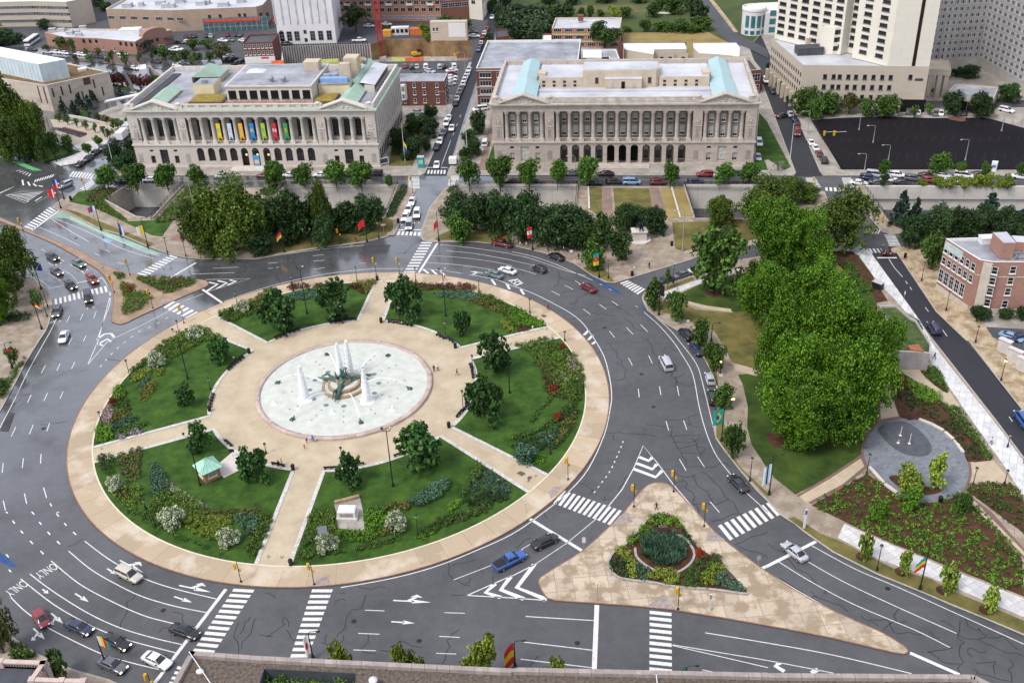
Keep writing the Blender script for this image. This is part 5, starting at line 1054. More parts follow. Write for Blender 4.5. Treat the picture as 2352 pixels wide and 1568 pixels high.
for s,hh in (('@30 455,310 590,310 600,480 470,480',10),):
 p=G('@30 468,480 590,495 660,490',hp); a,b,c=p; b.z=a.z=c.z=0
 q=[a,b,c,c+(a-b)]; bb=MB().prism([x-T.location for x in ccw(q)],hp-.4,hp+9).build('stair_tower',M_offw,T)
 fac(T,b,c,W3,2,[hp+1,hp+4,hp+6.6])
unit(T,[(p.x,p.y,9,5) for p in G('@30 375,480',hp)],hp-.5,2.4,M_drk)
p=G('@30 385,440',hp)[0]; unit(T,[(p.x+3,p.y+4,8,6)],hp-.5,3.4,M_tanw,'plant_room')
def VT(x,y): w=at(P('@30 %d,%d'%(x,y))[0],hp); w.z=0; return w
A=VT(1105,606); B=VT(1482,611); Cc=VT(60,352); D_=(Cc-A); uu=D_.normalized(); en=(B-A)
back=uu*D_.length
f1=A+uu*(D_.length*.30); f2=A+uu*(D_.length*.40); inw=Vector((-uu.y,uu.x,0)); inw=inw if inw.dot(en)>0 else -inw
H=88
poly=[A,B,B+uu*(D_.length*1.05),Cc+inw*4,Cc,f2+inw*.0,f2+inw*4,f1+inw*4,f1]
T2=block('hotel_tower','tall cream white hotel tower with paired windows and a dark vertical window slot',poly,H-hp,M_offw,M_wroof,z0=hp-.3,par=1)
WP=winmesh('paired_window',2.9,1.2,3,1,fr=.14,frame=M_drk); WBAL=winmesh('band_window',5.2,1.7,3,1,fr=.15,frame=M_drk,sill=True)
rows=[hp+2.0+2.55*i for i in range(26)]
Lr=(f1-A).length; Ll=(Cc-f2).length
spots=[]
def addf(p0,p1,xs):
 d=(p1-p0); u_=d.normalized(); n2=Vector((u_.y,-u_.x,0)); rz=math.atan2(u_.y,u_.x)
 for x in xs:
  for z in rows: w=p0+u_*x+n2*.03-T2.location; spots.append((w.x,w.y,z-T2.location.z,rz))
addf(f1,A,[Lr*.28,Lr*.72]); addf(Cc,f2,[Ll*(i+.5)/6 for i in range(6)])
spots.sort(key=lambda s:s[2])
put_windows(T2,WP,spots)
sp2=[]
mid=(f1+f2)/2+inw*4; d=(f1-f2).normalized(); n2=Vector((d.y,-d.x,0))
for z in rows: w=mid+n2*.03-T2.location; sp2.append((w.x,w.y,z-T2.location.z,math.atan2(d.y,d.x)))
put_windows(T2,winmesh('bay_band_window',(f1-f2).length*.86,1.3,3,1,fr=.15,frame=M_drk),sp2)
u=(B-A).normalized(); sl=MB().box(-.55,.55,-.08,-.02,0,H-hp-2).build('window_slot',mat('dark slot glass',(.03,.015,.015),.2,.4,.4),T2,None,tuple(A+u*((B-A).length*.61)-T2.location+Vector((0,0,.4)))); sl.rotation_euler=(0,0,math.atan2(u.y,u.x))
g=G('@30 1440,690 1675,700',8.0); a,b=[Vector((p.x,p.y,0)) for p in g]; u=(b-a).normalized(); bk=Vector((-u.y,u.x,0))
T=block('entrance_canopy','cream entrance canopy on square columns at the end of the hotel wing',[a,b,b+bk*12,a+bk*12],2.2,M_tanw,M_tanroof,cat='canopy',z0=8,par=.3)
for p in (a+u*2+bk*1.2,b-u*1.2+bk*1.2,b-u*1.2+bk*10,a+u*5+bk*.8): MB().box(-.8,.8,-.8,.8,-7.9,-.002).build('column',M_tanw,T,None,tuple(p-T.location+Vector((0,0,8))))
g=G('@30 1640,860 2050,960 2120,800 1720,770',5.0); T=block('hotel_lobby','low cream lobby with arched glazed front and flat grey roof beside the apartment tower',[Vector((p.x,p.y,0)) for p in g],5,M_tanw,M_greyroof,par=.5)
fac(T,g[0],g[1],winmesh('lobby_window',2.6,3.2,3,2,frame=M_dfr),6,[.8])
g=G('@30 1460,640 1925,612 2330,845 2600,1000'); a,b,c,e=g
T=block('apartment_tower','tall grey apartment tower of two wings meeting at a right angle behind the hotel',[a,b,c,e,e+Vector((30,60,0)),b+Vector((10,70,0)),a+Vector((0,40,0))],95,M_grit2,M_drk,par=1)
W5=winmesh('apartment_window',2.1,1.5,3,1,fr=.1,frame=M_wtrim,sill=False,glass=mat('blue dark glass',(.035,.045,.09),.2,.6,.25,spec=.6),blind=None); W6=winmesh('apartment_blind_window',1.2,1.5,1,1,fr=.1,frame=M_wtrim,sill=False,glass=mat('grey blinds',(.45,.47,.52),.5,.3,.3))
rows=[4.0+2.5*i for i in range(34)]
L1=(b-a).length;L2=(c-b).length
def two(p0,p1,n):
 L=(p1-p0).length
 fac(T,p0,p1,W5,[L*(i+.3)/n for i in range(n)],rows,cap=50); fac(T,p0,p1,W6,[L*(i+.78)/n for i in range(n)],rows,'blind_window',cap=50)
two(a,b,9); two(b,c,9); fac(T,c,e,W5,3,rows,cap=20)
sl=MB();
for p0,p1 in ((a,b),(b,c)):
 u=(p1-p0).normalized(); n2=Vector((u.y,-u.x,0))
 for z in rows: q0=p0-T.location+n2*.12; q1=p1-T.location+n2*.12; sl.add([(q0.x,q0.y,z-.5),(q1.x,q1.y,z-.5),(q1.x,q1.y,z-.25),(q0.x,q0.y,z-.25)],[(0,1,2,3)])
sl.build('floor_band',M_trim,T)
h=13.4; r=RS('@31 1632,622 1942,818 2055,838 2560,842 2560,640 1980,612',h)
T=block('brick_mansion','four storey pink brick building with stone trim and flat grey roof on the right edge',r,h,M_pinkb,M_greyroof,par=.7,cap=M_wtrim)
a,b,c,d=r[0],r[1],r[2],r[3]
ws=winmesh('mansion_window',1.35,1.9,1,2,fr=.12,frame=M_wtrim); wt=winmesh('mansion_tall_window',1.6,3.4,2,3,fr=.14,frame=M_wtrim)
fac(T,b,c,ws,[3.6],[2.2,5.1,7.8,10.5]); L=(d-c).length; xs=[5+i*5.2 for i in range(int(L/5.2))]
fac(T,c,d,ws,xs,[1.7,4.9,7.7,10.5]); La=(b-a).length
fac(T,a,b,ws,[La*(i+.5)/6.2 for i in range(6)],[7.0,10.0]); fac(T,a,b,wt,[La*(i+.5)/6.2 for i in range(5)],[2.3])
u=(c-b).normalized(); q=MB().box((c-b).length-1.6,(c-b).length+.3,-.3,.3,0,h-.4).build('stone_pier',M_trim,T,None,tuple(b-T.location)); q.rotation_euler=(0,0,math.atan2(u.y,u.x))
for p0,p1 in ((a,b),(b,c),(c,d)):
 u=(p1-p0).normalized(); n_=Vector((u.y,-u.x,0)); rz=math.atan2(u.y,u.x)
 MB().box(.06,(p1-p0).length-.06,-.16,-.01,0,1.3).box(.06,(p1-p0).length-.06,-.1,-.01,9.5,9.7).build('stone_base',M_trim,T,None,tuple(p0-T.location)).rotation_euler=(0,0,rz)
u=(d-c).normalized(); q=MB(); x=14; q.box(x-2.4,x-1.5,-.5,-.01,0,5).box(x+1.5,x+2.4,-.5,-.01,0,5).box(x-2.6,x+2.6,-.6,-.01,5.003,5.7).box(x-.9,x+.9,-.4,-.01,5.71,8); o=q.build('porch',M_trim,T,None,tuple(c-T.location)); o.rotation_euler=(0,0,math.atan2(u.y,u.x))
q=MB().box(x-1.4,x+1.4,-.1,-.012,0,4.4).build('door',M_black,T,None,tuple(c-T.location)); q.rotation_euler=(0,0,math.atan2(u.y,u.x))
pr=RS('@31 2070,545 2170,640 2285,640 2200,540',h+4); MB().prism([p-T.location for p in ccw(pr)],h-.6,h+3.4,0,1).build('penthouse',[M_pinkb,M_silver],T)
pr=RS('@31 2285,640 2560,660 2560,600 2240,580',h+2); MB().prism([p-T.location for p in ccw(pr)],h-.6,h+1.6,0,1).build('penthouse',[M_pinkb,M_silver],T)
unit(T,[(p.x,p.y,4.5,2.2) for p in G('@31 2035,640',h)],h-.6,1.5,M_wtrim);
q=RS('@31 2110,790 2200,745 2352,740 2352,810 2200,810',h-.5); MB().flat([p-T.location for p in ccw(q)],h-.62).build('roof_patch',mat('black roof stains',(.05,.05,.055),.7,.6,1.2,col2=(.35,.36,.4)),T)
q=RS('@31 1632,622 1700,665 1700,690 1715,780',h);
tf=MB().box(.3,6.5,-.08,-.01,h-2.4,h-.5).build('glazed_frieze',mat('pale teal frieze',(.45,.58,.56),.5,.2,1),T,None,tuple(a-T.location)); u=(b-a).normalized(); tf.rotation_euler=(0,0,math.atan2(u.y,u.x))
M_pw=mat('pale gate wall',(.55,.53,.52),.85,.15,.8)
g=G('@32 2110,0 2180,110 2205,30 2330,210 2260,190 2352,300');
T=thing('gate_wall','curved pale wall pillars by the driveway on the right edge','wall',tuple(g[1])); k=MB()
for p,s_ in ((G('@32 2160,100')[0],(2.6,1.0)),(G('@32 2255,190')[0],(3.0,.8)),(G('@32 2330,270')[0],(2.4,1.0))):
 w=p-T.location; b2=MB().box(-s_[0]/2,s_[0]/2,-s_[1]/2,s_[1]/2,0,3.0).box(-s_[0]/2-.15,s_[0]/2+.15,-s_[1]/2-.15,s_[1]/2+.15,3.003,3.25).build('pillar',M_pw,T,None,(w.x,w.y,0)); b2.rotation_euler=(0,0,-.95)
sheet('driveway',ccw(G('@31 2000,1440 2352,1460 2352,1568 @32 2352,300 2130,0 @31 2060,1530')),.17,M_lot)
sheet('forecourt',ccw(G('@31 1850,1290 2352,1290 2352,1460 2010,1440')),.175,M_side)
h=hgt(P('@00 470,1028')[0],P('@00 0,782')[0][1]); r=RS('@00 300,765 430,782 1000,660 610,578 -300,440 -500,640',h)
T=block('gallery_building','pale stone slab gallery with a glowing white light box along its roof at the left',r,h,M_barn,mat('brown planted roof',(.16,.10,.045),.95,.3,.4),par=.4,cap=M_whitew)
a,b=r[1],r[2]; sw=winmesh('slot_window',.5,3.4,1,1,fr=.05,frame=M_dfr,sill=False); rr=random.Random(2); L=(b-a).length
fac(T,a,b,sw,[L*.15,L*.44,L*.5,L*.62,L*.83],[h*.18]); fac(T,a,b,sw,[L*.06,L*.2,L*.33,L*.72],[h*.52]); fac(T,r[0],r[1],sw,[2,5],[3,6])
fac(T,a,b,winmesh('gallery_window',2.6,2.6,1,1,fr=.1,frame=M_dfr,sill=False,glass=mat('dark window lit inside',(.1,.05,.04),.3,.6,.8)),[L*.62],[h-3])
def zz(s,z): return RS(s,z)
hl=6.6; lb=RS('@00 355,590 600,545 -200,395 -480,420',h+hl); T2=thing('light_box','long white glass light box standing on the stone gallery roof','roof lantern',tuple(Vector((lb[0].x,lb[0].y,h-.4))))
m=MB(); q=ccw([p-Vector((lb[0].x,lb[0].y,0)) for p in lb]); m.prism(q,.0,hl+.4,0,1); m.build('glass_wall',[M_milk,mat('white light box roof',(.85,.86,.9),.5,.04,.2)],T2)
fb=MB(); n=len(q)
for i in range(n):
 p0,p1=q[i],q[(i+1)%n]; d=p1-p0; k=int(d.length/2.2); nn=Vector((d.y,-d.x,0)).normalized()
 for j in range(k): w=p0+d*(j/k)+nn*.02; fb.box(w.x-.05,w.x+.05,w.y-.05,w.y+.05,.2,hl)
fb.build('glazing_bar',mat('pale blue bars',(.4,.5,.56),.5,0),T2)
q=RS('@00 715,640 790,625 795,640 720,655',h); MB().prism([p-T.location for p in ccw(q)],h-.39,h+.5).build('roof_vent',M_wtrim,T)
low('gallery_annex','low white service block beside the light box gallery','@00 100,670 220,690 215,715 260,740 -100,760 -100,690',h-1,M_whitew,M_wroof)
g=G('@00 957,940 1420,850 1430,825 980,925',4.5); T=block('flat_canopy','long thin white flat canopy on slim posts left of the library',[Vector((p.x,p.y,0)) for p in g],.5,M_whitew,M_wroof,cat='canopy',z0=4.2,par=0)
for i in range(6): p=g[0].lerp(g[1],(i+.5)/6); MB().tube([(p.x-T.location.x,p.y-T.location.y+1,-4.2),(p.x-T.location.x,p.y-T.location.y+1,0)],.12,6).build('post',M_wtrim,T)
p=G('@00 1228,852')[0]; hh=hgt(P('@00 1228,852')[0],P('@00 0,650')[0][1]); T=thing('steel_sculpture','tall leaning grey steel column sculpture between the gallery and the library','sculpture',tuple(p)); sp=MB(); sp.tube([(0,0,0),(-.5,0,hh*.5),(-2.2,0,hh)],[.75,.65,.75],4); sp.build('shaft',mat('grey steel',(.30,.29,.31),.45,.1,1,metal=.4),T); MB().box(-1.2,1.2,-1,1,0,.3).build('base',M_conc,T)
def wall(label,s,h,m=M_conc,w=.5,name='low_wall'):
 q=G(s); T=thing(name,label,'wall',tuple(q[0])); b=MB()
 for a,c in zip(q,q[1:]):
  d=(c-a).normalized(); nn=Vector((-d.y,d.x,0))*w/2; b.prism([p-T.location for p in ccw([a-nn,c-nn,c+nn,a+nn])],0,h)
 b.build('wall',m,T); return T
sheet('paving',ccw(G('@00 490,1500 740,1400 680,1340 860,1290 980,1290 1140,1200 1220,1170 1240,1200 1060,1300 720,1500 560,1530')),.165,M_whites)
sheet('paving',ccw(G('@00 870,1060 1000,1000 1260,920 1300,1050 1180,1170 930,1060')),.166,M_side)
sheet('pool',ccw(G('@00 1040,820 1200,845 1250,860 1100,890 1030,850')),.17,mat('shallow pool',(.10,.12,.14),.08,.2,.5,spec=.8))
sheet('lawn',ccw(G('@00 640,1050 780,1020 800,1060 700,1085')),.172,M_grass)
sheet('lawn',ccw(G('@00 1030,780 1110,785 1290,835 1240,850 1040,810')),.172,M_grass)
sheet('pond',ccw(G('@00 470,1170 560,1180 800,1245 740,1270 480,1190')),.172,mat('dark pond strip',(.05,.055,.07),.15,.4,.6,spec=.7))
wall('long rust red bench wall beside the narrow pond','@00 585,1185 790,1240',.6,mat('rust bench',(.14,.05,.04),.7,.2,1),.9); wall('short rust red planter wall beside the wet gallery court','@00 880,1080 1050,1115',.8,MATS['rust bench'],1.6)
wall('pale retaining wall stepping past the gallery garden','@00 640,1075 780,1100 980,1150 1060,1140',.9); wall('grey concrete wall around the service yard behind the library','@00 1370,650 1500,740 1690,655',2.2,M_side)
low('white_tent','white tent with a peaked top by the far street','@00 1270,600 1340,590 1345,630 1275,640',3.2,M_wroof,M_wroof,cat='tent')
PF=-7.0
sheet('pit_floor',ccw([Vector((p.x,p.y-30 if p.y<445 else p.y+1,0)) for p in PIT]),PF,M_soil)
M_shore=mat('timber shoring',(.20,.12,.06),.9,.5,.15,col2=(.32,.22,.12),detail=8); M_cw=mat('grey pit concrete',(.42,.41,.40),.85,.3,.1,detail=8)
T=thing('pit_wall','grey concrete and brown timber retaining wall along the back of the building site','retaining wall',tuple(PIT[0]))
for i in range(5):
 a,b=PIT[i],PIT[i+1]; MB().prism([p-T.location for p in ccw([a,b,b+Vector((0,.6,0)),a+Vector((0,.6,0))])],PF,.5).build('wall',M_cw if i<1 else M_shore,T)
pz=MB()
for i in range(36): p=PIT[0].lerp(PIT[1],i/36); pz.tube([(p.x-T.location.x,p.y-T.location.y-.3,PF),(p.x-T.location.x,p.y-T.location.y-.3,1.6)],.16,6)
o=pz.build('pile',M_drk,T); o['kind']='stuff'
c=at(P('@10 1158,530')[0],PF); T=thing('crane_mast','tall red lattice crane mast standing in the building site','crane',tuple(c)); M_cr=mat('red crane paint',(.45,.04,.05),.5,.15,1)
mm=MB(); s_=1.15
for x in (-s_,s_):
 for y in (-s_,s_): mm.tube([(x,y,0),(x,y,60)],.14,5)
mm.build('leg',M_cr,T); br=MB()
for k in range(24):
 z=k*2.5
 for (x0,y0),(x1,y1) in (((-s_,-s_),(s_,-s_)),((s_,-s_),(s_,s_)),((s_,s_),(-s_,s_)),((-s_,s_),(-s_,-s_))): br.tube([(x0,y0,z),(x1,y1,z+2.5)],.075,4,caps=False); br.tube([(x0,y0,z+2.5),(x1,y1,z+2.5)],.075,4,caps=False); br.tube([(x1,y1,z),(x0,y0,z+2.5)],.06,4,caps=False)
br.build('bracing',M_cr,T); MB().box(-2,2,-2,2,0,.8).build('base',M_cw,T)
def cont(nm,lab,s,h,m,cat):
 g=G(s); a,b=g[0],g[1]; u=(b-a).normalized(); bk=Vector((-u.y,u.x,0)); T=block(nm,lab,[a,b,b+bk*3.2,a+bk*3.2],h,m,m,cat=cat,par=0); return T,a,b
T,a,b=cont('site_trailer','white site office trailer at the back of the building site','@10 1245,330 1405,325',3.4,M_wtrim,'trailer'); fac(T,a,b,W3,4,[1.2])
cont('shipping_container','orange shipping container next to the white trailer','@10 1415,330 1530,328',3,mat('orange container',(.62,.17,.05),.6,.2,.6),'container'); cont('shipping_container','yellow orange container left of the white trailer','@10 1165,340 1240,340',2.6,mat('yellow container',(.6,.3,.04),.6,.2,.6),'container')
T,a,b=cont('derelict_house','derelict rendered wall building with stripped white panels above the timber shoring','@10 1610,385 1945,382',8.5,M_tanw,'building'); fac(T,a,b,W2,[1.5,3],[4.5])
u=(b-a).normalized(); q=MB().box(8,15.5,-.1,-.01,2,8).build('bare_panel',M_wtrim,T,None,tuple(a-T.location)); q.rotation_euler=(0,0,math.atan2(u.y,u.x))
def barrier(lab,s,m,h=1.6):
 return wall(lab,s,h,m,.25,'site_fence')
barrier('orange site fence along the front of the building site, right part','@10 1375,568 1540,562',mat('orange mesh',(.75,.17,.06),.7,.2,.5)); barrier('pale yellow site fence between the orange stretches','@10 1250,566 1372,568',mat('pale yellow mesh',(.55,.6,.2),.7,.2,.5)); barrier('orange site fence at the left end of the building site','@10 145,596 260,590',MATS['orange mesh']); barrier('yellow green site fence left of the crane mast','@10 590,585 760,575',MATS['pale yellow mesh']); barrier('yellow site boards by the crane mast','@10 800,570 1000,560',mat('yellow boards',(.65,.45,.05),.7,.2,.5))
T=wall('pale banner hoarding with dark lettering at the street corner','@10 1545,563 1850,560',1.7,mat('hoarding',(.55,.5,.45),.7,.3,.4),.25,'site_hoarding')
def digger(lab,p,rz,cz=PF):
 w=at(p,cz); T=thing('excavator',lab,'excavator',tuple(w),rz); y=mat('digger yellow',(.62,.36,.03),.5,.15,1)
 MB().box(-1.9,1.9,-1.5,-.9,0,.9).box(-1.9,1.9,.9,1.5,0,.9).build('track',M_drk,T); MB().prism([(-2.2,-1.3),(1.6,-1.3),(1.6,1.3),(-2.2,1.3)],.95,2.1).build('body',y,T); MB().box(0,1.6,-1.3,0,2.103,3.2).build('cab',M_glass,T)
 MB().tube([(1.2,.5,1.8),(3.8,.5,4.4),(6.0,.5,3.2)],[.35,.3,.22],6).build('boom',y,T); MB().tube([(6.0,.5,3.2),(6.6,.5,.9)],[.22,.18],6).build('arm',y,T); MB().box(6.2,7.1,.1,.9,.2,1.0).build('bucket',M_drk,T)
digger('yellow excavator beside the crane mast in the pit','x' and P('@10 1480,520')[0],.4); digger('yellow excavator in front of the timber shoring','x' and P('@10 1700,500')[0],2.6); digger('yellow excavator at the right end of the pit','x' and P('@10 1830,525')[0],2.2)
T,r=low('parking_booth','small white parking booth with a blue window at the edge of the empty car park','@30 2065,1475 2118,1480 2110,1500 2058,1495',2.8,M_wroof,M_wroof,cat='booth'); fac(T,r[3] if r[3].y<r[0].y else r[0],r[2] if r[2].y<r[1].y else r[1],winmesh('booth_window',1.2,1.0,1,1,frame=M_wtrim,glass=mat('blue booth glass',(.1,.2,.5),.2,.2,1),sill=False),1,[1.2])
T,r=low('low_house','dark roofed houses on the far street corner','@10 2200,270 2300,262 2320,330 2210,345',6,M_red2,M_drk); fac(T,r[3],r[2],W2,2,[2.6])
low('flat_roof_house','dark flat roofed house with skylights on the far street corner','@10 2140,425 2352,415 2352,480 2130,495',6,M_red2,M_drk,cap=M_wtrim)
c=G('@02 1915,1320')[0]; c=(G('@02 1835,1250')[0]+G('@02 2030,1240')[0])/2; T=thing('garden_kiosk','small brick kiosk with a pale green pyramid roof on the lower left lawn','kiosk',(c.x,c.y,.2),rad(38))
MB().box(-1.6,1.6,-1.6,1.6,0,2.7).build('wall',M_orangeb,T); rf=MB(); e=2.15; rf.add([(-e,-e,2.6),(e,-e,2.6),(e,e,2.6),(-e,e,2.6),(0,0,4.5),(-e,-e,2.45),(e,-e,2.45),(e,e,2.45),(-e,e,2.45)],[(0,1,4),(1,2,4),(2,3,4),(3,0,4),(5,6,1,0),(6,7,2,1),(7,8,3,2),(8,5,0,3),(8,7,6,5)]); rf.build('roof',mat('mint copper',(.36,.62,.50),.55,.12,1.5),T)
sm=MB()
for i in range(4):
 x0,y0=[(-e,-e),(e,-e),(e,e),(-e,e)][i]; x1,y1=[(-e,-e),(e,-e),(e,e),(-e,e)][(i+1)%4]
 for t in (0,.25,.5,.75): sm.tube([(x0+(x1-x0)*t,y0+(y1-y0)*t,2.62),(0,0,4.53)],.035,4)
sm.build('roof_seam',mat('mint seam',(.25,.48,.38),.6,0),T)
for rz in (0,PI/2,-PI/2):
 o=inst('window',winmesh('kiosk_window',1.7,1.3,2,1,fr=.14,frame=mat('cream frame',(.66,.58,.38),.7,0),glass=mat('kiosk glass',(.3,.3,.28),.3,.3,1)),T,(1.62*math.sin(rz),-1.62*math.cos(rz),.9),(0,0,rz))
sheet('paving',ccw(G('@02 2010,1130 2150,1010 2352,1030 2352,1110 2060,1260 2020,1220')),.215,mat('pale gravel',(.55,.5,.47),.9,.1,1))
h=4.6; r=RS('@31 1020,1235 1170,1232 1300,1340 1360,1370 @32 1500,30 1490,110 1430,100 1150,90 @31 1090,1370',h)
T=block('park_pavilion','low concrete pavilion with a planted green roof at the edge of the big trees',r,h,mat('grey cast concrete',(.33,.31,.30),.85,.2,.6),mat('planted roof',(.05,.09,.03),.95,.5,.5,col2=(.09,.13,.04)),par=.5,cap=mat('grey cast edge',(.4,.38,.37),.85,.15,.6))
q=RS('@32 1280,45 1380,35 1430,100 1310,85',h); MB().prism([p-T.location for p in ccw(q)],h-.48,h+.3).build('roof_hatch',mat('rusty hatch',(.3,.12,.06),.7,.3,1),T)
ZF=31.0; fr_=RS('@03 1752,1276 @13 0,1322 2352,1438 @23 0,1428 2352,1478 @33 0,1480 1860,1494 1900,1502 2352,1720',ZF)
left=RS('@03 1560,1620',ZF)[0]
poly=[left]+fr_+[Vector((fr_[-1].x,20,0)),Vector((left.x+6,20,0))]
ff=thing('near_roof','dark gravel roof with a pale stone parapet along the bottom edge','building',(0,75,ZF))
o=ff.location; q=ccw([p-Vector((0,75,0)) for p in poly]); ctr=Vector((0,-15,0))
hole=RS('@13 75,1436 915,1478 970,1600 -10,1600',ZF-.4); hole=[p-Vector((0,75,0)) for p in hole]; hole[2].y-=5;hole[3].y-=5
M_grav=mat('brown gravel',(.085,.066,.052),.95,.5,2.6,bump=1.0,detail=12,col2=(.19,.155,.125)); M_par=slabmat('parapet stone',(.36,.31,.29),(.28,.24,.22),1.45,40,.05,stainscale=.6)
w=MB(); n=len(q); w.add([(p.x,p.y,-30.9) for p in q]+[(p.x,p.y,0) for p in q],[(i,(i+1)%n,n+(i+1)%n,n+i) for i in range(n)]); w.build('wall',M_side,ff)
rf=MB(); rf.flat(q,-.4,0,holes=[hole]); rf.build('gravel_roof',M_grav,ff)
fe=[p-Vector((0,75,0)) for p in ([left]+fr_)]
pm=MB();
for a,b in zip(fe,fe[1:]):
 d=(b-a).normalized(); nn=Vector((d.y,-d.x,0)); m=.62
 pm.add([(a.x,a.y,.12),(b.x,b.y,.12),(b.x+nn.x*m,b.y+nn.y*m,.12),(a.x+nn.x*m,a.y+nn.y*m,.12),(a.x+nn.x*m,a.y+nn.y*m,-.4),(b.x+nn.x*m,b.y+nn.y*m,-.4),(a.x,a.y,-.4),(b.x,b.y,-.4)],[(3,2,1,0),(4,5,2,3),(0,1,7,6)])
pm.build('parapet',M_par,ff)
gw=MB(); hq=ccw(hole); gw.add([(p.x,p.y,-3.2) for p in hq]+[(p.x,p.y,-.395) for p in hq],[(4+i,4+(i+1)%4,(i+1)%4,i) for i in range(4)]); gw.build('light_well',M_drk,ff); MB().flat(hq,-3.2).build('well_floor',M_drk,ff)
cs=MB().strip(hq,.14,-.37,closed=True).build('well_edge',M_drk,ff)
v=RS('@13 1080,1568',ZF)[0]-Vector((0,75,0)); MB().lathe([(.25,-.4),(.25,.3),(.5,.4),(.5,.6),(.02,.75)],12).build('roof_vent',M_wtrim,ff,None,(v.x,v.y,0))
for s in ('@23 1325,1500 1335,1600','@03 1740,1290 1950,1600'):
 a,b=RS(s,ZF); a-=Vector((0,75,0)); b-=Vector((0,75,0)); MB().tube([(a.x,a.y,.22),(b.x,b.y,.22)],.055,6).build('conduit',M_wtrim,ff)
v=RS('@03 1835,1450',ZF)[0]-Vector((0,75,0)); MB().ball((0,0,.0),(.5,.35,.35),8,6).build('sandbag',M_wtrim,ff,None,(v.x,v.y,-.2))
M_bal=mat('pink balustrade stone',(.50,.40,.36),.85,.15,1)
def balus(lab,s,z):
 q=G(s,z); T=thing('balustrade',lab,'balustrade',(q[0].x,q[0].y,0)); o=Vector((q[0].x,q[0].y,0)); sm_=MB(); b=MB()
 for a,c in zip(q,q[1:]):
  a=Vector((a.x,a.y,0));c=Vector((c.x,c.y,0)); d=(c-a); L=d.length; u=d/L; nn=Vector((-u.y,u.x,0))*.35
  b.prism([p-o for p in ccw([a-nn,c-nn,c+nn,a+nn])],z-.25,z); b.prism([p-o for p in ccw([a-nn,c-nn,c+nn,a+nn])],0,z-1.1)
  for i in range(int(L/.4)):
   w=a+u*(.2+i*.4)-o; sm_.lathe([(.1,z-1.1),(.14,z-.8),(.06,z-.25),(.1,z-.25)],6,0,(w.x,w.y,0))
 b.build('rail',M_bal,T); o2=sm_.build('baluster',M_bal,T); o2['kind']='stuff'
 for p in q: w=Vector((p.x,p.y,0))-o; MB().box(w.x-.45,w.x+.45,w.y-.45,w.y+.45,0,z+.12).build('pier',M_bal,T)
balus('pale pink stone balustrade at the bottom left corner','@03 -200,1350 0,1362 395,1378',9.0); balus('short pale stone balustrade stepping down at the bottom left','@03 390,1385 290,1530 560,1540 760,1545',9.0)
sheet('terrace_floor',ccw([Vector((p.x,p.y,0)) for p in G('@03 -200,1370 390,1385 290,1530 760,1550 760,1800 -200,1800',8.0)]),7.9,M_drk,7.8)
for r_ in ('@32 1500,0',): pass
LM={}
def leafmat(k,col,col2,island=.75,rough=.6):
 m=mat('leaves '+k,col,rough,.35,.45,col2=col2,island=island,coord='Object',spec=.25); LM[k]=m; nt,N,L,b=nodes(m); oi=N.new('ShaderNodeObjectInfo'); mr=N.new('ShaderNodeMapRange'); mr.inputs[3].default_value=.72; mr.inputs[4].default_value=1.25; L.new(oi.outputs['Random'],mr.inputs[0])
 hs=N.new('ShaderNodeHueSaturation'); L.new(mr.outputs[0],hs.inputs['Value']); L.new(b.inputs['Base Color'].links[0].from_socket,hs.inputs['Color']); L.new(hs.outputs[0],b.inputs['Base Color']); return m
leafmat('green',(.030,.078,.012),(.085,.16,.025)); leafmat('bright',(.055,.15,.010),(.14,.29,.02)); leafmat('plane',(.026,.095,.003),(.135,.285,.012)); leafmat('plane2',(.034,.075,.008),(.115,.175,.018))
leafmat('yg',(.10,.16,.015),(.23,.29,.035)); leafmat('dark',(.012,.036,.010),(.042,.092,.022)); leafmat('deep',(.016,.042,.009),(.05,.10,.02)); leafmat('teal',(.03,.085,.045),(.10,.19,.12)); leafmat('conif',(.012,.035,.022),(.035,.075,.05))
leafmat('olive',(.05,.065,.018),(.14,.15,.04)); leafmat('ochre',(.07,.08,.016),(.20,.19,.04)); leafmat('redbrown',(.05,.02,.011),(.14,.06,.026)); leafmat('white',(.20,.26,.13),(.50,.55,.38)); leafmat('pink',(.22,.14,.13),(.50,.36,.36)); leafmat('lav',(.12,.12,.11),(.30,.26,.28)); leafmat('red',(.20,.018,.008),(.36,.05,.02))
leafmat('purple',(.045,.012,.012),(.15,.05,.04)); leafmat('sap',(.12,.21,.025),(.30,.40,.06)); leafmat('young',(.05,.11,.02),(.14,.23,.05)); leafmat('street',(.026,.085,.009),(.095,.20,.022)); leafmat('bare',(.16,.14,.13),(.3,.27,.25)); leafmat('mag',(.015,.06,.011),(.055,.14,.028)); leafmat('mix',(.026,.075,.010),(.13,.20,.026),1.0); leafmat('far',(.02,.05,.02),(.065,.11,.04))
M_bark=mat('bark',(.09,.07,.055),.9,.35,3,bump=.5); M_barkp=mat('pale bark',(.26,.23,.19),.85,.45,1.2)
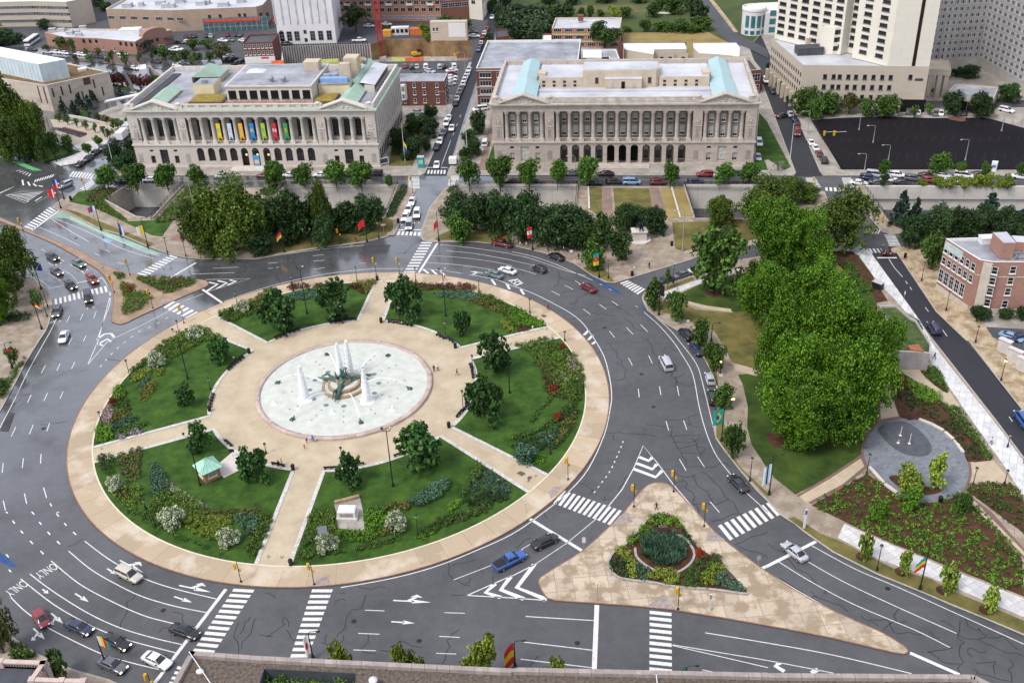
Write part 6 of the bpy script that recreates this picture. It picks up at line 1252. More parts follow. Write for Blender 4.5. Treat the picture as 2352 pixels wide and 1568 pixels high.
def leaves(centers,rad_,n,leaf,rng,flat=.35,long=1.0):
 "quads scattered round clump centres -> verts, faces arrays"
 k=len(centers); c=np.repeat(centers,n,axis=0); r=np.repeat(rad_,n)[:,None]
 d=rng.normal(size=(k*n,3)); d/=np.linalg.norm(d,axis=1)[:,None]; rr=rng.uniform(.55,1.0,size=(k*n,1)); p=c+d*r*rr
 nn=d*1.0+rng.normal(size=(k*n,3))*.55+np.array([0,0,flat]); nn/=np.linalg.norm(nn,axis=1)[:,None]
 t=np.cross(nn,rng.normal(size=(k*n,3))); t/=np.linalg.norm(t,axis=1)[:,None]; b=np.cross(nn,t)
 s=leaf*rng.uniform(.6,1.3,size=(k*n,1)); L=s*long
 v=np.stack([p-t*L,p-b*s*.6,p+t*L,p+b*s*.6],axis=1).reshape(-1,3); return v
def quadmesh(name,v,mats):
 n=len(v)//4; me=bpy.data.meshes.new(name); me.vertices.add(len(v)); me.vertices.foreach_set('co',v.astype(np.float32).ravel())
 me.loops.add(n*4); me.loops.foreach_set('vertex_index',np.arange(n*4,dtype=np.int32)); me.polygons.add(n); me.polygons.foreach_set('loop_start',np.arange(0,n*4,4,dtype=np.int32))
 for m in mats: me.materials.append(m)
 me.update(calc_edges=True); return me
def crown(name,seed,blobs,cl,n,leaf,shape='round',m='green',spread=.62,bs=(.32,.5)):
 "unit crown: fits in radius 1, z -1..1; main lumps -> clumps -> leaves"
 rng=np.random.default_rng(seed); C_=[];R_=[]
 for i in range(blobs):
  d=rng.normal(size=3); d/=np.linalg.norm(d); d[2]=d[2] if rng.random()<.6 else abs(d[2])
  rr=spread*rng.uniform(.55,1.0);
  c=d*rr; r=rng.uniform(*bs)
  if shape=='cone': z=rng.uniform(-1,1); a=rng.uniform(0,2*PI); w=(1-z)/2*.8+.05; c=np.array([w*.65*math.cos(a),w*.65*math.sin(a),z]); r=.10+.28*w
  if shape=='spread': c=d*rr*np.array([1.1,1.1,.8])
  k=cl
  q=rng.normal(size=(k,3)); q/=np.linalg.norm(q,axis=1)[:,None]; q[:,2]=np.where(rng.random(k)<.35,np.abs(q[:,2]),q[:,2])
  C_.append(c+q*r*rng.uniform(.6,1,size=(k,1))); R_.append(np.full(k,r*.36)*rng.uniform(.7,1.3,k))
 C_=np.concatenate(C_); R_=np.concatenate(R_)
 if len(C_)<900:
  k=len(C_)//6; q=rng.normal(size=(k,3)); q/=np.linalg.norm(q,axis=1)[:,None]
  if shape!='cone': C_=np.concatenate([C_,q*rng.uniform(.1,.55,(k,1))]); R_=np.concatenate([R_,np.full(k,.2)])
 v=leaves(C_,R_,n,leaf,rng); h=np.sort(np.hypot(v[:,0],v[:,1]))[int(len(v)*.965)]; z0,z1=np.percentile(v[:,2],[1.5,98.5])
 v[:,:2]/=h; v[:,2]=(v[:,2]-(z0+z1)/2)/(z1-z0)*2; return quadmesh(name,v,[LM[m]])
def trunkmesh(name,seed,limbs=5,fork=.45):
 "unit trunk: height 1, radius 1 at base in scaled xy; limbs rise into the crown"
 r=random.Random(seed); mb=MB(); mb.tube([(0,0,-.02),(0,0,.05),(r.uniform(-.2,.2),r.uniform(-.2,.2),fork),(0,0,.8)],[1.25,1.0,.8,.35],8)
 for i in range(limbs):
  a=2*PI*i/limbs+r.uniform(-.4,.4); z=fork*r.uniform(.7,1.2); l=r.uniform(2.5,5)
  mb.tube([(0,0,z),(math.cos(a)*l*.5,math.sin(a)*l*.5,z+.2),(math.cos(a)*l,math.sin(a)*l,min(1.05,z+.42))],[.55,.38,.12],6)
 return mb.mesh(name,M_bark)
CR={'plane':[crown('crown',10+i,26,34,44,.023,m='plane',spread=.76,bs=(.2,.36)) for i in range(3)],
 'plane2':[crown('crown',20+i,18,28,34,.032,m='plane2',spread=.75,bs=(.24,.38)) for i in range(2)],
 'dark':[crown('crown',30+i,14,22,22,.05,m='dark',spread=.66,bs=(.3,.45)) for i in range(3)],
 'deep':[crown('crown',35+i,12,20,20,.06,m='deep',spread=.66,bs=(.3,.45)) for i in range(2)],
 'street':[crown('crown',40+i,12,18,18,.065,m='street',spread=.62,bs=(.3,.48)) for i in range(3)],
 'mag':[crown('crown',50+i,17,11,14,.085,m='mag',spread=.78,bs=(.2,.32)) for i in range(3)],
 'young':[crown('crown',60+i,9,11,12,.10,m='young',spread=.66,bs=(.24,.4)) for i in range(3)],
 'brightyoung':[crown('crown',65+i,11,11,13,.095,m='sap',spread=.72,bs=(.2,.34)) for i in range(2)],
 'yg':[crown('crown',70+i,11,14,16,.07,m='yg',spread=.66,bs=(.3,.45)) for i in range(2)],
 'conif':[crown('crown',80+i,34,7,12,.08,'cone','conif') for i in range(2)],
 'purple':[crown('crown',90,11,14,14,.08,m='purple',spread=.66)],'far':[crown('crown',100+i,12,16,16,.075,m='far',spread=.64,bs=(.3,.48)) for i in range(2)],
 'green':[crown('crown',110+i,12,16,16,.07,m='green',spread=.66,bs=(.28,.46)) for i in range(2)],
 'bare':[crown('crown',120,12,12,6,.05,m='bare',spread=.7)],'ochre':[crown('crown',125,12,14,14,.07,m='olive',spread=.66)],
 'bush':[crown('crown',130+i,12,16,14,.08,m='green',spread=.6,bs=(.35,.5)) for i in range(2)],'redball':[crown('crown',140,12,16,16,.07,m='red',spread=.55,bs=(.4,.5))],
 'whiteb':[crown('crown',150+i,13,14,14,.075,m='white',spread=.68,bs=(.28,.42)) for i in range(2)],'tealb':[crown('crown',155,12,14,14,.08,m='teal',spread=.66)],'brightb':[crown('crown',158,12,14,14,.08,m='bright',spread=.62)]}
TRK=[trunkmesh('trunk',i) for i in range(3)]
NTREE=0
def tree(kind,base,topy,wpx,name,label,group=None,cfrac=.62,z0=0.15,cat='tree',bark=None,squash=None,trunk=True):
 "base/top in survey px; wpx half width of the crown in survey px"
 global NTREE; NTREE+=1; rr=random.Random(NTREE*17+3)
 w=at(base,z0); H=max(2.0,hgt(base,topy,z0)*.94); p=ppm((w.x,w.y,z0+H*.6)); R=wpx/p
 ch=H*min(.95,cfrac+.1) if squash is None else squash*R*2; ch=min(ch,H*.96)
 T=thing(name,label,cat,(w.x,w.y,z0),rr.uniform(0,6.28),group)
 if trunk:
  tr=inst('trunk',TRK[NTREE%3],T,(0,0,0),(0,0,0),(max(.09,min(.42,R*.055)),)*2+(H-ch*.3,))
  if bark: tr.material_slots[0].link='OBJECT'; tr.material_slots[0].material=bark
 ms=CR[kind]; inst('crown',ms[NTREE%len(ms)],T,(0,0,H-ch*.5),(0,0,rr.uniform(0,6)),(R*1.04,R*rr.uniform(.94,1.08),ch*.52))
 return T
def rowt(kind,s,label,group=None,name='street_tree',z0=0.15,cfrac=.62,dirn='from the left',**k):
 "s: '@ij x,y,top,halfwidth ...'  labels numbered along the row"
 out=[];ij=None; items=[]
 for t in s.split():
  if t[0]=='@': ij=(int(t[1]),int(t[2])); continue
  x,y,tp,wd=map(float,t.split(',')); items.append(((588*ij[0]+x/4,392*ij[1]+y/4),392*ij[1]+tp/4,wd/4))
 items.sort(key=lambda i:i[0][0])
 for i,(b,tp,wd) in enumerate(items):
  nth='leftmost' if i==0 else ('rightmost' if i==len(items)-1 else ORD[i]+' '+dirn)
  out.append(tree(kind,b,tp,wd,name,label%nth if len(items)>1 else label.replace('%s ','').replace(', %s',''),group,z0=z0,cfrac=cfrac,**k))
 return out
rowt('street','@01 1000,172,-45,95 1260,168,-60,98 1545,165,-70,98 1835,160,-55,85','%s of the round street trees in front of the library, left half','street trees along the long street',cfrac=.7)
rowt('street','@11 185,152,-88,98 450,145,-62,95 740,145,-98,98 965,142,-78,112 1225,142,40,36','%s of the round street trees in front of the library, right half','street trees along the long street',cfrac=.7)
rowt('street','@11 1960,140,-120,100 2240,140,-125,105 @21 160,138,-105,100 420,138,-105,97 695,142,-125,102 1455,158,-95,65 1950,132,-62,92 2180,115,-72,92','%s of the bright street trees in front of the court building','street trees along the long street',cfrac=.68)
rowt('bare','@30 90,1565,1478,55','bare grey twiggy tree on the corner right of the court building',None)
rowt('dark','@10 1610,1105,975,68 1490,1250,1060,105 1600,1260,1085,82 1330,1400,1180,80 1470,1440,1250,95 1560,1390,1270,55 1390,1470,1370,55','%s of the dark trees beside the right wall of the library','trees in the library side garden',cfrac=.8)
rowt('dark','@10 2040,1230,1030,85 1960,1330,1200,85 2010,1420,1280,65 1930,1460,1350,62','%s of the dark trees beside the left wall of the court building','trees in the court side garden',cfrac=.85)
rowt('dark','@00 1080,1510,1310,95 1215,1400,1280,60 1110,1560,1440,85 1210,1520,1370,75','%s of the dark bushes beside the left wall of the library','bushes by the library',cfrac=.85)
rowt('plane2','@00 -60,1380,640,210 110,1400,660,180 250,1380,860,190 360,1420,960,120 130,1480,1060,150','%s of the tall sycamores at the left edge below the gallery','tall trees at the left edge',name='plane_tree',cfrac=.78,bark=M_barkp)
rowt('green','@00 510,1455,1210,62 410,1500,1260,60 640,1400,1240,52 230,1500,1280,60','%s of the slim trees on the lawn below the gallery','slim lawn trees',cfrac=.8)
rowt('young','@00 545,1125,1040,26 625,1148,1045,29 710,1172,1080,23 795,1198,1105,27 880,1222,1130,24 955,1242,1155,28 1010,1275,1180,42','%s of the thin young trees along the gallery path','young trees by the gallery',name='young_tree')
rowt('street','@00 910,1348,1250,42 815,1425,1318,40','%s of the small dark trees at the kerb left of the library','kerb trees left of the library')
rowt('young','@00 1190,1155,1050,42 830,1095,1010,22 910,1118,1030,28 985,1135,1055,32 1090,1190,1095,62','%s of the young trees in the wet gallery court','young trees in the gallery court',name='young_tree')
rowt('conif','@00 590,1040,915,48 690,1060,920,45 740,995,860,48 825,1005,870,42 865,945,830,40 1005,895,780,45 960,905,835,28 1110,885,800,28','%s of the dark conifers beside the stone gallery','conifers by the gallery',name='conifer',cfrac=.92)
rowt('purple','@00 1050,790,650,62 1130,800,660,55 1210,810,680,62 1290,812,690,60 1360,812,695,52','%s of the purple leaved trees behind the gallery','purple trees',cfrac=.8)
rowt('green','@00 1440,805,690,55','green tree at the end of the purple row')
rowt('young','@00 435,482,410,36 555,470,335,58 680,495,350,38 795,512,445,26 1030,562,465,29 1155,588,468,31 1285,582,480,27 1400,562,480,24 1635,602,510,32 1770,605,520,27','%s of the slender street trees along the wet street','slender trees along the wet street',name='young_tree',cfrac=.7)
rowt('ochre','@00 910,522,440,30','brown leaved street tree by the brick store')
rowt('young','@00 690,552,500,28 835,565,505,38 995,585,530,28 1160,600,545,26','%s of the low trees on the near side of the wet street','low trees along the wet street',name='young_tree',cfrac=.75)
rowt('green','@00 1775,462,365,62 1910,452,365,68 1510,545,420,62 1700,535,465,52 1815,545,480,52 1925,545,480,45 1600,520,470,45','%s of the green trees in the store car park','car park trees',cfrac=.75)
rowt('ochre','@00 2045,572,385,98','round olive tree at the right end of the store car park')
rowt('deep','@00 1330,455,358,72 1265,485,400,42 1420,495,440,45','%s of the dark trees beside the brick store porch','trees by the brick store',cfrac=.8)
rowt('far','@00 60,215,90,92 400,265,180,62 820,140,80,42 980,90,20,60 900,60,-20,60 -100,330,220,150 60,400,270,110 170,400,300,70 -40,420,330,110','%s of the dark trees at the top left','far trees top left',cfrac=.8,name='far_tree')
rowt('deep','@10 920,300,48,118','large dark round tree beside the white tower')
rowt('green','@10 1740,290,150,85 1850,290,170,75 1930,275,180,55 1200,295,240,42 1660,300,200,50','%s of the trees in front of the orange brick apartments','trees by the building site',cfrac=.8)
rowt('yg','@10 1560,335,208,65 1580,375,300,38','%s of the yellow green trees above the timber shoring','yellow trees by the building site',cfrac=.8)
rowt('far','@10 2270,290,60,65 2310,240,100,75 2150,430,300,42 2180,110,-20,50 2300,80,-60,60 2230,190,40,50','%s of the dark trees beside the far street','trees along the far street',cfrac=.8)
rowt('far','@20 200,255,40,200 110,345,180,165 490,200,40,85 50,200,40,90 250,405,200,125 330,300,150,90 -60,300,120,90','%s of the large dark trees in the park at the top','park trees at the top',cfrac=.8,name='park_tree')
rowt('green','@20 380,190,55,72 720,185,50,38 1050,165,65,62 1290,155,30,65 1370,90,-20,55 1490,130,-30,95 810,160,90,35 640,150,70,40','%s of the mid green trees in the gardens at the top','garden trees at the top',cfrac=.8,name='park_tree')
rowt('yg','@20 940,175,58,62','yellow green tree in the gardens at the top')
rowt('far','@20 1700,215,0,105 1640,90,-40,70 560,40,-50,70 850,20,-60,90 1150,20,-60,90 340,30,-60,90','%s of the far dark trees along the top edge','far trees along the top edge',cfrac=.85,name='far_tree')
rowt('green','@20 1740,285,150,85 1380,288,195,85 1560,295,180,85 1220,295,185,52 1050,295,240,48 1660,305,230,60 1470,295,215,50','%s of the bushy trees along the back of the straw lawn','trees behind the straw lawn',cfrac=.85)
rowt('deep','@20 850,440,200,152','large dark tree in front of the brick school')
rowt('yg','@20 160,495,415,78','small yellow green tree left of the white roofs'); rowt('green','@20 1110,535,465,75','small tree between the white roofs')
rowt('green','@30 340,1060,810,118 430,1090,900,100 560,1050,850,112 890,1070,910,75 1080,1070,880,112','%s of the leafy trees in front of the hotel wing','trees in front of the hotel wing',cfrac=.85)
rowt('ochre','@30 740,1050,860,92','brownish tree in front of the hotel wing'); rowt('young','@30 1220,990,910,42 1340,1090,970,38 1480,1050,945,52','%s of the small trees by the hotel entrance','small trees by the hotel entrance')
rowt('dark','@30 1670,1050,850,102 1930,1070,860,125 2190,935,780,112','%s of the dark round trees in front of the hotel lobby','trees in front of the lobby',cfrac=.8); rowt('dark','@30 1640,700,612,62 1860,710,602,85 1750,700,620,55','%s of the dark trees behind the hotel lobby','trees behind the lobby',cfrac=.85)
rowt('dark','@30 95,855,738,32 170,850,748,32 190,965,880,32 20,665,570,38','%s of the small dark trees along the hotel pavement','trees along the hotel pavement',cfrac=.75)
rowt('street','@30 1060,1620,1465,52 1565,1620,1408,95 1760,1620,1485,42 1990,1625,1490,45 2310,1630,1500,45','%s of the round trees along the empty car park edge','trees along the empty car park',cfrac=.7)
rowt('yg','@31 1560,155,40,62 1680,155,60,62 1790,155,60,52 1900,155,28,62 2000,155,28,62 2120,155,48,52 2200,155,48,62 1410,140,80,45','%s of the yellow green bushes along the trench edge on the right','bushes along the trench edge',cfrac=.9,name='bush',cat='bush')
rowt('deep','@31 1060,155,28,45','dark little tree among the cars at the trench edge')
rowt('conif','@31 1210,500,178,95 1340,500,243,65 2020,440,203,112 2330,430,350,60','%s of the conifers in front of the right trench','conifers on the right',name='conifer',cfrac=.95)
rowt('dark','@31 1300,690,420,115 1450,660,400,135 1600,640,330,145 1740,640,340,135 1850,640,380,125 2000,600,350,135 2150,580,340,125 2290,600,400,115 2340,720,560,100 2150,680,480,100','%s of the dark trees beyond the brick building','dark trees on the right',cfrac=.82)
rowt('green','@31 1500,905,595,135','round green tree beside the pink brown brick building',cfrac=.85)
rowt('dark','@31 1945,1350,1245,95 2185,1360,1265,72 2330,1360,1250,55','%s of the clipped round shrubs in front of the brick building','shrubs by the brick building',name='shrub',cat='shrub',cfrac=.95)
def big(kind,x,y,top,w,lab,**k): return tree(kind,(x,y),top,w,'plane_tree',lab,'big sycamores in the park',cat='tree',bark=M_barkp,**k)
big('plane2',1748,520,412,62,'olive green sycamore nearest the trench wall',cfrac=.78); big('plane2',1650,520,452,34,'small sycamore beside the lawn left of the olive one',cfrac=.78)
big('plane2',1925,565,438,72,'dark olive sycamore with visible trunk at the street corner crossing',cfrac=.75); big('plane2',1800,470,410,40,'thin sycamore far behind beside the long street',cfrac=.8); big('plane2',1855,460,425,34,'thin sycamore nearest the police car',cfrac=.8)
big('plane',1775,628,462,72,'large bright sycamore topmost of the big trees',cfrac=.82); big('plane',1830,625,482,61,'bright sycamore right of the topmost big tree',cfrac=.82)
tree('green',(1645,672),520,58,'plane_tree','sycamore with pale trunk standing in a round mulch bed','big sycamores in the park',bark=M_barkp,cfrac=.75)
big('plane',1760,760,610,66,'bright sycamore at the left of the middle group',cfrac=.82); big('plane',1870,765,604,74,'bright sycamore at the centre of the middle group',cfrac=.82)
big('plane',1790,870,676,66,'large sycamore left in the lower group',cfrac=.84); big('plane',1900,885,684,85,'huge sycamore in the middle of the lower group',cfrac=.84); big('plane',1985,900,719,66,'sycamore shading the planted pavilion roof',cfrac=.84)
big('plane',1825,970,774,85,'broad sycamore above the mulch circle',cfrac=.86); big('plane',1940,985,794,81,'sycamore at the lower right of the big group',cfrac=.86); big('plane',1858,1022,864,81,'lowest sycamore with hanging branches near the oval plaza',cfrac=.9)
sheet('mulch_circle',[Vector((at((1641,673)).x+2.4*math.cos(a/24*2*PI),at((1641,673)).y+2.4*math.sin(a/24*2*PI),0)) for a in range(24)],.18,M_mulch);
sheet('mulch_circle',[Vector((at((1800,1010)).x+3.2*math.cos(a/24*2*PI),at((1800,1010)).y+3.2*math.sin(a/24*2*PI),0)) for a in range(24)],.18,M_mulch)
big('plane2',545,572,412,74,'tall olive green sycamore left in the clump north of the round garden',cfrac=.85); big('plane2',478,578,462,48,'sycamore hanging over the seated monument',cfrac=.85); big('plane2',748,540,416,24,'pale feathery sycamore rising above the tree clump',cfrac=.85)
rowt('deep','@11 110,650,235,165 320,640,205,190 560,560,215,150 420,600,300,150 820,550,300,135 700,500,330,110 230,560,330,140','%s of the dense trees in the clump left of the cross street','dense trees left of the cross street',cfrac=.88)
rowt('dark','@11 620,690,420,112 1050,550,245,142 870,560,400,62 70,745,560,125','%s of the separate dark trees at the front of the left clump','front trees of the left clump',cfrac=.85)
rowt('dark','@11 1830,470,215,150 2080,560,212,165 2260,590,215,150 @21 100,630,215,185 330,660,330,175 540,670,330,190 700,700,430,150','%s of the dense dark trees right of the cross street','dense trees right of the cross street',cfrac=.9)
rowt('deep','@21 780,730,400,135 620,720,480,150 980,825,545,122 ','%s of the dark trees behind the side street corner','corner trees',cfrac=.9); rowt('street','@21 750,905,655,100 @11 1870,645,390,112','%s of the lighter small trees in front of the dark row','lighter trees before the dark row',cfrac=.85)
rowt('dark','@21 1010,550,318,122 1150,500,330,125 1300,575,340,112','%s of the rounded dark trees around the equestrian monument','trees round the monument',cfrac=.9)
rowt('green','@21 1300,1275,990,85 1500,1385,1118,98 1730,1610,1360,75','%s of the small willow like trees along the arc kerb, upper part','kerb trees on the arc',cfrac=.9); rowt('green','@22 1850,275,20,95 1940,605,395,98 2025,1075,770,98','%s of the small willow like trees along the arc kerb, lower part','kerb trees on the arc',cfrac=.9)
rowt('young','@21 1430,1085,890,32','thin sapling on the verge of the side street')
rowt('brightyoung','@33 880,432,185,64 1240,575,340,74 1640,735,480,78 2030,905,690,86','%s of the bright saplings in mulch rings on the right verge','saplings on the right verge',name='sapling',cfrac=.8)
for s in ('@33 865,415','@33 1225,555','@33 1605,725','@33 2000,905'):
 w=G(s)[0]; sheet('mulch_circle',[Vector((w.x+1.1*math.cos(a/16*2*PI),w.y+1.1*math.sin(a/16*2*PI),0)) for a in range(16)],.19,M_mulch)
rowt('yg','@32 1290,1390,1178,132','bright yellow green shrub tree in the oval plaza bed',None,cfrac=.8); rowt('brightyoung','@32 1520,1345,1028,98','slender pale birch in the oval plaza bed',None,cfrac=.85); rowt('brightb','@32 1300,1520,1325,105','bright green shrub below the oval plaza',None,cfrac=.9,name='shrub',cat='shrub')
rowt('brightb','@32 1020,1610,1445,72','bright green rounded shrub in the mulch bed',None,cfrac=.9,name='shrub',cat='shrub'); rowt('green','@32 1770,1570,1398,78','green shrub by the dark bin of the oval plaza',None,cfrac=.9,name='shrub',cat='shrub'); rowt('brightb','@33 1000,65,-20,75','bright green shrub low in the mulch bed',None,cfrac=.9,name='shrub',cat='shrub')
def mag(s,lab,**k):
 ij,r=s.split(); x,y,t,w=map(float,r.split(',')); tree('mag',(588*int(ij[1])+x/4,392*int(ij[2])+y/4),392*int(ij[2])+t/4,w/4*.9,'garden_tree',lab,'trees on the round garden lawns',z0=.2,cfrac=.82,**k)
mag('@11 230,1465,1095,185','large glossy tree at the left end of the top left lawn'); mag('@11 740,1340,1010,165','large glossy tree at the right end of the top left lawn'); mag('@11 1390,1355,1010,172','large glossy tree at the left end of the top right lawn'); mag('@11 1905,1500,1288,88','small tree alone on the top right lawn')
mag('@12 2190,285,-75,165','large glossy tree at the top of the right lawn'); mag('@12 2120,725,360,185','broad glossy tree at the lower left of the right lawn'); mag('@12 1520,1145,760,240','biggest glossy tree at the top of the bottom right lawn'); mag('@12 860,1315,1045,132','pale leaved round tree at the left of the bottom right lawn'); mag('@12 10,1295,990,145','round tree at the right end of the bottom left lawn')
mag('@02 1855,1015,750,122','tree with bare lower trunk at the path corner of the bottom left lawn'); mag('@02 1720,595,405,92','small blue green tree in the middle of the left lawn'); mag('@02 2030,185,-35,112','small round tree at the upper right of the left lawn')
big('plane2',38,690,518,58,'large sycamore on the plaza at the left edge',cfrac=.75); big('plane',5,740,644,37,'lower bright tree at the left edge plaza',cfrac=.85); big('plane2',-10,660,545,60,'sycamore cut by the left edge',cfrac=.8)
rowt('green','@02 150,235,55,62 40,495,355,65','%s of the small trees on the left verge','verge trees on the left'); rowt('ochre','@03 40,1290,690,160','large olive tree cut by the lower left edge',None,cfrac=.9); rowt('young','@03 560,1530,1285,105 200,1360,1258,85','%s of the low shrubs along the bottom left mulch strip','shrubs bottom left',cfrac=.95,name='shrub',cat='shrub')
rowt('yg','@13 840,1640,1265,150 1420,1650,1232,140 2050,1660,1195,185 @23 390,1650,1345,130','%s of the yellow green tree tops rising behind the stone parapet','trees behind the parapet',cfrac=.8)
rowt('young','@01 370,1290,1090,60','thin yellow leaved tree by the left plaza crossing',None)
def bush(kind,s,r,lab,cat='shrub',h=1.5,name='shrub',grp=None,z0=.2,lift=0.0):
 w=G(s)[0]; p=ppm(w); R=r/4/p; T=thing(name,lab,cat,(w.x,w.y,z0),0,grp); ms=CR[kind]; inst('foliage',ms[0],T,(0,0,R*h*.5+lift),(0,0,R*7),(R,R,R*h*.55))
 MB().tube([(0,0,0),(0,0,R*.6+lift)],.08,5).build('stem',M_bark,T); return T
for i,(s,r,lab) in enumerate((('@22 460,75',32,'red ball shrub at the top of the right bed'),('@22 380,465',42,'red ball shrub in the middle of the right bed'),('@22 420,725',42,'red ball shrub beside the clipped hedge of the right bed'),('@02 1040,580',38,'red ball shrub in the left bed beside the grey pink flowers'),('@02 1425,115',28,'small red shrub at the top of the left bed'),('@23 1715,480',42,'red ball tree on a stem in the triangular island bed'),('@01 1190,1120',35,'red brown shrub in the small left island'))):
 bush('redball',s,r,lab,grp='red ball shrubs',lift=2.0 if i==5 else 0)
for s,r,lab in (('@03 1590,120',120,'large white leaved bush at the bottom of the left lower lawn'),('@03 2110,300',105,'white leaved bush by the bottom path'),('@13 660,350',105,'white leaved bush beside the dark panel sign'),('@13 1300,150',110,'white leaved bush right of the stone memorial'),('@02 1450,225',90,'white leaved bush in the left bed'),('@02 1065,1360',85,'grey white bush in the lower left bed'),('@01 2235,1300',70,'white leaved bush at the start of the top left bed'),('@01 1800,1540',75,'pale bush at the top of the left bed'),('@22 130,1120',105,'pale round bush at the path corner of the right bed')):
 bush('whiteb' if 'pale round' not in lab else 'tealb',s,r,lab,grp='pale bushes in the round garden')
NC=0
def cover(s,kind,h=.7,dens=1.0,leaf=.22,n=16,name='planting',closed=1,label=None,size=.6,spiky=False,z0=.2,hedge=False):
 "one bed of low plants"
 global NC; NC+=1; rng=np.random.default_rng(NC+500); poly=ccw(smooth(G(s),3,True)); A=area(poly); xs=[p.x for p in poly];ys=[p.y for p in poly]
 N=int(A*dens/(size*size)*.9)+3; pts=[]; tries=0
 while len(pts)<N and tries<N*12:
  tries+=1; x,y=rng.uniform(min(xs),max(xs)),rng.uniform(min(ys),max(ys))
  if inside(x,y,poly): pts.append((x,y))
 if not pts: return
 o=Vector((sum(p[0] for p in pts)/len(pts),sum(p[1] for p in pts)/len(pts),z0)); pts=np.array(pts)
 hz=h*rng.uniform(.6,1.15,len(pts)) if not hedge else h*rng.uniform(.9,1.03,len(pts))
 c=np.column_stack([pts[:,0]-o.x,pts[:,1]-o.y,hz*.55]); R=np.full(len(pts),size*.75)*rng.uniform(.8,1.2,len(pts))
 if spiky:
  k=n; cc=np.repeat(c,k,axis=0); a=rng.uniform(0,2*PI,len(cc)); t=np.column_stack([np.cos(a)*.55,np.sin(a)*.55,np.ones(len(cc))]); t/=np.linalg.norm(t,axis=1)[:,None]
  b=np.cross(t,rng.normal(size=(len(cc),3))); b/=np.linalg.norm(b,axis=1)[:,None]; L=np.repeat(hz,k)[:,None]*rng.uniform(.7,1.2,(len(cc),1)); p0=cc.copy(); p0[:,2]=0; p0[:,:2]+=rng.normal(size=(len(cc),2))*size*.3
  v=np.stack([p0-b*leaf*.25,p0+t*L*.6-b*leaf*.22,p0+t*L,p0+t*L*.6+b*leaf*.22],axis=1).reshape(-1,3)
 else:
  v=leaves(c,R,n,leaf,rng);
  v[:,2]=(v[:,2])*1.0; sc=np.repeat(np.repeat(hz,n),4); v[:,2]=np.clip(v[:,2],0.02,sc*1.25)
 me=quadmesh(name,v,[LM[kind]]); ob=link(bpy.data.objects.new(name,me)); ob.location=o
 if hedge: tag(ob,label or 'clipped hedge','hedge')
 else: ob['kind']='stuff';
 return ob
def under(s,z=.206,m=None): sheet('flower_bed',smooth(G(s),3,True),z,m or M_mulch)
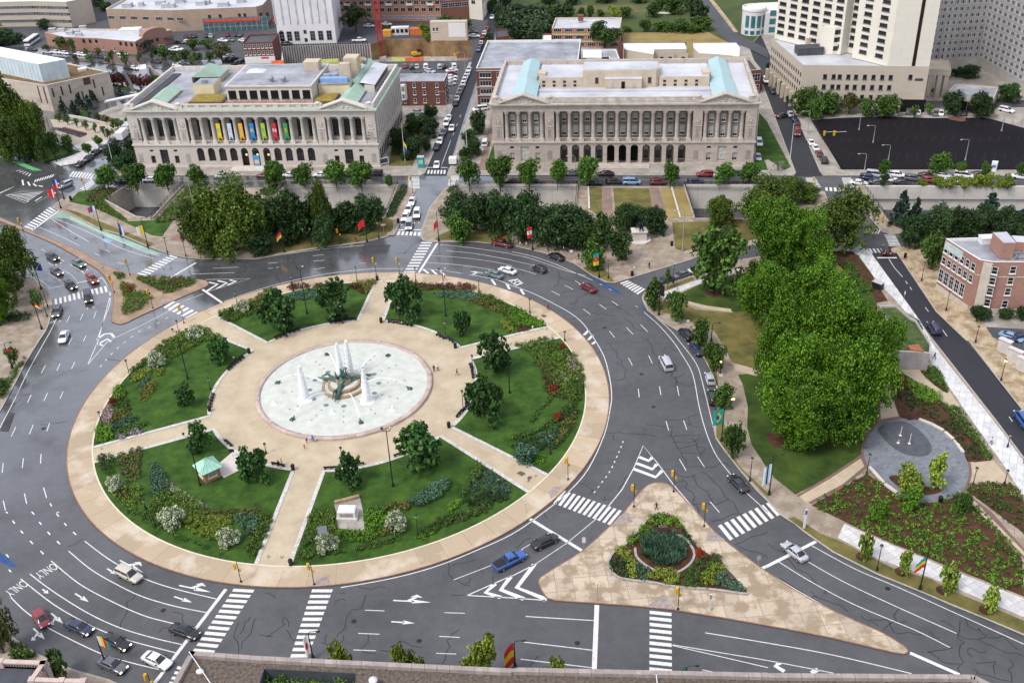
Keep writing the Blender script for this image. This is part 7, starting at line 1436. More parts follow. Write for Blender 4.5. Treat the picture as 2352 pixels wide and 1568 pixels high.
for s,k,h in (('@11 1310,1015 1480,1035 1500,1060 1420,1090 1310,1060','ochre',.6),('@11 1480,1050 1700,1068 1900,1055 2020,1085 1960,1120 1700,1110 1500,1100','redbrown',1.3),('@11 1640,1130 1850,1120 2000,1130 2060,1190 1960,1205 1800,1180 1650,1160','teal',.6),('@11 1960,1200 2100,1190 2230,1260 2300,1315 2200,1300 2050,1245','ochre',.8),('@11 2040,1130 2200,1180 2352,1290 2352,1400 2280,1340 2130,1235','mix',1.0),('@21 0,1245 150,1330 320,1425 200,1450 60,1440 0,1420','bright',1.0),('@21 60,1455 140,1440 150,1480 80,1490','purple',.5),('@11 2250,1390 2352,1410 2352,1500 2290,1480','yg',.8),
 ('@22 30,45 150,20 330,-20 470,60 600,150 660,330 655,440 620,540 520,560 440,450 330,300 230,200 150,100','mix',.9),('@22 205,190 270,205 400,280 430,420 480,540 350,500 290,430 265,280','olive',1.0),('@22 505,185 560,158 615,260 605,300 540,290','pink',.9),('@22 520,430 640,330 642,470 560,540','green',1.1),('@22 455,320 480,320 525,380 500,400','white',.7),('@22 160,750 230,640 370,520 360,560 260,690 180,755','green',.6),
 ('@22 0,960 250,880 400,800 460,700 580,650 600,690 500,880 380,1000 200,1010 60,1010','dark',.8),('@22 250,880 400,790 385,900 300,970','teal',.7),('@22 470,760 590,660 580,770 430,960 400,990','ochre',1.0),('@22 180,1090 300,1070 270,1160 220,1140','bright',.7),
 ('@12 1960,1420 2110,1190 2250,1270 2340,1380 2240,1440 2100,1390','teal',.5),('@12 1900,1500 2000,1430 2200,1385 2330,1400 2352,1430 2100,1530','dark',.8),('@13 500,30 700,0 745,100 720,270 540,230 470,180','mix',1.0),('@13 380,420 470,200 560,240 560,340 700,380 1200,270 1330,210 1345,250 1100,340 700,405 420,450','green',.7),('@13 720,215 850,172 1000,190 1100,155 1190,195 1100,260 900,290','bright',1.1),('@13 985,40 1100,10 1190,60 1180,130 1050,160','bright',1.2),('@13 1510,195 1700,60 1900,20 2050,-60 2200,-90 2100,20 1900,90 1700,165 1530,250','green',.9),('@13 1750,90 1900,40 2100,-50 2080,10 1900,80','olive',.6),('@13 1450,250 1600,185 1660,200 1480,275','bright',.5),('@12 1180,1530 1360,1480 1380,1500 1400,1568 1200,1568','ochre',.8),('@12 1020,1550 1180,1540 1200,1600 1020,1620','green',.9),('@13 1140,190 1250,130 1300,180 1180,230','ochre',.9),
 ('@02 910,1095 980,1065 1045,1080 1060,1180 1030,1240 960,1210','green',1.0),('@02 1095,1060 1230,1005 1335,1000 1290,1110 1275,1300 1180,1280 1100,1170','olive',.7),('@02 1045,1380 1280,1330 1290,1500 1200,1568 1110,1480','mix',1.0),('@02 1450,1410 1560,1380 1750,1440 1900,1540 1850,1600 1400,1600','mix',1.0),('@02 1530,1290 1700,1410 1900,1530 1870,1540 1650,1440 1500,1340','white',.5),('@03 1700,20 1900,60 2110,60 2120,180 1960,280 1780,200 1680,120','yg',1.1),('@03 1130,0 1480,60 1500,160 1640,230 1900,330 2050,405 2240,435 2000,385 1600,235 1300,85','green',.8),('@13 0,60 120,40 140,130 20,400 -60,440 -80,380','mix',1.0),('@03 2160,60 2352,40 2352,220 2260,200','teal',1.0),('@03 1900,0 2352,-10 2352,40 2000,60','ochre',.6),('@02 1100,1370 1200,1400 1190,1460 1090,1440','redbrown',.6),('@02 1090,1060 1330,1000 1240,1020 1100,1080','green',.8),
 ('@02 1050,445 1140,420 1150,500 1100,560 1045,500','bright',.9),('@02 1060,560 1160,470 1200,640 1150,690 1080,640','green',.9),('@02 930,745 980,600 1050,610 1010,745','pink',.8),('@02 890,800 1000,780 1050,880 1000,920 895,940','bright',.9),('@02 1060,640 1160,640 1200,700 1040,760','ochre',.7),('@02 1200,375 1230,320 1360,260 1390,300 1260,385','yg',1.0),('@02 1260,425 1360,340 1380,370 1300,450','teal',.8),('@02 1430,100 1530,0 1700,-20 1900,-10 1700,110 1560,170','mix',.9),('@02 1270,480 1400,390 1440,420 1340,560','ochre',.7),('@02 1430,300 1510,252 1520,290 1450,335','yg',.8),('@02 1060,915 1100,860 1180,880 1120,910','lav',.5),('@02 1190,850 1250,810 1330,840 1200,880','lav',.5),('@02 1190,290 1260,230 1400,130 1420,170 1300,250','green',1.0),('@01 1570,1568 1750,1465 1880,1450 2050,1560 1900,1580','mix',1.0),('@02 1010,870 1280,740 1340,790 1060,900','green',.6),
 ('@11 0,1190 100,1105 200,1095 130,1180 60,1270 0,1300','ochre',.9),('@11 300,1085 350,1062 550,1062 740,1042 700,1062 520,1092 320,1112','redbrown',1.3),('@11 300,1150 450,1110 580,1112 560,1170 400,1200 310,1190','teal',.6),('@11 830,1080 930,1070 1000,1110 985,1145 900,1105','redbrown',.9),('@11 900,1040 1090,1012 1085,1060 1020,1140 980,1085','ochre',.7),('@01 2000,1330 2120,1275 2352,1195 2352,1300 2250,1360 2100,1400','mix',1.0),('@11 580,1060 720,1050 830,1060 820,1100 600,1100','green',.9),
 ('@01 1055,945 1160,970 1150,992 1080,1008','green',.8),('@01 1265,990 1500,992 1760,1002 1790,1040 1700,1080 1540,1135 1450,1100 1290,1022','mix',1.1),('@01 1115,1050 1230,1062 1230,1110 1330,1130 1405,1190 1300,1270 1135,1335 1135,1200','mix',1.1),('@01 1480,1040 1700,1020 1750,1040 1600,1090','redbrown',.9),
 ('@23 910,440 980,420 1060,500 1080,600 960,600 905,510','dark',.6),('@23 1140,480 1260,540 1250,630 1150,620','teal',.5),('@23 1545,600 1690,470 1850,400 1940,500 1745,620 1740,700 1550,685','green',.6),('@23 1880,610 1960,570 2130,730 1900,715','teal',.8),('@23 1235,95 1300,50 1550,85 1565,150 1450,145 1300,145','bright',1.3),('@23 1065,255 1200,155 1265,165 1230,230 1120,330 1070,310','bright',1.2),('@23 1570,160 1660,280 1680,330 1600,260','dark',.9),('@23 1320,30 1480,45 1520,80 1350,60','redbrown',.6),
 ('@01 860,345 930,265 1080,195 980,280 990,330 1180,470 1090,440 900,365','mix',.9),('@01 1430,470 1500,400 1720,165 1890,175 1720,355 1600,465 1460,488','mix',1.0),('@01 1640,350 1760,260 1890,190 1860,240 1730,350','teal',.9),('@11 50,185 235,145 130,255 60,222','green',1.0),
 ('@32 1260,355 1420,420 1580,480 1570,560 1400,560 1270,400','bright',1.0),('@32 1550,560 1750,640 1850,760 2050,1050 1990,1090 1900,950 1700,720','green',.8),('@32 1400,255 1500,245 1560,265 1650,450 1600,450 1450,340','green',.7),('@31 690,880 760,860 850,1000 950,1100 900,1150 700,1000','green',1.4),('@31 1130,1400 1330,1360 1420,1480 1460,1600 1220,1600','teal',.7),('@32 1830,1330 2000,1320 2230,1320 2340,1440 2100,1420 1900,1400','olive',.7),('@31 500,770 560,760 640,860 560,870','green',1.6),
 ('@32 1200,20 1290,10 1330,80 1190,85','bright',.6),('@03 -40,1060 120,1180 330,1310 300,1340 60,1260 -40,1200','olive',.8),('@02 0,380 60,360 200,180 230,190 100,400 0,560','green',.7),('@01 20,1380 60,1340 270,1330 260,1380 100,1400','dark',1.2)):
 red=k=='redbrown'; cover(s,k,h,dens=1.5,leaf=.15 if not red else .14,n=26,size=.62)
for s in ('@23 1205,265 1350,212 1500,232 1590,380 1500,495 1350,495 1225,420',): cover(s,'teal',1.7,dens=1.6,leaf=.28,n=26,size=.6,spiky=True,name='ornamental_grass')
sheet('flower_bed',smooth(G('@23 900,430 960,350 1060,290 1240,70 1310,30 1480,40 1570,130 1700,320 1900,450 2150,720 2150,745 1900,722 1700,705 1500,692 1250,645 1100,632 960,600 900,500'),2,True),.2,M_mulch)
def stonew(s,lab,h=.45,w=.4,closed=False):
 q=smooth(G(s),4,closed); T=thing('stone_edging',lab,'low wall',tuple(q[0])); b=MB()
 for a,c in zip(q,q[1:]):
  d=(c-a);
  if d.length<.02: continue
  d.normalize(); nn=Vector((-d.y,d.x,0))*w/2; b.prism([p-T.location for p in ccw([a-nn,c-nn,c+nn,a+nn])],0,h)
 b.build('stones',mat('rubble stone',(.36,.33,.31),.9,.45,3.5,bump=.8),T)
stonew('@23 1310,35 1240,80 1060,290 960,350 895,440 900,510 960,600 1100,635 1250,650 1500,695 1700,710 1900,728 2130,760 2165,745','rubble stone edging round the triangular island bed'); stonew('@23 1130,340 1150,430 1260,520 1380,562 1520,562 1640,480 1672,380 1600,265 1500,215','curved rubble stone ring round the blue green grass')
for s,k,h,lab in (('@22 0,895 200,832 385,742 395,772 200,862 0,940','green',1.2,'long clipped hedge along the lower edge of the right lawn'),('@22 445,665 600,535 620,570 470,700','green',1.2,'short clipped hedge climbing to the right lawn edge'),('@12 1885,1420 2020,1152 2085,1152 2060,1260 1905,1450','green',1.6,'tall straight clipped hedge beside the lower right path'),('@12 1760,1545 1850,1482 1900,1492 1800,1580','bright',1.0,'low end of the straight hedge on the bottom right lawn'),('@12 1410,1490 1500,1420 1650,1310 1760,1290 1800,1275 1750,1400 1600,1500 1450,1540','teal',1.7,'billowing blue green hedge on the bottom right lawn'),('@02 1390,1165 1440,1150 1520,1260 1560,1340 1480,1420 1400,1420','teal',1.6,'blue green juniper mass on the bottom left lawn'),('@02 1030,785 1240,702 1250,742 1060,842','teal',1.1,'clipped blue green hedge in the left bed'),
 ('@23 950,352 1030,342 1130,470 1140,620 1092,640 1060,500 962,392','yg',1.0,'curved yellow green hedge at the left of the triangular bed'),('@23 1262,560 1400,542 1530,580 1520,660 1400,668 1270,622','yg',1.0,'square yellow green hedge at the front of the triangular bed'),('@23 1752,600 1850,502 1960,522 1950,560 1872,600 1830,708 1752,708','yg',1.0,'hooked yellow green hedge at the right of the triangular bed'),('@11 1195,430 1205,390 1335,160 1390,172 1330,300 1260,430','dark',.9,'planted strip of dark hedge beside the cross street trench'),('@11 1755,200 1800,162 1845,162 1810,212','green',.9,'small hedge at the trench corner right of the cross street'),('@01 800,300 860,180 900,175 1090,180 980,260','olive',.6,'loose hedge on the bank of the leftmost trench')):
 cover(s,k,h,dens=2.0,leaf=.16,n=14,size=.5,name='hedge',hedge=True,label=lab)
for s,k,d in (('@32 400,1510 700,1340 910,1220 1190,1420 1400,1490 1600,1480 1780,1400 @33 2330,430 2352,780 1900,600 1400,400 860,170 640,60','bright',.2),('@32 400,1510 700,1340 910,1220 1190,1420 1400,1490 1600,1480 1780,1400 @33 2330,430 2352,780 1900,600 1400,400 860,170 640,60','green',.22),('@32 1130,350 1260,600 1500,720 1650,830 1850,1060 1990,1100 1800,830 1500,600','dark',.45),('@32 1820,1370 1870,1320 2240,1315 2352,1480 @33 2352,200 2080,0','green',.35),('@33 860,160 1200,300 1500,430 1600,300 1200,140','bright',.3)):
 cover(s,k,.55,dens=d,leaf=.16,n=26,size=.55,name='bed_plants')
for nm,s in (('garden_terrace','@20 560,60 900,45 1300,60 1340,110 900,130 560,110'),): sheet(nm,ccw(G(s)),.12,mat('terrace grass',(.09,.12,.03),.9,.3,.1,col2=(.16,.13,.07)))
sheet('lawn',ccw(G('@20 1010,305 1800,300 1960,385 2100,520 1620,525 1600,395 1020,395')),.17,M_straw); sheet('lawn',ccw(G('@20 820,120 900,115 930,135 840,140')),.14,MATS['lawn']); sheet('path',ccw(G('@20 1310,110 1460,120 1470,135 1330,130')),.14,M_conc)
sheet('road',ccw(G('@20 1790,0 1900,100 2000,250 2100,330 2352,460 2352,540 2150,440 2000,400 1860,280 1810,150 1700,-100 1740,-100')),.165,M_lot); sheet('sidewalk',ccw(G('@20 1790,-20 1830,-20 1950,130 2080,300 2040,300 1900,120')),.17,M_sidet)
sheet('lawn',ccw(G('@10 1400,1080 1640,1060 1500,1360 1440,1530 1220,1530 1250,1330')),.17,M_grassd); sheet('lawn',ccw(G('@10 2180,1330 2220,1560 2100,1560')+G('@20 -160,1350 -140,1500')[:0]),.17,M_grass); sheet('lawn',ccw(G('@20 2270,1040 2352,1130 @30 0,1140 210,1540 150,1568 0,1470 @20 2230,1500')),.17,M_grass)
sheet('lawn',ccw(G('@20 2235,1490 2320,1480 2352,1568 2230,1568')),.171,M_grass); sheet('path',ccw(G('@10 2060,1500 2170,1050 2200,1050 2110,1568 2040,1568')),.172,M_pathn)
sheet('lawn',ccw(G('@00 280,190 540,160 480,200 300,220')),.13,M_grass)
q_=[p+Vector((0,75,0)) for p in hq]; rg=np.random.default_rng(4); xs=[p.x for p in q_];ys=[p.y for p in q_]
pt_=np.array([(x,y,ZF-2.9+rg.uniform(0,1.6)) for x,y in zip(rg.uniform(min(xs),max(xs),900),rg.uniform(min(ys),max(ys),900)) if inside(x,y,q_)])
if len(pt_):
 o=link(bpy.data.objects.new('light_well_planting',quadmesh('light_well_planting',leaves(pt_-np.array([0,75,ZF]),np.full(len(pt_),.5),14,.13,rg),[LM['bright']]))); o.parent=ff; o['kind']='stuff'
M_pink=slabmat('pink granite rim',(.50,.40,.36),(.40,.31,.27),2.2,30,.03,stainscale=.5); M_brz=mat('verdigris bronze',(.035,.06,.05),.5,.5,1.6,metal=.3,col2=(.12,.22,.18)); M_step=mat('wet tan stone',(.33,.24,.15),.5,.3,1.2)
M_water=mat('shallow fountain water',(.50,.53,.49),.3,.12,.6,spec=.15,detail=14,col2=(.585,.60,.54),bump=.5)
M_foam=mat('white water',(.92,.94,.96),.6,0); nt,N_,L_,b_=nodes(M_foam); tc=N_.new('ShaderNodeTexCoord'); f=noise(nt,tc.outputs['Object'],1.7,6,.7,.3,.62); mr=N_.new('ShaderNodeMapRange'); mr.inputs[3].default_value=.6; mr.inputs[4].default_value=.85; L_.new(f,mr.inputs[0]); L_.new(mr.outputs[0],b_.inputs['Alpha']); b_.inputs['Emission Strength'].default_value=0
FT=thing('fountain','large round white fountain basin with pink stone rim in the middle of the round garden','fountain',(C2.x,C2.y,.176))
RB=18.95
r=MB().lathe([(RB,0),(RB,.42),(RB-.05,.55),(RB-1.0,.55),(RB-1.05,.2)],96); r.build('rim',M_pink,FT); rb=MB()
for i in range(12):
 a=2*PI*i/12+.2; rb.box(0,0,0,0,0,0) if 0 else None
 x,y=(RB-.5)*math.cos(a),(RB-.5)*math.sin(a); o=MB().box(-.45,.45,-.62,.62,0,.66).build('rim_block',M_pink,FT,None,(x,y,0)); o.rotation_euler=(0,0,a+PI/2-PI/2)
w=MB(); w.lathe([(RB-1.04,.3),(9,.3),(.01,.3)],64,smooth=False); w.build('water',M_water,FT)
st=MB(); st.lathe([(4.75,.3),(4.75,.85),(4.2,.85),(4.2,.62),(3.5,.62),(3.5,1.5),(2.95,1.5),(2.95,1.25),(1.6,1.25),(1.6,2.2),(.02,2.3)],48,smooth=False); st.build('stepped_plinth',M_step,FT)
wp=MB(); wp.lathe([(4.2,.74),(3.5,.74)],48).lathe([(2.95,1.38),(1.6,1.38)],48); wp.build('plinth_water',M_water,FT)
ml=MB()
for k in range(12):
 a=2*PI*k/12+.1
 for r_ in (7.4,9.3,11.2,13): ml.lathe([(.22 if r_>8 else .6,.302+.003*(k%3)),(.02,.33)],8,0,(r_*math.cos(a),r_*math.sin(a),0))
o=ml.build('nozzle',mat('submerged nozzle',(.14,.19,.19),.4,.2,2),FT); o['kind']='stuff'
def skinfig(name,J,E,m,parent=None,loc=(0,0,0),rz=0.0,lv=1,sc=1.0):
 "one continuous body: joints {n:(x,y,z,r)}, edges"
 ks=list(J); me=bpy.data.meshes.new(name); me.from_pydata([tuple(c*sc for c in J[k][:3]) for k in ks],[(ks.index(a),ks.index(b)) for a,b in E],[])
 o=link(bpy.data.objects.new(name,me)); md=o.modifiers.new('s','SKIN'); sl=me.skin_vertices[0].data
 for i,k in enumerate(ks): sl[i].radius=(J[k][3]*sc,)*2; sl[i].use_root=(i==0)
 md.use_smooth_shade=True; s2=o.modifiers.new('d','SUBSURF'); s2.levels=s2.render_levels=lv
 bpy.context.view_layer.update(); m2=bpy.data.meshes.new_from_object(o.evaluated_get(bpy.context.evaluated_depsgraph_get())); bpy.data.objects.remove(o); bpy.data.meshes.remove(me)
 for x in (m if isinstance(m,list) else [m]): m2.materials.append(x)
 if parent is None and loc is None: return m2
 return inst(name,m2,parent,loc,(0,0,rz))
REC={'pelvis':(0,0,.75,.5),'waist':(.8,0,1.0,.42),'chest':(1.7,0,1.5,.55),'neck':(2.2,0,2.0,.2),'head':(2.5,0,2.45,.33),'crown':(2.6,0,2.8,.2),
 'sh1':(1.8,.6,1.7,.24),'el1':(2.6,1.1,1.1,.18),'ha1':(3.3,.9,.7,.12),'sh2':(1.8,-.6,1.75,.24),'el2':(1.9,-1.0,2.7,.18),'ha2':(1.5,-.8,3.5,.13),
 'hip1':(-.3,.35,.7,.36),'kn1':(-1.6,.55,1.35,.27),'an1':(-2.9,.45,.45,.16),'to1':(-3.4,.5,.4,.10),'hip2':(-.3,-.35,.65,.36),'kn2':(-1.8,-.35,.7,.26),'an2':(-3.4,-.2,.3,.15),'to2':(-3.9,-.25,.25,.09)}
REE=[('pelvis','waist'),('waist','chest'),('chest','neck'),('neck','head'),('head','crown'),('chest','sh1'),('sh1','el1'),('el1','ha1'),('chest','sh2'),('sh2','el2'),('el2','ha2'),('pelvis','hip1'),('hip1','kn1'),('kn1','an1'),('an1','to1'),('pelvis','hip2'),('hip2','kn2'),('kn2','an2'),('an2','to2')]
rec=skinfig('body',REC,REE,M_brz,None,None)
for a,lab in ((152,'left'),(258,'front'),(28,'right')):
 T=thing('river_statue','green bronze reclining figure on the %s side of the fountain plinth'%lab,'statue',(C2.x+2.9*math.cos(rad(a)),C2.y+2.9*math.sin(rad(a)),.95),rad(a+180),'reclining fountain figures')
 inst('body',rec,T); fi=MB()
 fi.tube([(1.2,0,.6),(2.2,.2,1.6),(3.0,.1,3.0),(3.0,-.5,4.0)],[.5,.55,.35,.05],8).tube([(2.4,.1,2.0),(3.4,.5,2.6),(3.9,.9,3.5)],[.3,.22,.04],6); fi.build('creature',M_brz,T); MB().tube([(-2.2,0,-.3),(-.5,0,.35),(1.5,0,.5),(2.2,0,.0)],[.5,.75,.85,.4],8).build('rock',M_brz,T)
for i,(s,lab) in enumerate((('@12 650,125','upper left'),('@12 1215,135','upper right'),('@12 200,385','left'),('@12 1415,440','right'),('@12 335,722','lower left'),('@12 965,750','lower right'))):
 w=G(s,.4)[0]; T=thing('spouting_animal','small green bronze spouting animal at the %s of the fountain basin'%lab,'statue',(w.x,w.y,.45),math.atan2(C2.y-w.y,C2.x-w.x),'spouting bronze animals'); T.scale=(.72,)*3
 MB().ball((0,0,.35),(.75,.6,.42),12,8).ball((.65,0,.65),(.32,.28,.3),10,7).tube([(.85,0,.75),(1.0,0,1.15)],[.14,.08],6).build('body',M_brz,T)
 lg=MB()
 for x,y in ((.5,.55),(.5,-.55),(-.5,.55),(-.5,-.55)): lg.tube([(x*.7,y*.7,.3),(x*1.2,y*1.2,.02)],[.2,.13],6)
 lg.build('leg',M_brz,T)
 d=Vector((C2.x-w.x,C2.y-w.y,0)); n=14; q=[]
 for k in range(n+1): t=k/n; q.append((w.x+d.x*(.05+.62*t),w.y+d.y*(.05+.62*t),1.5+11*t*(1-t)*.55+.1*t))
 T=thing('water_jet','thin arching water jet from the %s bronze animal'%lab,'water jet',q[0],0,'arching water jets'); MB().tube([Vector(p)-T.location for p in q],[.05+.10*k/n for k in range(n+1)],6).build('stream',M_foam,T)
def plume(s,top,r,lab,n=9):
 b=P(s)[0]; w=at(b,.6); H=hgt(b,P(top)[0][1],.6); rr=random.Random(int(b[0])); T=thing('water_plume',lab,'water jet',tuple(w),0,'tall white water plumes');
 v=np.random.default_rng(int(b[0])); m=3200; t=v.random(m)**.9; ang_=v.uniform(0,2*PI,m); R_=r*(1.02-.72*t**1.8)*np.where(t>.1,.95,1.5)*np.sqrt(v.random(m)); c=np.column_stack([R_*np.cos(ang_)+t*.0,R_*np.sin(ang_),t*H])
 me=quadmesh('spray',leaves(c,np.full(m,.14),3,.07,v),[M_foam]); inst('spray',me,T)
 MB().tube([(0,0,0),(.05,0,H*.5),(0,0,H)],[r*.95,r*.72,.12],8).build('core',M_foam,T); MB().lathe([(r*2.2,-.22),(r*1.5,-.1),(r*.4,.3)],20).build('splash',M_foam,T)
plume('@12 790,370','@12 760,18',.8,'tall white water plume at the fountain centre, left of the twin'); plume('@12 868,300','@12 848,-10',.85,'tallest white water plume at the fountain centre, right of the twin'); plume('@12 450,525','@12 440,225',1.05,'white water plume on the left side of the fountain'); plume('@12 1020,545','@12 985,255',1.0,'white water plume on the right side of the fountain')
for s,k in (('@12 170,575','left'),('@12 1258,630','right'),('@12 705,655','front')):
 w=G(s,.45)[0]; T=thing('water_splash','small white splash on the water at the %s of the basin'%k,'water jet',tuple(w)); MB().lathe([(.8,0),(.5,.25),(.15,1.0),(.03,1.6)],10).build('spray',M_foam,T)
for s,t,k in (('@32 1215,860','@32 1230,780','back'),('@32 1297,935','@32 1307,845','front'),('@32 1195,930','@32 1200,900','left')):
 b=P(s)[0]; w=at(b,.2); H=hgt(b,P(t)[0][1],.2); T=thing('plaza_jet','thin white ground water jet at the %s of the oval plaza'%k,'water jet',tuple(w)); MB().tube([(0,0,0),(.05,0,H)],[.09,.05],6).lathe([(.3,.01),(.1,.08)],10).build('stream',M_foam,T)
M_tyre=mat('tyre',(.012,.012,.013),.85,.1,3); M_rim=mat('wheel rim',(.4,.41,.42),.4,.1,3,metal=.6); M_cg=mat('car glass',(.012,.015,.02),.08,0,spec=.7); M_hl=mat('headlight',(.75,.77,.8),.15,0,spec=.8); M_hlon=mat('lit headlight',(1,.8,.45),.3,0,emit=6); M_tl=mat('tail light',(.35,.01,.012),.25,0); M_tlon=mat('lit tail light',(1,.04,.03),.3,0,emit=5); M_trimb=mat('black trim',(.02,.02,.02),.6,0)
PAINT={}
for k,c in dict(white=(.74,.75,.78),silver=(.42,.44,.48),grey=(.10,.11,.13),dark=(.028,.03,.036),black=(.012,.012,.014),red=(.24,.025,.03),maroon=(.13,.012,.018),navy=(.02,.03,.075),blue=(.03,.10,.36),lightblue=(.20,.33,.52),beige=(.50,.46,.39),green=(.03,.06,.05),teal=(.12,.19,.19)).items():
 m=mat('paint '+k,c,.28,0,spec=.5); m.node_tree.nodes['Principled BSDF'].inputs['Coat Weight'].default_value=.6; PAINT[k]=m
def loft(rings,mi=0,smooth=True):
 mb=MB(); n=len(rings[0]); vs=[p for r in rings for p in r]; mb.add(vs,[(i*n+k,i*n+(k+1)%n,(i+1)*n+(k+1)%n,(i+1)*n+k) for i in range(len(rings)-1) for k in range(n)],mi,smooth)
 mb.add(rings[0],[tuple(reversed(range(n)))],mi); mb.add(rings[-1],[tuple(range(n))],mi); return mb
def ring(x,w,zb,zt,e=.12,tw=None):
 t=tw if tw else w-.06; return [(x,-w*.92,zb),(x,-w,zb+e),(x,-w,zt-e*1.3),(x,-t,zt-.02),(x,-t*.6,zt),(x,t*.6,zt),(x,t,zt-.02),(x,w,zt-e*1.3),(x,w,zb+e),(x,w*.92,zb)]
KIND={'sedan':(4.85,.90,[(-.5,.80,.42,.80),(-.485,.93,.32,.93),(-.30,1,.24,1.0),(.0,1,.22,.98),(.22,1,.22,.95),(.40,.97,.26,.84),(.475,.88,.34,.70),(.5,.74,.42,.60)],[(-.36,.78,.95,.98),(-.20,.74,.95,1.40),(.02,.74,.95,1.45),(.08,.74,.95,1.43),(.24,.80,.93,.97)]),
 'suv':(4.8,.95,[(-.5,.88,.45,1.0),(-.485,.97,.36,1.12),(-.2,1,.32,1.12),(.2,1,.32,1.10),(.40,.97,.36,1.02),(.475,.92,.42,.90),(.5,.82,.5,.78)],[(-.49,.82,1.08,1.15),(-.45,.80,1.08,1.68),(-.1,.80,1.08,1.76),(.08,.79,1.08,1.72),(.25,.84,1.06,1.10)]),
 'van':(5.1,.98,[(-.5,.92,.42,1.05),(-.485,.98,.32,1.15),(-.2,1,.3,1.15),(.28,1,.3,1.1),(.42,.97,.34,1.0),(.48,.9,.42,.85),(.5,.8,.5,.75)],[(-.495,.86,1.1,1.2),(-.47,.84,1.1,1.85),(-.1,.84,1.1,1.92),(.16,.83,1.1,1.86),(.36,.86,1.05,1.10)]),
 'pickup':(5.8,.97,[(-.5,.92,.5,1.05),(-.49,.97,.42,1.10),(-.1,1,.38,1.10),(.2,1,.38,1.10),(.40,.98,.42,1.04),(.485,.93,.48,.92),(.5,.85,.55,.8)],[(-.12,.82,1.06,1.12),(-.09,.80,1.06,1.76),(.06,.79,1.06,1.78),(.12,.79,1.06,1.74),(.25,.84,1.05,1.10)]),
 'hatch':(4.2,.87,[(-.5,.85,.42,.9),(-.48,.95,.32,1.0),(-.2,1,.26,1.0),(.2,1,.24,.96),(.40,.96,.28,.86),(.48,.86,.36,.70),(.5,.74,.42,.62)],[(-.47,.78,.96,1.0),(-.34,.76,.96,1.42),(.0,.75,.96,1.48),(.08,.74,.96,1.44),(.28,.80,.93,.96)])}
CM={}
for k,(L,W,hs,cs) in KIND.items():
 hull=loft([ring(x*L,w*W,zb,zt) for x,w,zb,zt in hs]); cab=loft([[(x*L,-w,z0),(x*L,-w*(1 if z1-z0<.15 else .86),z1-.06),(x*L,-w*.5,z1),(x*L,w*.5,z1),(x*L,w*(1 if z1-z0<.15 else .86),z1-.06),(x*L,w,z0)] for x,w,z0,z1 in cs])
 if k=='pickup': hull.add([(-.485*L,-.8,1.108),(-.14*L,-.8,1.108),(-.14*L,.8,1.108),(-.485*L,.8,1.108)],[(0,1,2,3)],1)
 rs=[c for c in cs if c[3]-c[2]>.3]; rf=MB(); x0,x1=rs[0][0]*L-.02,rs[-1][0]*L+.02; zz=[c[3] for c in rs]; w=rs[0][1]*.8
 rf.add([(x0,-w,zz[0]+.012),(rs[1][0]*L,-w,zz[1]+.012),(x1,-w,zz[-1]+.012),(x0,w,zz[0]+.012),(rs[1][0]*L,w,zz[1]+.012),(x1,w,zz[-1]+.012),(x0,-w-.09,zz[0]-.05),(rs[1][0]*L,-w-.09,zz[1]-.05),(x1,-w-.09,zz[-1]-.05),(x0,w+.09,zz[0]-.05),(rs[1][0]*L,w+.09,zz[1]-.05),(x1,w+.09,zz[-1]-.05)],[(0,1,4,3),(1,2,5,4),(6,7,1,0),(7,8,2,1),(3,4,10,9),(4,5,11,10)],0,True)
 for y in (-1,1):
  f=cs[-1]; r0=rs[-1]; b0=cs[0]
  rf.tube([(r0[0]*L,y*r0[1]*.84,r0[3]-.04),(f[0]*L,y*f[1]*.97,f[3]+.0)],.045,5); rf.tube([(rs[0][0]*L,y*rs[0][1]*.84,rs[0][3]-.04),(b0[0]*L,y*b0[1]*.97,b0[3])],.05,5)
  if k!='sedan' or True: rf.tube([((r0[0]*.55+rs[0][0]*.45)*L,y*r0[1]*.88,rs[1][3]-.06),((r0[0]*.55+rs[0][0]*.45)*L,y*r0[1]*1.0,f[2])],.05,5)
 wh=MB().tube([(0,-.11,0),(0,.11,0)],.335 if k in('sedan','hatch') else .37,14); rim=MB().tube([(0,-.122,0),(0,.122,0)],.21,10)
 fx=hs[-1][0]*L;
 CM[k]=dict(body=hull.mesh('body',[PAINT['white'],M_trimb]),glass=cab.mesh('glasshouse',[M_cg]),roof=rf.mesh('roof',[PAINT['white']]),wheel=wh.mesh('wheel',[M_tyre]),rim=rim.mesh('rim',[M_rim]),L=L,W=W,r=.335 if k in('sedan','hatch') else .37)
LAMP=MB().ball((0,0,0),(.12,.2,.09),8,6).mesh('headlight',[M_hl]); TLAMP=MB().ball((0,0,0),(.07,.17,.12),8,6).mesh('tail_light',[M_tl])
CS=1.07; WORD={'sedan':'saloon','suv':'SUV','van':'minivan','pickup':'pickup truck','hatch':'hatchback'}
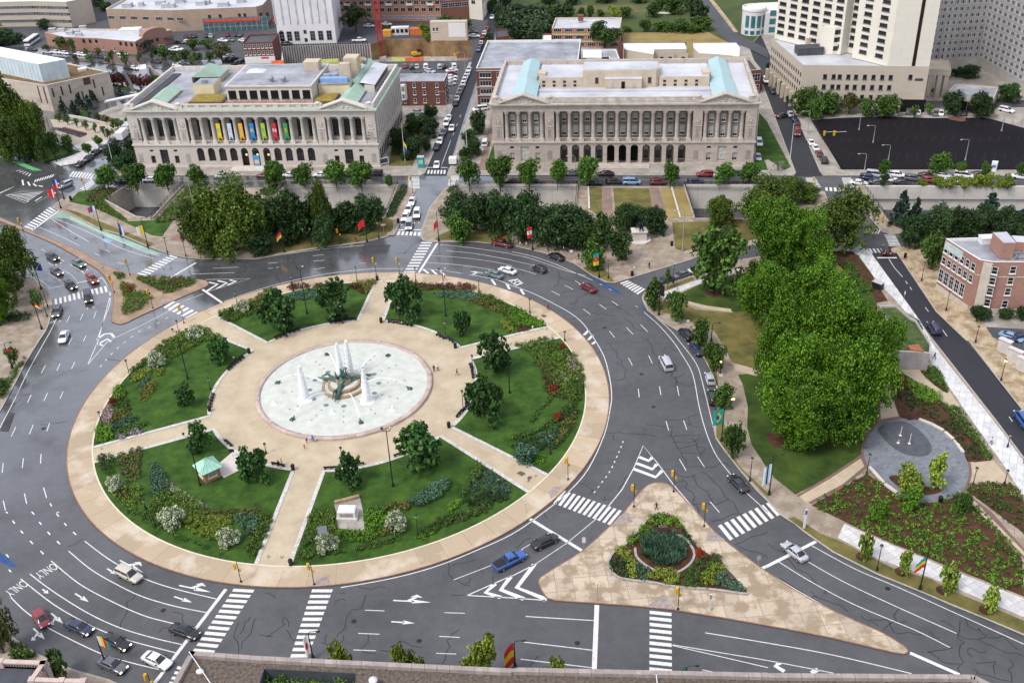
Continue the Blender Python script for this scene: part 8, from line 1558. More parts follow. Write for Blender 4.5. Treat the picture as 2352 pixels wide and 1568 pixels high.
def car(kind,col,c,nose,label,group=None,far=False,z=0.02,lit=0):
 w=at(c,z); n=at(nose,z); rz=math.atan2(n.y-w.y,n.x-w.x); T=thing('parked_car' if far or 'parked' in label else ('pickup_truck' if kind=='pickup' else 'car'),label,{'pickup':'pickup','van':'van'}.get(kind,'car'),tuple(w),rz,group); T.scale=(CS,)*3; m=CM[kind]; pm=PAINT[col]; L,W=m['L'],m['W']
 inst('body',m['body'],T,m=pm); inst('glasshouse',m['glass'],T); inst('roof',m['roof'],T,m=pm)
 for x in (-.31,.31):
  for y in (-1,1):
   wl=inst('wheel',m['wheel'],T,(x*L,y*(W-.10),m['r']))
   if not far: inst('rim',m['rim'],wl)
 if not far:
  for y in (-1,1):
   inst('headlight',LAMP,T,(.482*L,y*W*.68,.68 if kind in('sedan','hatch') else .85),m=M_hlon if lit==1 else None); inst('tail_light',TLAMP,T,(-.487*L,y*W*.74,.85 if kind in('sedan','hatch') else 1.0),m=M_tlon if lit==2 else None)
  mi=MB()
  for y in (-1,1): mi.box(.16*L,.16*L+.16,y*(W+.1)-.1,y*(W+.1)+.1,.95,1.08)
  mi.build('wing_mirror',M_trimb,T)
 return T
def cars(s):
 "tile x,y nx,ny kind colour lit|label"
 for ln_ in s.strip().split('\n'):
  a,lab=ln_.split('|'); q=a.split(); t=(int(q[0][0]),int(q[0][1])); c=tuple(map(float,q[1].split(','))); n=tuple(map(float,q[2].split(',')))
  f=lambda p:(588*t[0]+p[0]/4,392*t[1]+p[1]/4); car(q[3],q[4],f(c),f(n),lab,lit=int(q[5]) if len(q)>5 else 0)
cars('''01 488,808 530,832 sedan dark 1|dark grey saloon on the left approach, farthest up its lane
01 525,942 568,972 sedan grey 1|grey saloon on the left approach beside the long median
01 728,868 775,895 sedan teal 1|grey green saloon on the left approach nearest the median tip
01 855,1018 885,1048 suv red 1|red car stopped at the left approach line
01 655,1068 688,1098 sedan dark 1|dark saloon stopped left of the red car
01 815,1185 822,1225 van dark 1|dark minivan crossing the zebra on the left approach
01 530,1310 515,1355 sedan grey 1|dark saloon beside the kerb of the left plaza
01 592,1545 570,1600 sedan white|white saloon alone on the left of the roundabout
01 605,150 560,170 suv silver|silver car waiting at the far left junction
01 2050,62 2085,60 sedan silver|silver saloon driving past the library front
11 1435,298 1423,330 sedan white 1|white saloon at the back of the queue on the cross street
11 1403,368 1390,400 sedan white 1|white saloon in the middle of the cross street queue
11 1373,440 1360,475 sedan white 1|white saloon third from the front on the cross street
11 1480,415 1475,450 suv white 1|white car alone in the right lane of the cross street
11 1410,518 1400,560 van silver 1|silver minivan at the cross street stop line
11 2262,690 2180,672 pickup maroon|dark red pickup driving at the top of the roundabout
11 2195,972 2130,948 sedan teal|grey green saloon on the inner lane at the top
21 -40,935 -120,910 sedan white|white saloon rounding the top of the roundabout
21 250,922 190,900 hatch dark|dark hatchback in the middle lane behind the white saloon
21 700,1095 645,1065 sedan maroon|maroon saloon on the upper right of the roundabout
21 405,808 345,785 sedan black|black saloon parked under the dark tree row
21 1555,978 1500,995 sedan grey|grey saloon parked in the side street
21 1690,930 1640,945 sedan white|white saloon parked behind the grey one in the side street
21 1940,830 1900,840 suv white|white car half hidden under the sycamores of the side street
21 1410,1025 1360,1040 sedan green|dark green saloon parked in the side street by the sapling
21 1600,1525 1550,1475 suv black|black car parked on the arc, uppermost in the bay
22 1690,95 1645,45 sedan navy|navy saloon parked on the arc behind the black car
22 1412,225 1380,165 van silver|silver van driving up the right side of the roundabout
22 1815,362 1797,305 hatch silver|silver hatchback parked in the bay on the arc
22 1843,540 1830,480 suv black|black car parked under the willow like tree on the arc
22 2075,1325 1990,1235 sedan dark|dark saloon entering the roundabout from the right
33 240,385 130,295 sedan silver|silver saloon crossing the stop line on the right approach
23 305,292 395,250 sedan black|black saloon at the lower right stop line
23 -20,470 100,410 pickup blue|bright blue pickup behind the black saloon
03 1195,600 1305,655 suv beige|beige car with a sunroof in the lower left lanes
03 385,1000 440,1090 hatch red|red hatchback in the outermost lower left lane
03 735,1080 835,1125 sedan navy 1|dark blue saloon behind the white one, lower left
03 1080,1215 1200,1280 sedan black 1|black saloon with headlights on beneath the flag
03 1705,1120 1830,1165 sedan black|black saloon at the white stop line, lower left
03 1450,1385 1570,1440 sedan white|white saloon with a sunroof at the stop line, lower left
03 1040,1425 1150,1475 sedan grey 1|grey saloon behind the dark flag pole, bottom left
31 205,140 130,135 sedan white|white police saloon on the long street by the right junction
31 1085,755 1078,710 suv black 2|black car with red tail lights at the right crossing
31 1520,1470 1470,1400 suv navy|navy car driving up the right side street
32 2335,740 2300,690 van blue|blue van on the right side street cut by the right edge
31 2280,1555 2230,1568 sedan navy|dark blue saloon in the driveway at the right edge
30 135,1078 175,1070 sedan dark 2|dark saloon braking on the street right of the court building
30 270,1235 265,1290 van red|red van on the street right of the court building''')
def park(s,word,group,kinds=None,z=.02,nose=(1,0),far=True):
 "row: '@ij x,y,colour[,kind] ...' nose in tile px offset"
 ij=None; items=[]
 for t in s.split():
  if t[0]=='@': ij=(int(t[1]),int(t[2])); continue
  q=t.split(','); items.append((588*ij[0]+float(q[0])/4,392*ij[1]+float(q[1])/4,q[2],q[3] if len(q)>3 else 'sedan'))
 nx,ny=nose
 for i,(x,y,c,k) in enumerate(items):
  car(k,c,(x,y),(x+nx,y+ny),'%s %s, %s %s'%(c.replace('lightblue','light blue'),WORD[k],ORD[i],word),group,far,z)
park('@01 1120,108,dark 1385,98,white','from the left on the library side of the long street','cars parked before the library',nose=(-9,0)); park('@11 75,62,maroon 315,55,white 600,55,white 815,52,dark 1095,45,black,suv','from the left below the right half of the library','cars parked before the library',nose=(-9,0))
park('@21 15,120,dark 210,122,green 760,128,dark 935,120,black,suv 1100,122,lightblue,van 1340,125,maroon,suv 1685,125,navy,suv 2310,118,grey,suv','from the left on the near kerb below the court building','cars parked on the near kerb',nose=(9,0)); park('@21 545,42,grey 860,45,black 1455,75,dark 1770,52,red,suv 1880,52,white 2060,42,green','from the left on the far kerb below the court building','cars parked on the far kerb',nose=(-9,0))
park('@31 835,128,white 920,85,navy,suv 985,55,silver,van 1005,128,grey 1110,95,white 1185,58,white,suv 1230,128,dark 1330,90,grey,suv 1455,62,dark 1488,108,red,suv 1600,60,white 1700,110,white 1795,62,white,van 1940,55,dark 2320,72,white','from the left along the trench on the right','cars along the right trench',nose=(9,1))
park('@10 1662,1530,white','at the stop line of the street between the two big buildings',None,nose=(-2,10)); park('@10 1800,1190,white','driving down the street between the two big buildings',None,nose=(-3,10))
park('@10 1660,1365,black 1690,1310,white 1702,1268,grey 1725,1228,grey 1750,1145,white,suv 1772,1098,white 1833,962,black 1847,922,white 1860,892,dark 1875,855,grey 1890,822,grey 1905,785,white 1916,752,white 1930,720,white 1945,690,white 1957,655,white','from the crossing between the two big buildings','cars parked along the street between the two big buildings',nose=(-3,10))
park('@10 2048,465,grey 2058,440,dark 2068,412,white 2085,350,red 2100,320,white 2122,280,red 2170,170,white 2198,105,silver 2212,75,dark','from the near end of the far street','cars parked along the far street',nose=(-4,10))
park('@10 1372,622,red 1435,630,dark,suv 1480,625,beige 1562,625,white,suv 1690,630,silver,suv 1730,628,black,suv 1822,622,white,suv','from the left at the back of the car park','cars in the car park behind the library',nose=(0,-10)); park('@10 1498,698,dark 1600,668,silver 1592,698,lightblue 1492,728,silver 1555,722,red','from the left in the middle of the car park','cars in the car park behind the library',nose=(9,2)); park('@10 1802,662,white 1797,692,maroon 1792,722,white 1787,752,white 1780,788,silver','from the back on the right of the car park','cars in the car park behind the library',nose=(9,-1))
park('@10 2060,1018,white,van','in the driveway behind the court building',None,nose=(-9,1)); park('@10 2105,1330,white,van','on the brick path beside the court building',None,nose=(3,-10)); park('@10 1490,1045,silver','in the yard beside the brick house',None,nose=(9,0))
park('@30 205,1062,silver 240,1100,dark 263,1142,dark','from the back beside the empty car park','cars parked beside the empty car park',nose=(-4,-10)); park('@30 392,1322,white 432,1370,white 470,1428,maroon 512,1490,black,suv','from the back along the car park fence','cars parked along the car park fence',nose=(-5,-10))
park('@30 970,1048,grey 1160,1048,white 1290,1045,grey,suv 1375,1050,white 1540,1055,grey 1590,1052,white 1715,1048,dark 1800,1055,dark','from the left behind the hotel trees','cars parked behind the hotel trees',nose=(2,-10)); park('@30 1555,850,teal','under the hotel entrance canopy',None,nose=(9,2)); park('@30 2190,1030,white,suv','on the hotel drive at the right',None,nose=(9,2)); park('@30 45,850,dark','by the small dark hotel trees',None,nose=(4,10))
park('@20 2330,755,white,suv','beside the brown brick building',None,nose=(4,10)); park('@20 2270,1330,white,suv 2260,1460,silver','from the back along the right wall of the court building','cars beside the court building',nose=(2,10))
park('@00 745,1520,black 815,1470,dark 885,1412,black 950,1370,grey 1040,1310,black','from the front at the kerb left of the library','dark cars left of the library',nose=(8,-7));
park('@00 300,465,dark 440,492,silver 520,492,white 600,500,white 670,502,grey 735,512,white 770,516,white 840,526,grey 890,532,dark 945,538,dark','from the left along the wet street','cars parked along the wet street',nose=(9,1)); park('@00 1190,635,dark 1235,638,white 1435,580,dark 1130,510,white 1640,612,white 1690,615,dark 1745,620,dark,suv','from the left farther along the wet street','cars along the wet street, right part',nose=(9,1))
park('@00 1708,352,dark 1748,345,maroon 1788,345,dark 1898,342,dark 1938,342,silver 2090,335,maroon 2170,330,dark 2205,332,grey','from the left in the top row of the store car park','cars in the store car park',nose=(0,-10)); park('@00 1658,402,dark 1720,395,white 2050,385,white 2112,380,grey 2242,386,white 1640,466,white,suv 1600,470,white','from the top in the lower rows of the store car park','cars in the store car park',nose=(9,1)); park('@00 2100,530,silver 2140,555,dark 2220,580,dark 2090,555,dark 2175,595,black','by the brick corner house','cars by the brick corner house',nose=(8,-3))
park('@10 285,420,black,suv 1040,252,white 1200,235,white 1990,310,dark,suv 2005,345,white 950,385,white,pickup','from the left around the building site','cars round the building site',nose=(9,0))
park('@20 215,420,red 235,440,lightblue 240,465,white 20,440,maroon 30,480,dark','by the small yellow green tree','cars in the back yard',nose=(9,2)); park('@31 2230,1545,lightblue','in the driveway beside the pale gate wall',None,nose=(9,3))
def lorry(lab,s,n,col,L=7.5,H=3.3,name='box_truck',cat='truck',bus=False):
 a,b=G(s)[0],G(n)[0]; T=thing(name,lab,cat,tuple(a),math.atan2(b.y-a.y,b.x-a.x)); m=PAINT[col]
 if bus: MB().prism([(-L/2,-1.25),(L/2,-1.25),(L/2,1.25),(-L/2,1.25)],.4,H).build('body',m,T); MB().box(-L/2-.02,L/2+.02,-1.27,1.27,1.5,2.5).build('window_band',M_cg,T)
 else: MB().box(-L/2,L/2-2.2,-1.2,1.2,.8,H).build('cargo_box',m,T); loft([ring(L/2-2.1,1.05,.5,2.3),ring(L/2-1.0,1.05,.5,2.2),ring(L/2-.8,1.05,.5,1.4),ring(L/2,.95,.5,1.2)]).build('cab',m,T); MB().box(L/2-1.6,L/2-.95,-1.08,1.08,1.45,2.1).build('windscreen',M_cg,T)
 for x in (-L*.3,L*.32):
  for y in (-1.05,1.05): MB().tube([(x,y-.15,.5),(x,y+.15,.5)],.48,12).build('wheel',M_tyre,T)
lorry('white box lorry parked left of the library','@00 1140,1270','@00 1190,1220','white'); lorry('silver lorry behind the white box lorry','@00 1190,1195','@00 1235,1150','silver',7,2.8); lorry('white city bus at the far left of the wet street','@00 300,400','@00 350,365','white',12,3,'bus','bus',True); lorry('white street cleaning truck at the corner of the cross street','@10 1815,1505','@10 1830,1450','white',4.5,2.6)
def moto(lab,s,rz):
 w=G(s)[0]; T=thing('motorcycle',lab,'motorcycle',(w.x,w.y,.17),rz,'parked motorcycles')
 for x in (-.75,.75): MB().tube([(x,-.07,.33),(x,.07,.33)],.33,12).build('wheel',M_tyre,T)
 MB().tube([(-.6,0,.5),(0,0,.75),(.45,0,.85)],[.15,.24,.16],8).build('body',PAINT['black'],T); MB().tube([(.45,0,.85),(.75,0,.33)],.05,6).tube([(.4,-.4,1.05),(.4,.4,1.05)],.04,6).build('fork',M_rim,T); MB().ball((-.35,0,.82),(.4,.15,.09),8,5).build('saddle',M_trimb,T)
for i,(s,k) in enumerate((('@01 1745,325','upper'),('@01 1775,310','top'),('@01 1605,460','lower'),('@01 1628,448','lowest'))): moto('black motorcycle parked by the garden path, %s of the four'%k,s,.4)
M_pole=mat('dark green black pole',(.022,.03,.03),.5,.2,2,metal=.2); M_sil=mat('galvanised pole',(.38,.38,.39),.5,.1,2,metal=.3); M_globe=mat('lantern glass',(.42,.40,.36),.3,.1,3); M_lit=mat('lit lantern',(1,.5,.12),.3,0,emit=7); M_yel=mat('signal yellow',(.62,.36,.02),.5,.1,2); M_blk=mat('black metal',(.012,.012,.013),.55,0)
def _b(s,t): b=P(s)[0]; w=at(b,.17); return w,max(1.5,hgt(b,P(t)[0][1],.17))
def tp(s): a=s.split(); return '@%s %s'%(a[0],a[1]),'@%s %s'%(a[0],a[2])
def lamp(s,lab,kind='p',grp=None,lit=False):
 b,t=tp(s); w,H=_b(b,t); T=thing('street_lamp',lab,'street lamp',tuple(w),0,grp); m=M_sil if kind=='h' else M_pole
 pl=MB().tube([(0,0,0),(0,0,.5),(0,0,.9),(0,0,H*.5),(0,0,H-.35)],[.2,.19,.09,.075,.06] if kind=='p' else [.26,.24,.13,.11,.075],8); pl.build('pole',m,T)
 if kind=='p':
  MB().lathe([(.07,H-.45),(.22,H-.38),(.26,H-.1),(.2,H+.05)],10).build('lantern',M_lit if lit else M_globe,T); MB().lathe([(.3,H+.03),(.2,H+.2),(.02,H+.32)],10).build('cap',m,T)
 elif kind=='t':
  MB().tube([(-.75,0,H-.05),(-.7,0,H-.5),(0,0,H-.65),(.7,0,H-.5),(.75,0,H-.05)],.055,6).build('crossarm',m,T)
  for x in (-.75,.75): MB().ball((x,0,H+.12),(.26,.26,.24),8,6).build('lamp_head',M_globe if x>0 else m,T)
 else:
  d=1 if kind=='f' else -1; L=1.5 if kind=='f' else 2.4
  MB().tube([(0,0,H-.5),(d*.3,0,H-.05),(d*L,0,H+.05)],.055,6).build('arm',m,T); MB().ball((d*L,0,H-.05),(.4,.2,.15),8,6).build('lamp_head',M_lit if lit else (M_globe if kind=='h' else m),T)
  if kind=='f': MB().lathe([(.3,0),(.3,.35),(.2,.9)],8).build('base',m,T)
 return T
def rowl(s,word,kind='p',grp=None):
 it=[x.strip() for x in s.split('|')]
 for i,x in enumerate(it): lamp(x,word%ORD[i],kind,grp)
rowl('11 930,1020 915,890|11 1470,1020 1458,890|11 2050,1112 2045,980|21 165,1308 165,1180|21 485,1565 485,1480|22 598,480 598,330|22 355,1035 360,855|12 2240,1440 2230,1255|13 1490,225 1470,30|03 2070,340 2030,155|02 1340,1540 1315,1460|02 980,1185 925,1035|02 950,800 895,650|02 1200,345 1155,175|01 1650,1510 1625,1380|01 2185,1250 2165,1120|11 345,1112 330,970','%s lantern lamp clockwise from the top path on the outer walk','p','lantern lamps on the outer walk')
rowl('11 1325,1412 1310,1250|11 1745,1545 1730,1390|12 1990,245 1985,130|12 1905,645 1895,455|12 1440,905 1425,800|12 790,1070 770,975|12 95,1030 85,940|02 1935,445 1910,345|02 2160,205 2155,135|11 285,1525 255,1355|11 797,1402 775,1235','%s lantern lamp clockwise from the top path on the fountain plaza edge','p','lantern lamps on the plaza edge')
for s,l in (('11 470,1315 405,885','tall twin headed lamp on the top left lawn'),('11 1745,1338 1710,905','tall twin headed lamp on the top right lawn'),('12 2330,475 2300,20','tall twin headed lamp on the right lawn'),('12 1260,1330 1200,800','tall twin headed lamp on the bottom right lawn'),('02 1840,1322 1690,850','tall twin headed lamp beside the brick kiosk'),('02 1725,342 1615,-110','tall twin headed lamp on the left lawn')): lamp(s,l,'t','tall twin lamps in the round garden')
rowl('01 1710,788 1685,650|01 1540,758 1512,620|01 435,1340 398,1190|01 440,1250 398,1090|11 515,682 495,530|11 1130,622 1117,475|11 1795,617 1785,475|21 430,775 430,620|21 885,988 892,830|21 1480,1032 1490,872|22 2185,1282 2215,1072|33 1000,532 1050,305','%s lantern lamp from the left along the outer kerb of the roundabout','p','lantern lamps on the outer kerb')
lamp('22 1912,310 1920,175','lit lantern lamp on the arc pavement above the silver hatchback','p',lit=True)
rowl('31 975,465 990,340|31 1410,1012 1445,850|31 1635,1285 1665,1112|31 1905,1575 1930,1432|32 2200,968 2235,855|32 905,1218 955,1038|32 1880,1325 1910,1162|32 2170,1312 2205,1185','%s dark lamp from the far end along the right side street and plaza','p','lamps of the right side street'); lamp('32 2140,358 2195,170','lit orange lantern lamp on the two tone pavement at the right edge','p',lit=True)
rowl('00 720,458 700,350|00 970,552 955,400|00 1545,548 1525,412|00 1885,595 1880,480','%s curved arm lamp from the left along the wet street','h','arm lamps along the wet street'); rowl('30 245,935 255,865|30 365,1225 378,1020|30 835,1195 850,1060|30 965,1312 990,1152|30 1105,1475 1130,1330|30 885,1568 908,1410|30 1812,1472 1850,1280|30 2145,1205 2160,1040','%s pole lamp from the left round the empty car park','h','lamps round the empty car park')
rowl('10 1755,1052 1745,840|10 1820,925 1820,700|10 1858,735 1860,575|10 1925,685 1925,480|20 580,1568 575,1430|20 1578,1568 1585,1460|21 1565,742 1590,362|01 1770,290 1740,60','%s slim dark pole from the left among those between the long buildings and the roundabout','h','slim dark poles')
def band(c,frac=None): return c
FC=dict(r=(.62,.03,.03),w=(.72,.72,.72),b=(.03,.08,.4),y=(.75,.55,.03),g=(.02,.28,.07),k=(.015,.015,.015),t=(.02,.36,.30),l=(.35,.55,.75),o=(.75,.3,.03))
def fm(k): return mat('flag '+k,FC[k],.75,.06,1)
def flag(s,y0,y1,dx,cols,lab,emb=None,vert=False,swing=.35):
 b=P('@'+s)[0]; j=int(s[1]); w=at(b,.17); z1=.17+hgt(b,392*j+y0/4,.17); z0=.17+hgt(b,392*j+y1/4,.17); W=dx/4/ppm((w.x,w.y,z1)); H=max(.9,z1-z0)
 T=thing('flag',lab,'flag',(w.x,w.y,z0),0,'national flags on the roundabout lamps'); n=len(cols); mb=MB(); K=8; sg=1 if W>0 else -1; x0=.12*sg
 def pt(u,v): return (x0+W*u,-.06+.16*math.sin(u*6+v*1.5)*u-abs(W)*.25*u,H*(1-v)-swing*H*u*u)
 for i in range(n):
  for k in range(K):
   if vert: u0,u1,v0,v1=(i+k/K)/n,(i+(k+1)/K)/n,0,1
   else: u0,u1,v0,v1=k/K,(k+1)/K,i/n,(i+1)/n
   mb.add([pt(u0,v0),pt(u1,v0),pt(u1,v1),pt(u0,v1)],[(0,1,2,3)],i,True)
 mb.build('cloth',[fm(c) for c in cols],T)
 def epatch(us,c,dy): e=MB(); e.add([Vector(pt(u,v))+Vector((0,dy,0)) for u,v in us],[tuple(range(len(us)))]); e.add([Vector(pt(u,v))+Vector((0,-dy,0)) for u,v in us],[tuple(range(len(us)))]); e.build('emblem',fm(c),T)
 circ=lambda cu,cv,ru,rv:[(cu+ru*math.cos(a*PI/6),cv+rv*math.sin(a*PI/6)) for a in range(12)]
 if emb=='brazil': epatch([(.5,.14),(.88,.5),(.5,.86),(.12,.5)],'y',-.03); epatch(circ(.5,.5,.2,.14),'b',-.05)
 elif emb=='cross': epatch([(0,.42),(1,.42),(1,.58),(0,.58)],'w',-.03); epatch([(.3,0),(.46,0),(.46,1),(.3,1)],'w',-.035)
 elif emb=='saltire': epatch([(0,0),(.12,0),(1,.88),(1,1),(.88,1),(0,.12)],'w',-.03); epatch([(1,0),(1,.12),(.12,1),(0,1),(0,.88),(.88,0)],'w',-.035)
 elif emb=='disc': epatch(circ(.5,.5,.24,.18),'r',-.03)
 elif emb=='star': epatch([(.5+.17*math.sin(a*PI/5)*(1 if a%2==0 else .45),.5-.12*math.cos(a*PI/5)*(1 if a%2==0 else .45)) for a in range(10)],'y',-.03)
 elif emb=='leaf': epatch([(.5,.36),(.56,.45),(.66,.44),(.6,.52),(.52,.6),(.48,.6),(.4,.52),(.34,.44),(.44,.45)],'r',-.03)
 elif emb=='centre': epatch(circ(.5,.5,.16,.16),'y',-.03)
 bt=MB().tube([(0,0,H),(x0+W*1.0 if swing<.1 else x0+W*.3,-.06,H)],.03,5); bt.build('bracket',M_blk,T)
FL=(('11 262,748 222,470',540,615,-45,'kry','black red yellow flag on the lamp left of the tree clump',None,False,.5),('11 1020,652 985,380',450,515,-60,'rr','plain red flag on the lamp by the second signal post',None,False,.5),('11 1680,648 1655,362',460,520,-32,'rr','furled dark red flag at the cross street corner',None,False,.6),('21 190,728 180,440',515,615,-42,'rwr','red and white flag with a red leaf below the dark trees','leaf',False,.02),('21 800,982 790,685',755,865,-50,'try','green red yellow flag with a star at the blue lane corner','star',False,.02),('21 1350,1325 1355,990',1050,1150,35,'k','black banner on the arc lamp by the side street',None,False,.02),
 ('21 1830,1568 1840,1400',1480,1560,-90,'wtr','white green red flag above the parked black car',None,True,.1),('22 1925,912 1965,530',615,755,-95,'tt','teal green flag with a yellow diamond and blue disc on the arc','brazil',False,.02),('32 10,1405 45,1038',1120,1290,-75,'wlklw','white flag with a black and blue stripe by the right zebra crossing',None,True,.15),('33 1395,705 1520,268',410,500,-95,'tyr','green yellow red flag on the right verge',None,False,.5),('01 560,345 520,60',165,240,-70,'rr','red flag with a white cross at the far left junction','cross',False,.05),('01 590,262 535,30',80,150,-60,'br','blue and red quartered flag at the far left junction','cross',False,.1),('01 930,545 865,265',320,370,-62,'wbr','white blue red flag on the left avenue verge',None,True,.3),('01 1360,698 1300,430',500,580,-58,'yw','white and yellow flag by the left lawn corner',None,True,.15),('01 1110,588 1070,450',485,585,35,'bw','blue and white flag at the left avenue verge',None,True,.5),
 ('01 380,1088 300,800',840,915,70,'bb','dark blue flag with a white diagonal cross at the left plaza','saltire',False,.02),('01 385,1455 290,1150',1220,1270,55,'ryb','blue yellow red flag on the left pavement','centre',False,.4),('02 115,248 35,10',70,150,55,'rwk','red white black flag at the left edge',None,False,.1),('03 970,1390 885,1160',1130,1220,110,'wyrt','white yellow and blue flag over the black cars bottom left',None,True,.4),('13 525,1345 500,1095',1120,1290,-50,'ww','white flag with a red disc on the pole before the parapet','disc',False,.25),('23 30,1425 40,1180',1200,1380,-90,'ryr','red yellow red flag waving before the parapet','centre',False,.4),('23 1600,1500 1625,1410',1420,1490,-75,'gy','green and yellow flag tip above the parapet',None,False,.4))
for i,(s,y0,y1,dx,c,lab,e,v,sw) in enumerate(FL):
 lamp(s,('flag lamp carrying the '+lab) if len(lab.split())<13 else 'flag lamp of the '+lab.split(' flag ')[0]+' flag '+' '.join(lab.split()[-4:]),'f','flag lamps',lit='Q' in c or i==7); flag(s.rsplit(' ',1)[0],y0,y1,dx,c,lab,e,v,sw)
lamp('01 560,1100 500,900','x') if 0 else None
def signal(s,lab):
 b,t=tp(s); w,H=_b(b,t); T=thing('traffic_signal',lab,'traffic light',tuple(w),random.Random(lab).uniform(-.4,.4),'yellow traffic signals'); MB().tube([(0,0,0),(0,0,.25),(0,0,.3),(0,0,H)],[.2,.18,.07,.055],8).build('pole',M_blk,T)
 h=MB().box(-.62,-.22,-.25,.15,H-1.35,H-.1).box(-.22,-.05,-.04,.04,H-1.1,H-1.0).build('signal_head',M_yel,T)
 for k,c in enumerate(((.35,.02,.02),(.4,.25,.02),(.03,.3,.12))): MB().tube([(-.42,-.25,H-.3-k*.4),(-.42,-.42,H-.28-k*.4)],.14,8).build('lens_hood',[M_yel],h)
 MB().box(.05,.4,-.2,.12,H-2.1,H-1.65).build('walk_signal',M_yel,T)
for s,l in (('11 1105,955 1095,795','top path, left of the pair'),('11 1318,948 1305,795','top path, right of the pair'),('01 1195,960 1160,805','tip of the left median island'),('01 1050,1118 1015,960','median island beside the left zebra'),('01 1405,1262 1370,1085','front kerb of the left median island'),('01 1690,1398 1655,1230','outer walk at the left crossing'),('01 1848,802 1815,595','paved corner by the seated monument'),('01 785,185 765,60','far left junction corner'),('01 210,545 195,430','avenue kerb near the left sycamore'),('22 515,1268 520,1060','outer walk at the right path end'),('22 1485,1378 1500,1178','right shoulder of the triangular island tip'),('22 1120,1515 1140,1305','left shoulder of the triangular island tip'),('23 1765,128 1785,-90','right kerb of the triangular island'),('23 1525,890 1540,680','front kerb of the triangular island'),('13 535,662 505,462','bottom path zebra crossing'),('03 2215,638 2170,455','outer walk at the lower left zebra'),('11 775,672 765,530','verge of the left tree clump'),('11 1440,205 1442,50','near corner of the cross street, left'),('11 1790,150 1790,40','near corner of the cross street, right'),('31 1055,480 1060,415','pavement beside the right trench'),('31 425,150 440,55','zebra by the police saloon'),('03 1390,1590 1375,1480','bottom kerb beneath the white saloon')): signal(s,'yellow traffic signal at the '+l)
def bench(s,lab):
 w=G(s,.18)[0]; a=math.atan2(C2.y-w.y,C2.x-w.x)-PI/2; T=thing('park_bench',lab,'bench',(w.x,w.y,.18),a,'dark park benches round the plaza')
 m=MB(); [m.box(-1.4,1.4,.0+k*.13,.1+k*.13,.42,.47) for k in range(4)]; m.build('seat',M_blk,T); m=MB(); [m.box(-1.4,1.4,-.08,-.04,.5+k*.13,.6+k*.13) for k in range(3)]; m.build('backrest',M_blk,T)
 for x in (-1.2,0,1.2): MB().box(x-.05,x+.05,-.06,.5,0,.419).build('leg',M_blk,T)
for i,s in enumerate(('@11 1265,1395','@11 1395,1418','@11 1700,1525','@11 1790,1560','@12 1985,240','@12 2000,310','@12 1945,600','@12 1880,670','@12 1330,1045','@12 930,1145','@12 690,1175','@12 200,1145','@02 2090,945','@02 1945,520','@02 1925,580','@02 2120,240','@02 2200,175','@11 220,1530','@11 350,1480','@11 730,1395','@11 870,1375')): bench(s,'%s dark bench clockwise from the top path round the fountain plaza'%ORD[i])
def bin_(s,lab):
 w=G(s,.18)[0]; T=thing('litter_bin',lab,'litter bin',(w.x,w.y,.18),0,'black litter bins'); MB().lathe([(.3,0),(.36,.2),(.38,1.0),(.42,1.05),(.40,1.15),(.3,1.15),(.28,.9)],14).build('drum',M_blk,T); MB().lathe([(.36,1.152),(.3,1.35),(.02,1.42)],14).build('lid',M_blk,T)
for s,l in (('@11 1115,1008','outer end of the top path'),('@11 1150,1395','inner end of the top path'),('@12 1832,60','inner end of the upper right path'),('@12 1773,790','inner end of the lower right path'),('@12 342,1180','inner end of the bottom path'),('@13 322,485','outer end of the bottom path'),('@02 1928,640','inner end of the left path'),('@02 2290,110','inner end of the upper left path'),('@11 1308,480','kerb of the cross street queue'),('@21 1467,690','path beside the dry lawn'),('@21 1103,965','side street corner pavement'),('@32 1580,1475','edge of the oval plaza'),('@31 1258,800','right side street crossing'),('@01 652,270','left avenue corner')): bin_(s,'black litter bin at the '+l)
def bollard(s,lab,h=.8,m=None,r=.18,name='bollard'):
 w=G(s,.18)[0]; T=thing(name,lab,name.replace('_',' '),(w.x,w.y,.18)); MB().lathe([(r,0),(r,h-.1),(r*.7,h),(.01,h+.04)],10).build('post',m or M_conc,T)
for s,l in (('@13 105,415','left of the bottom path'),('@13 227,420','right of the bottom path'),('@22 207,1240','upper side of the lower right path'),('@22 138,1290','lower side of the lower right path'),('@11 1170,1022','middle of the top path'),('@21 190,1450','upper right path, top'),('@21 305,1460','upper right path, middle'),('@21 362,1515','upper right path, bottom'),('@02 925,990','outer end of the left path')): bollard(s,'short pale stone bollard at the '+l)
def sign(s,lab,w=.5,h=.7,m=None,post=None):
 b,t=tp(s); p,H=_b(b,t); T=thing('road_sign',lab,'sign',tuple(p)); MB().tube([(0,0,0),(0,0,H)],.04,6).build('post',post or M_sil,T); MB().box(-w/2,w/2,-.06,-.041,H-h,H).build('panel',m or M_wtrim,T)
M_bl=mat('sign blue',(.03,.12,.45),.5,0)
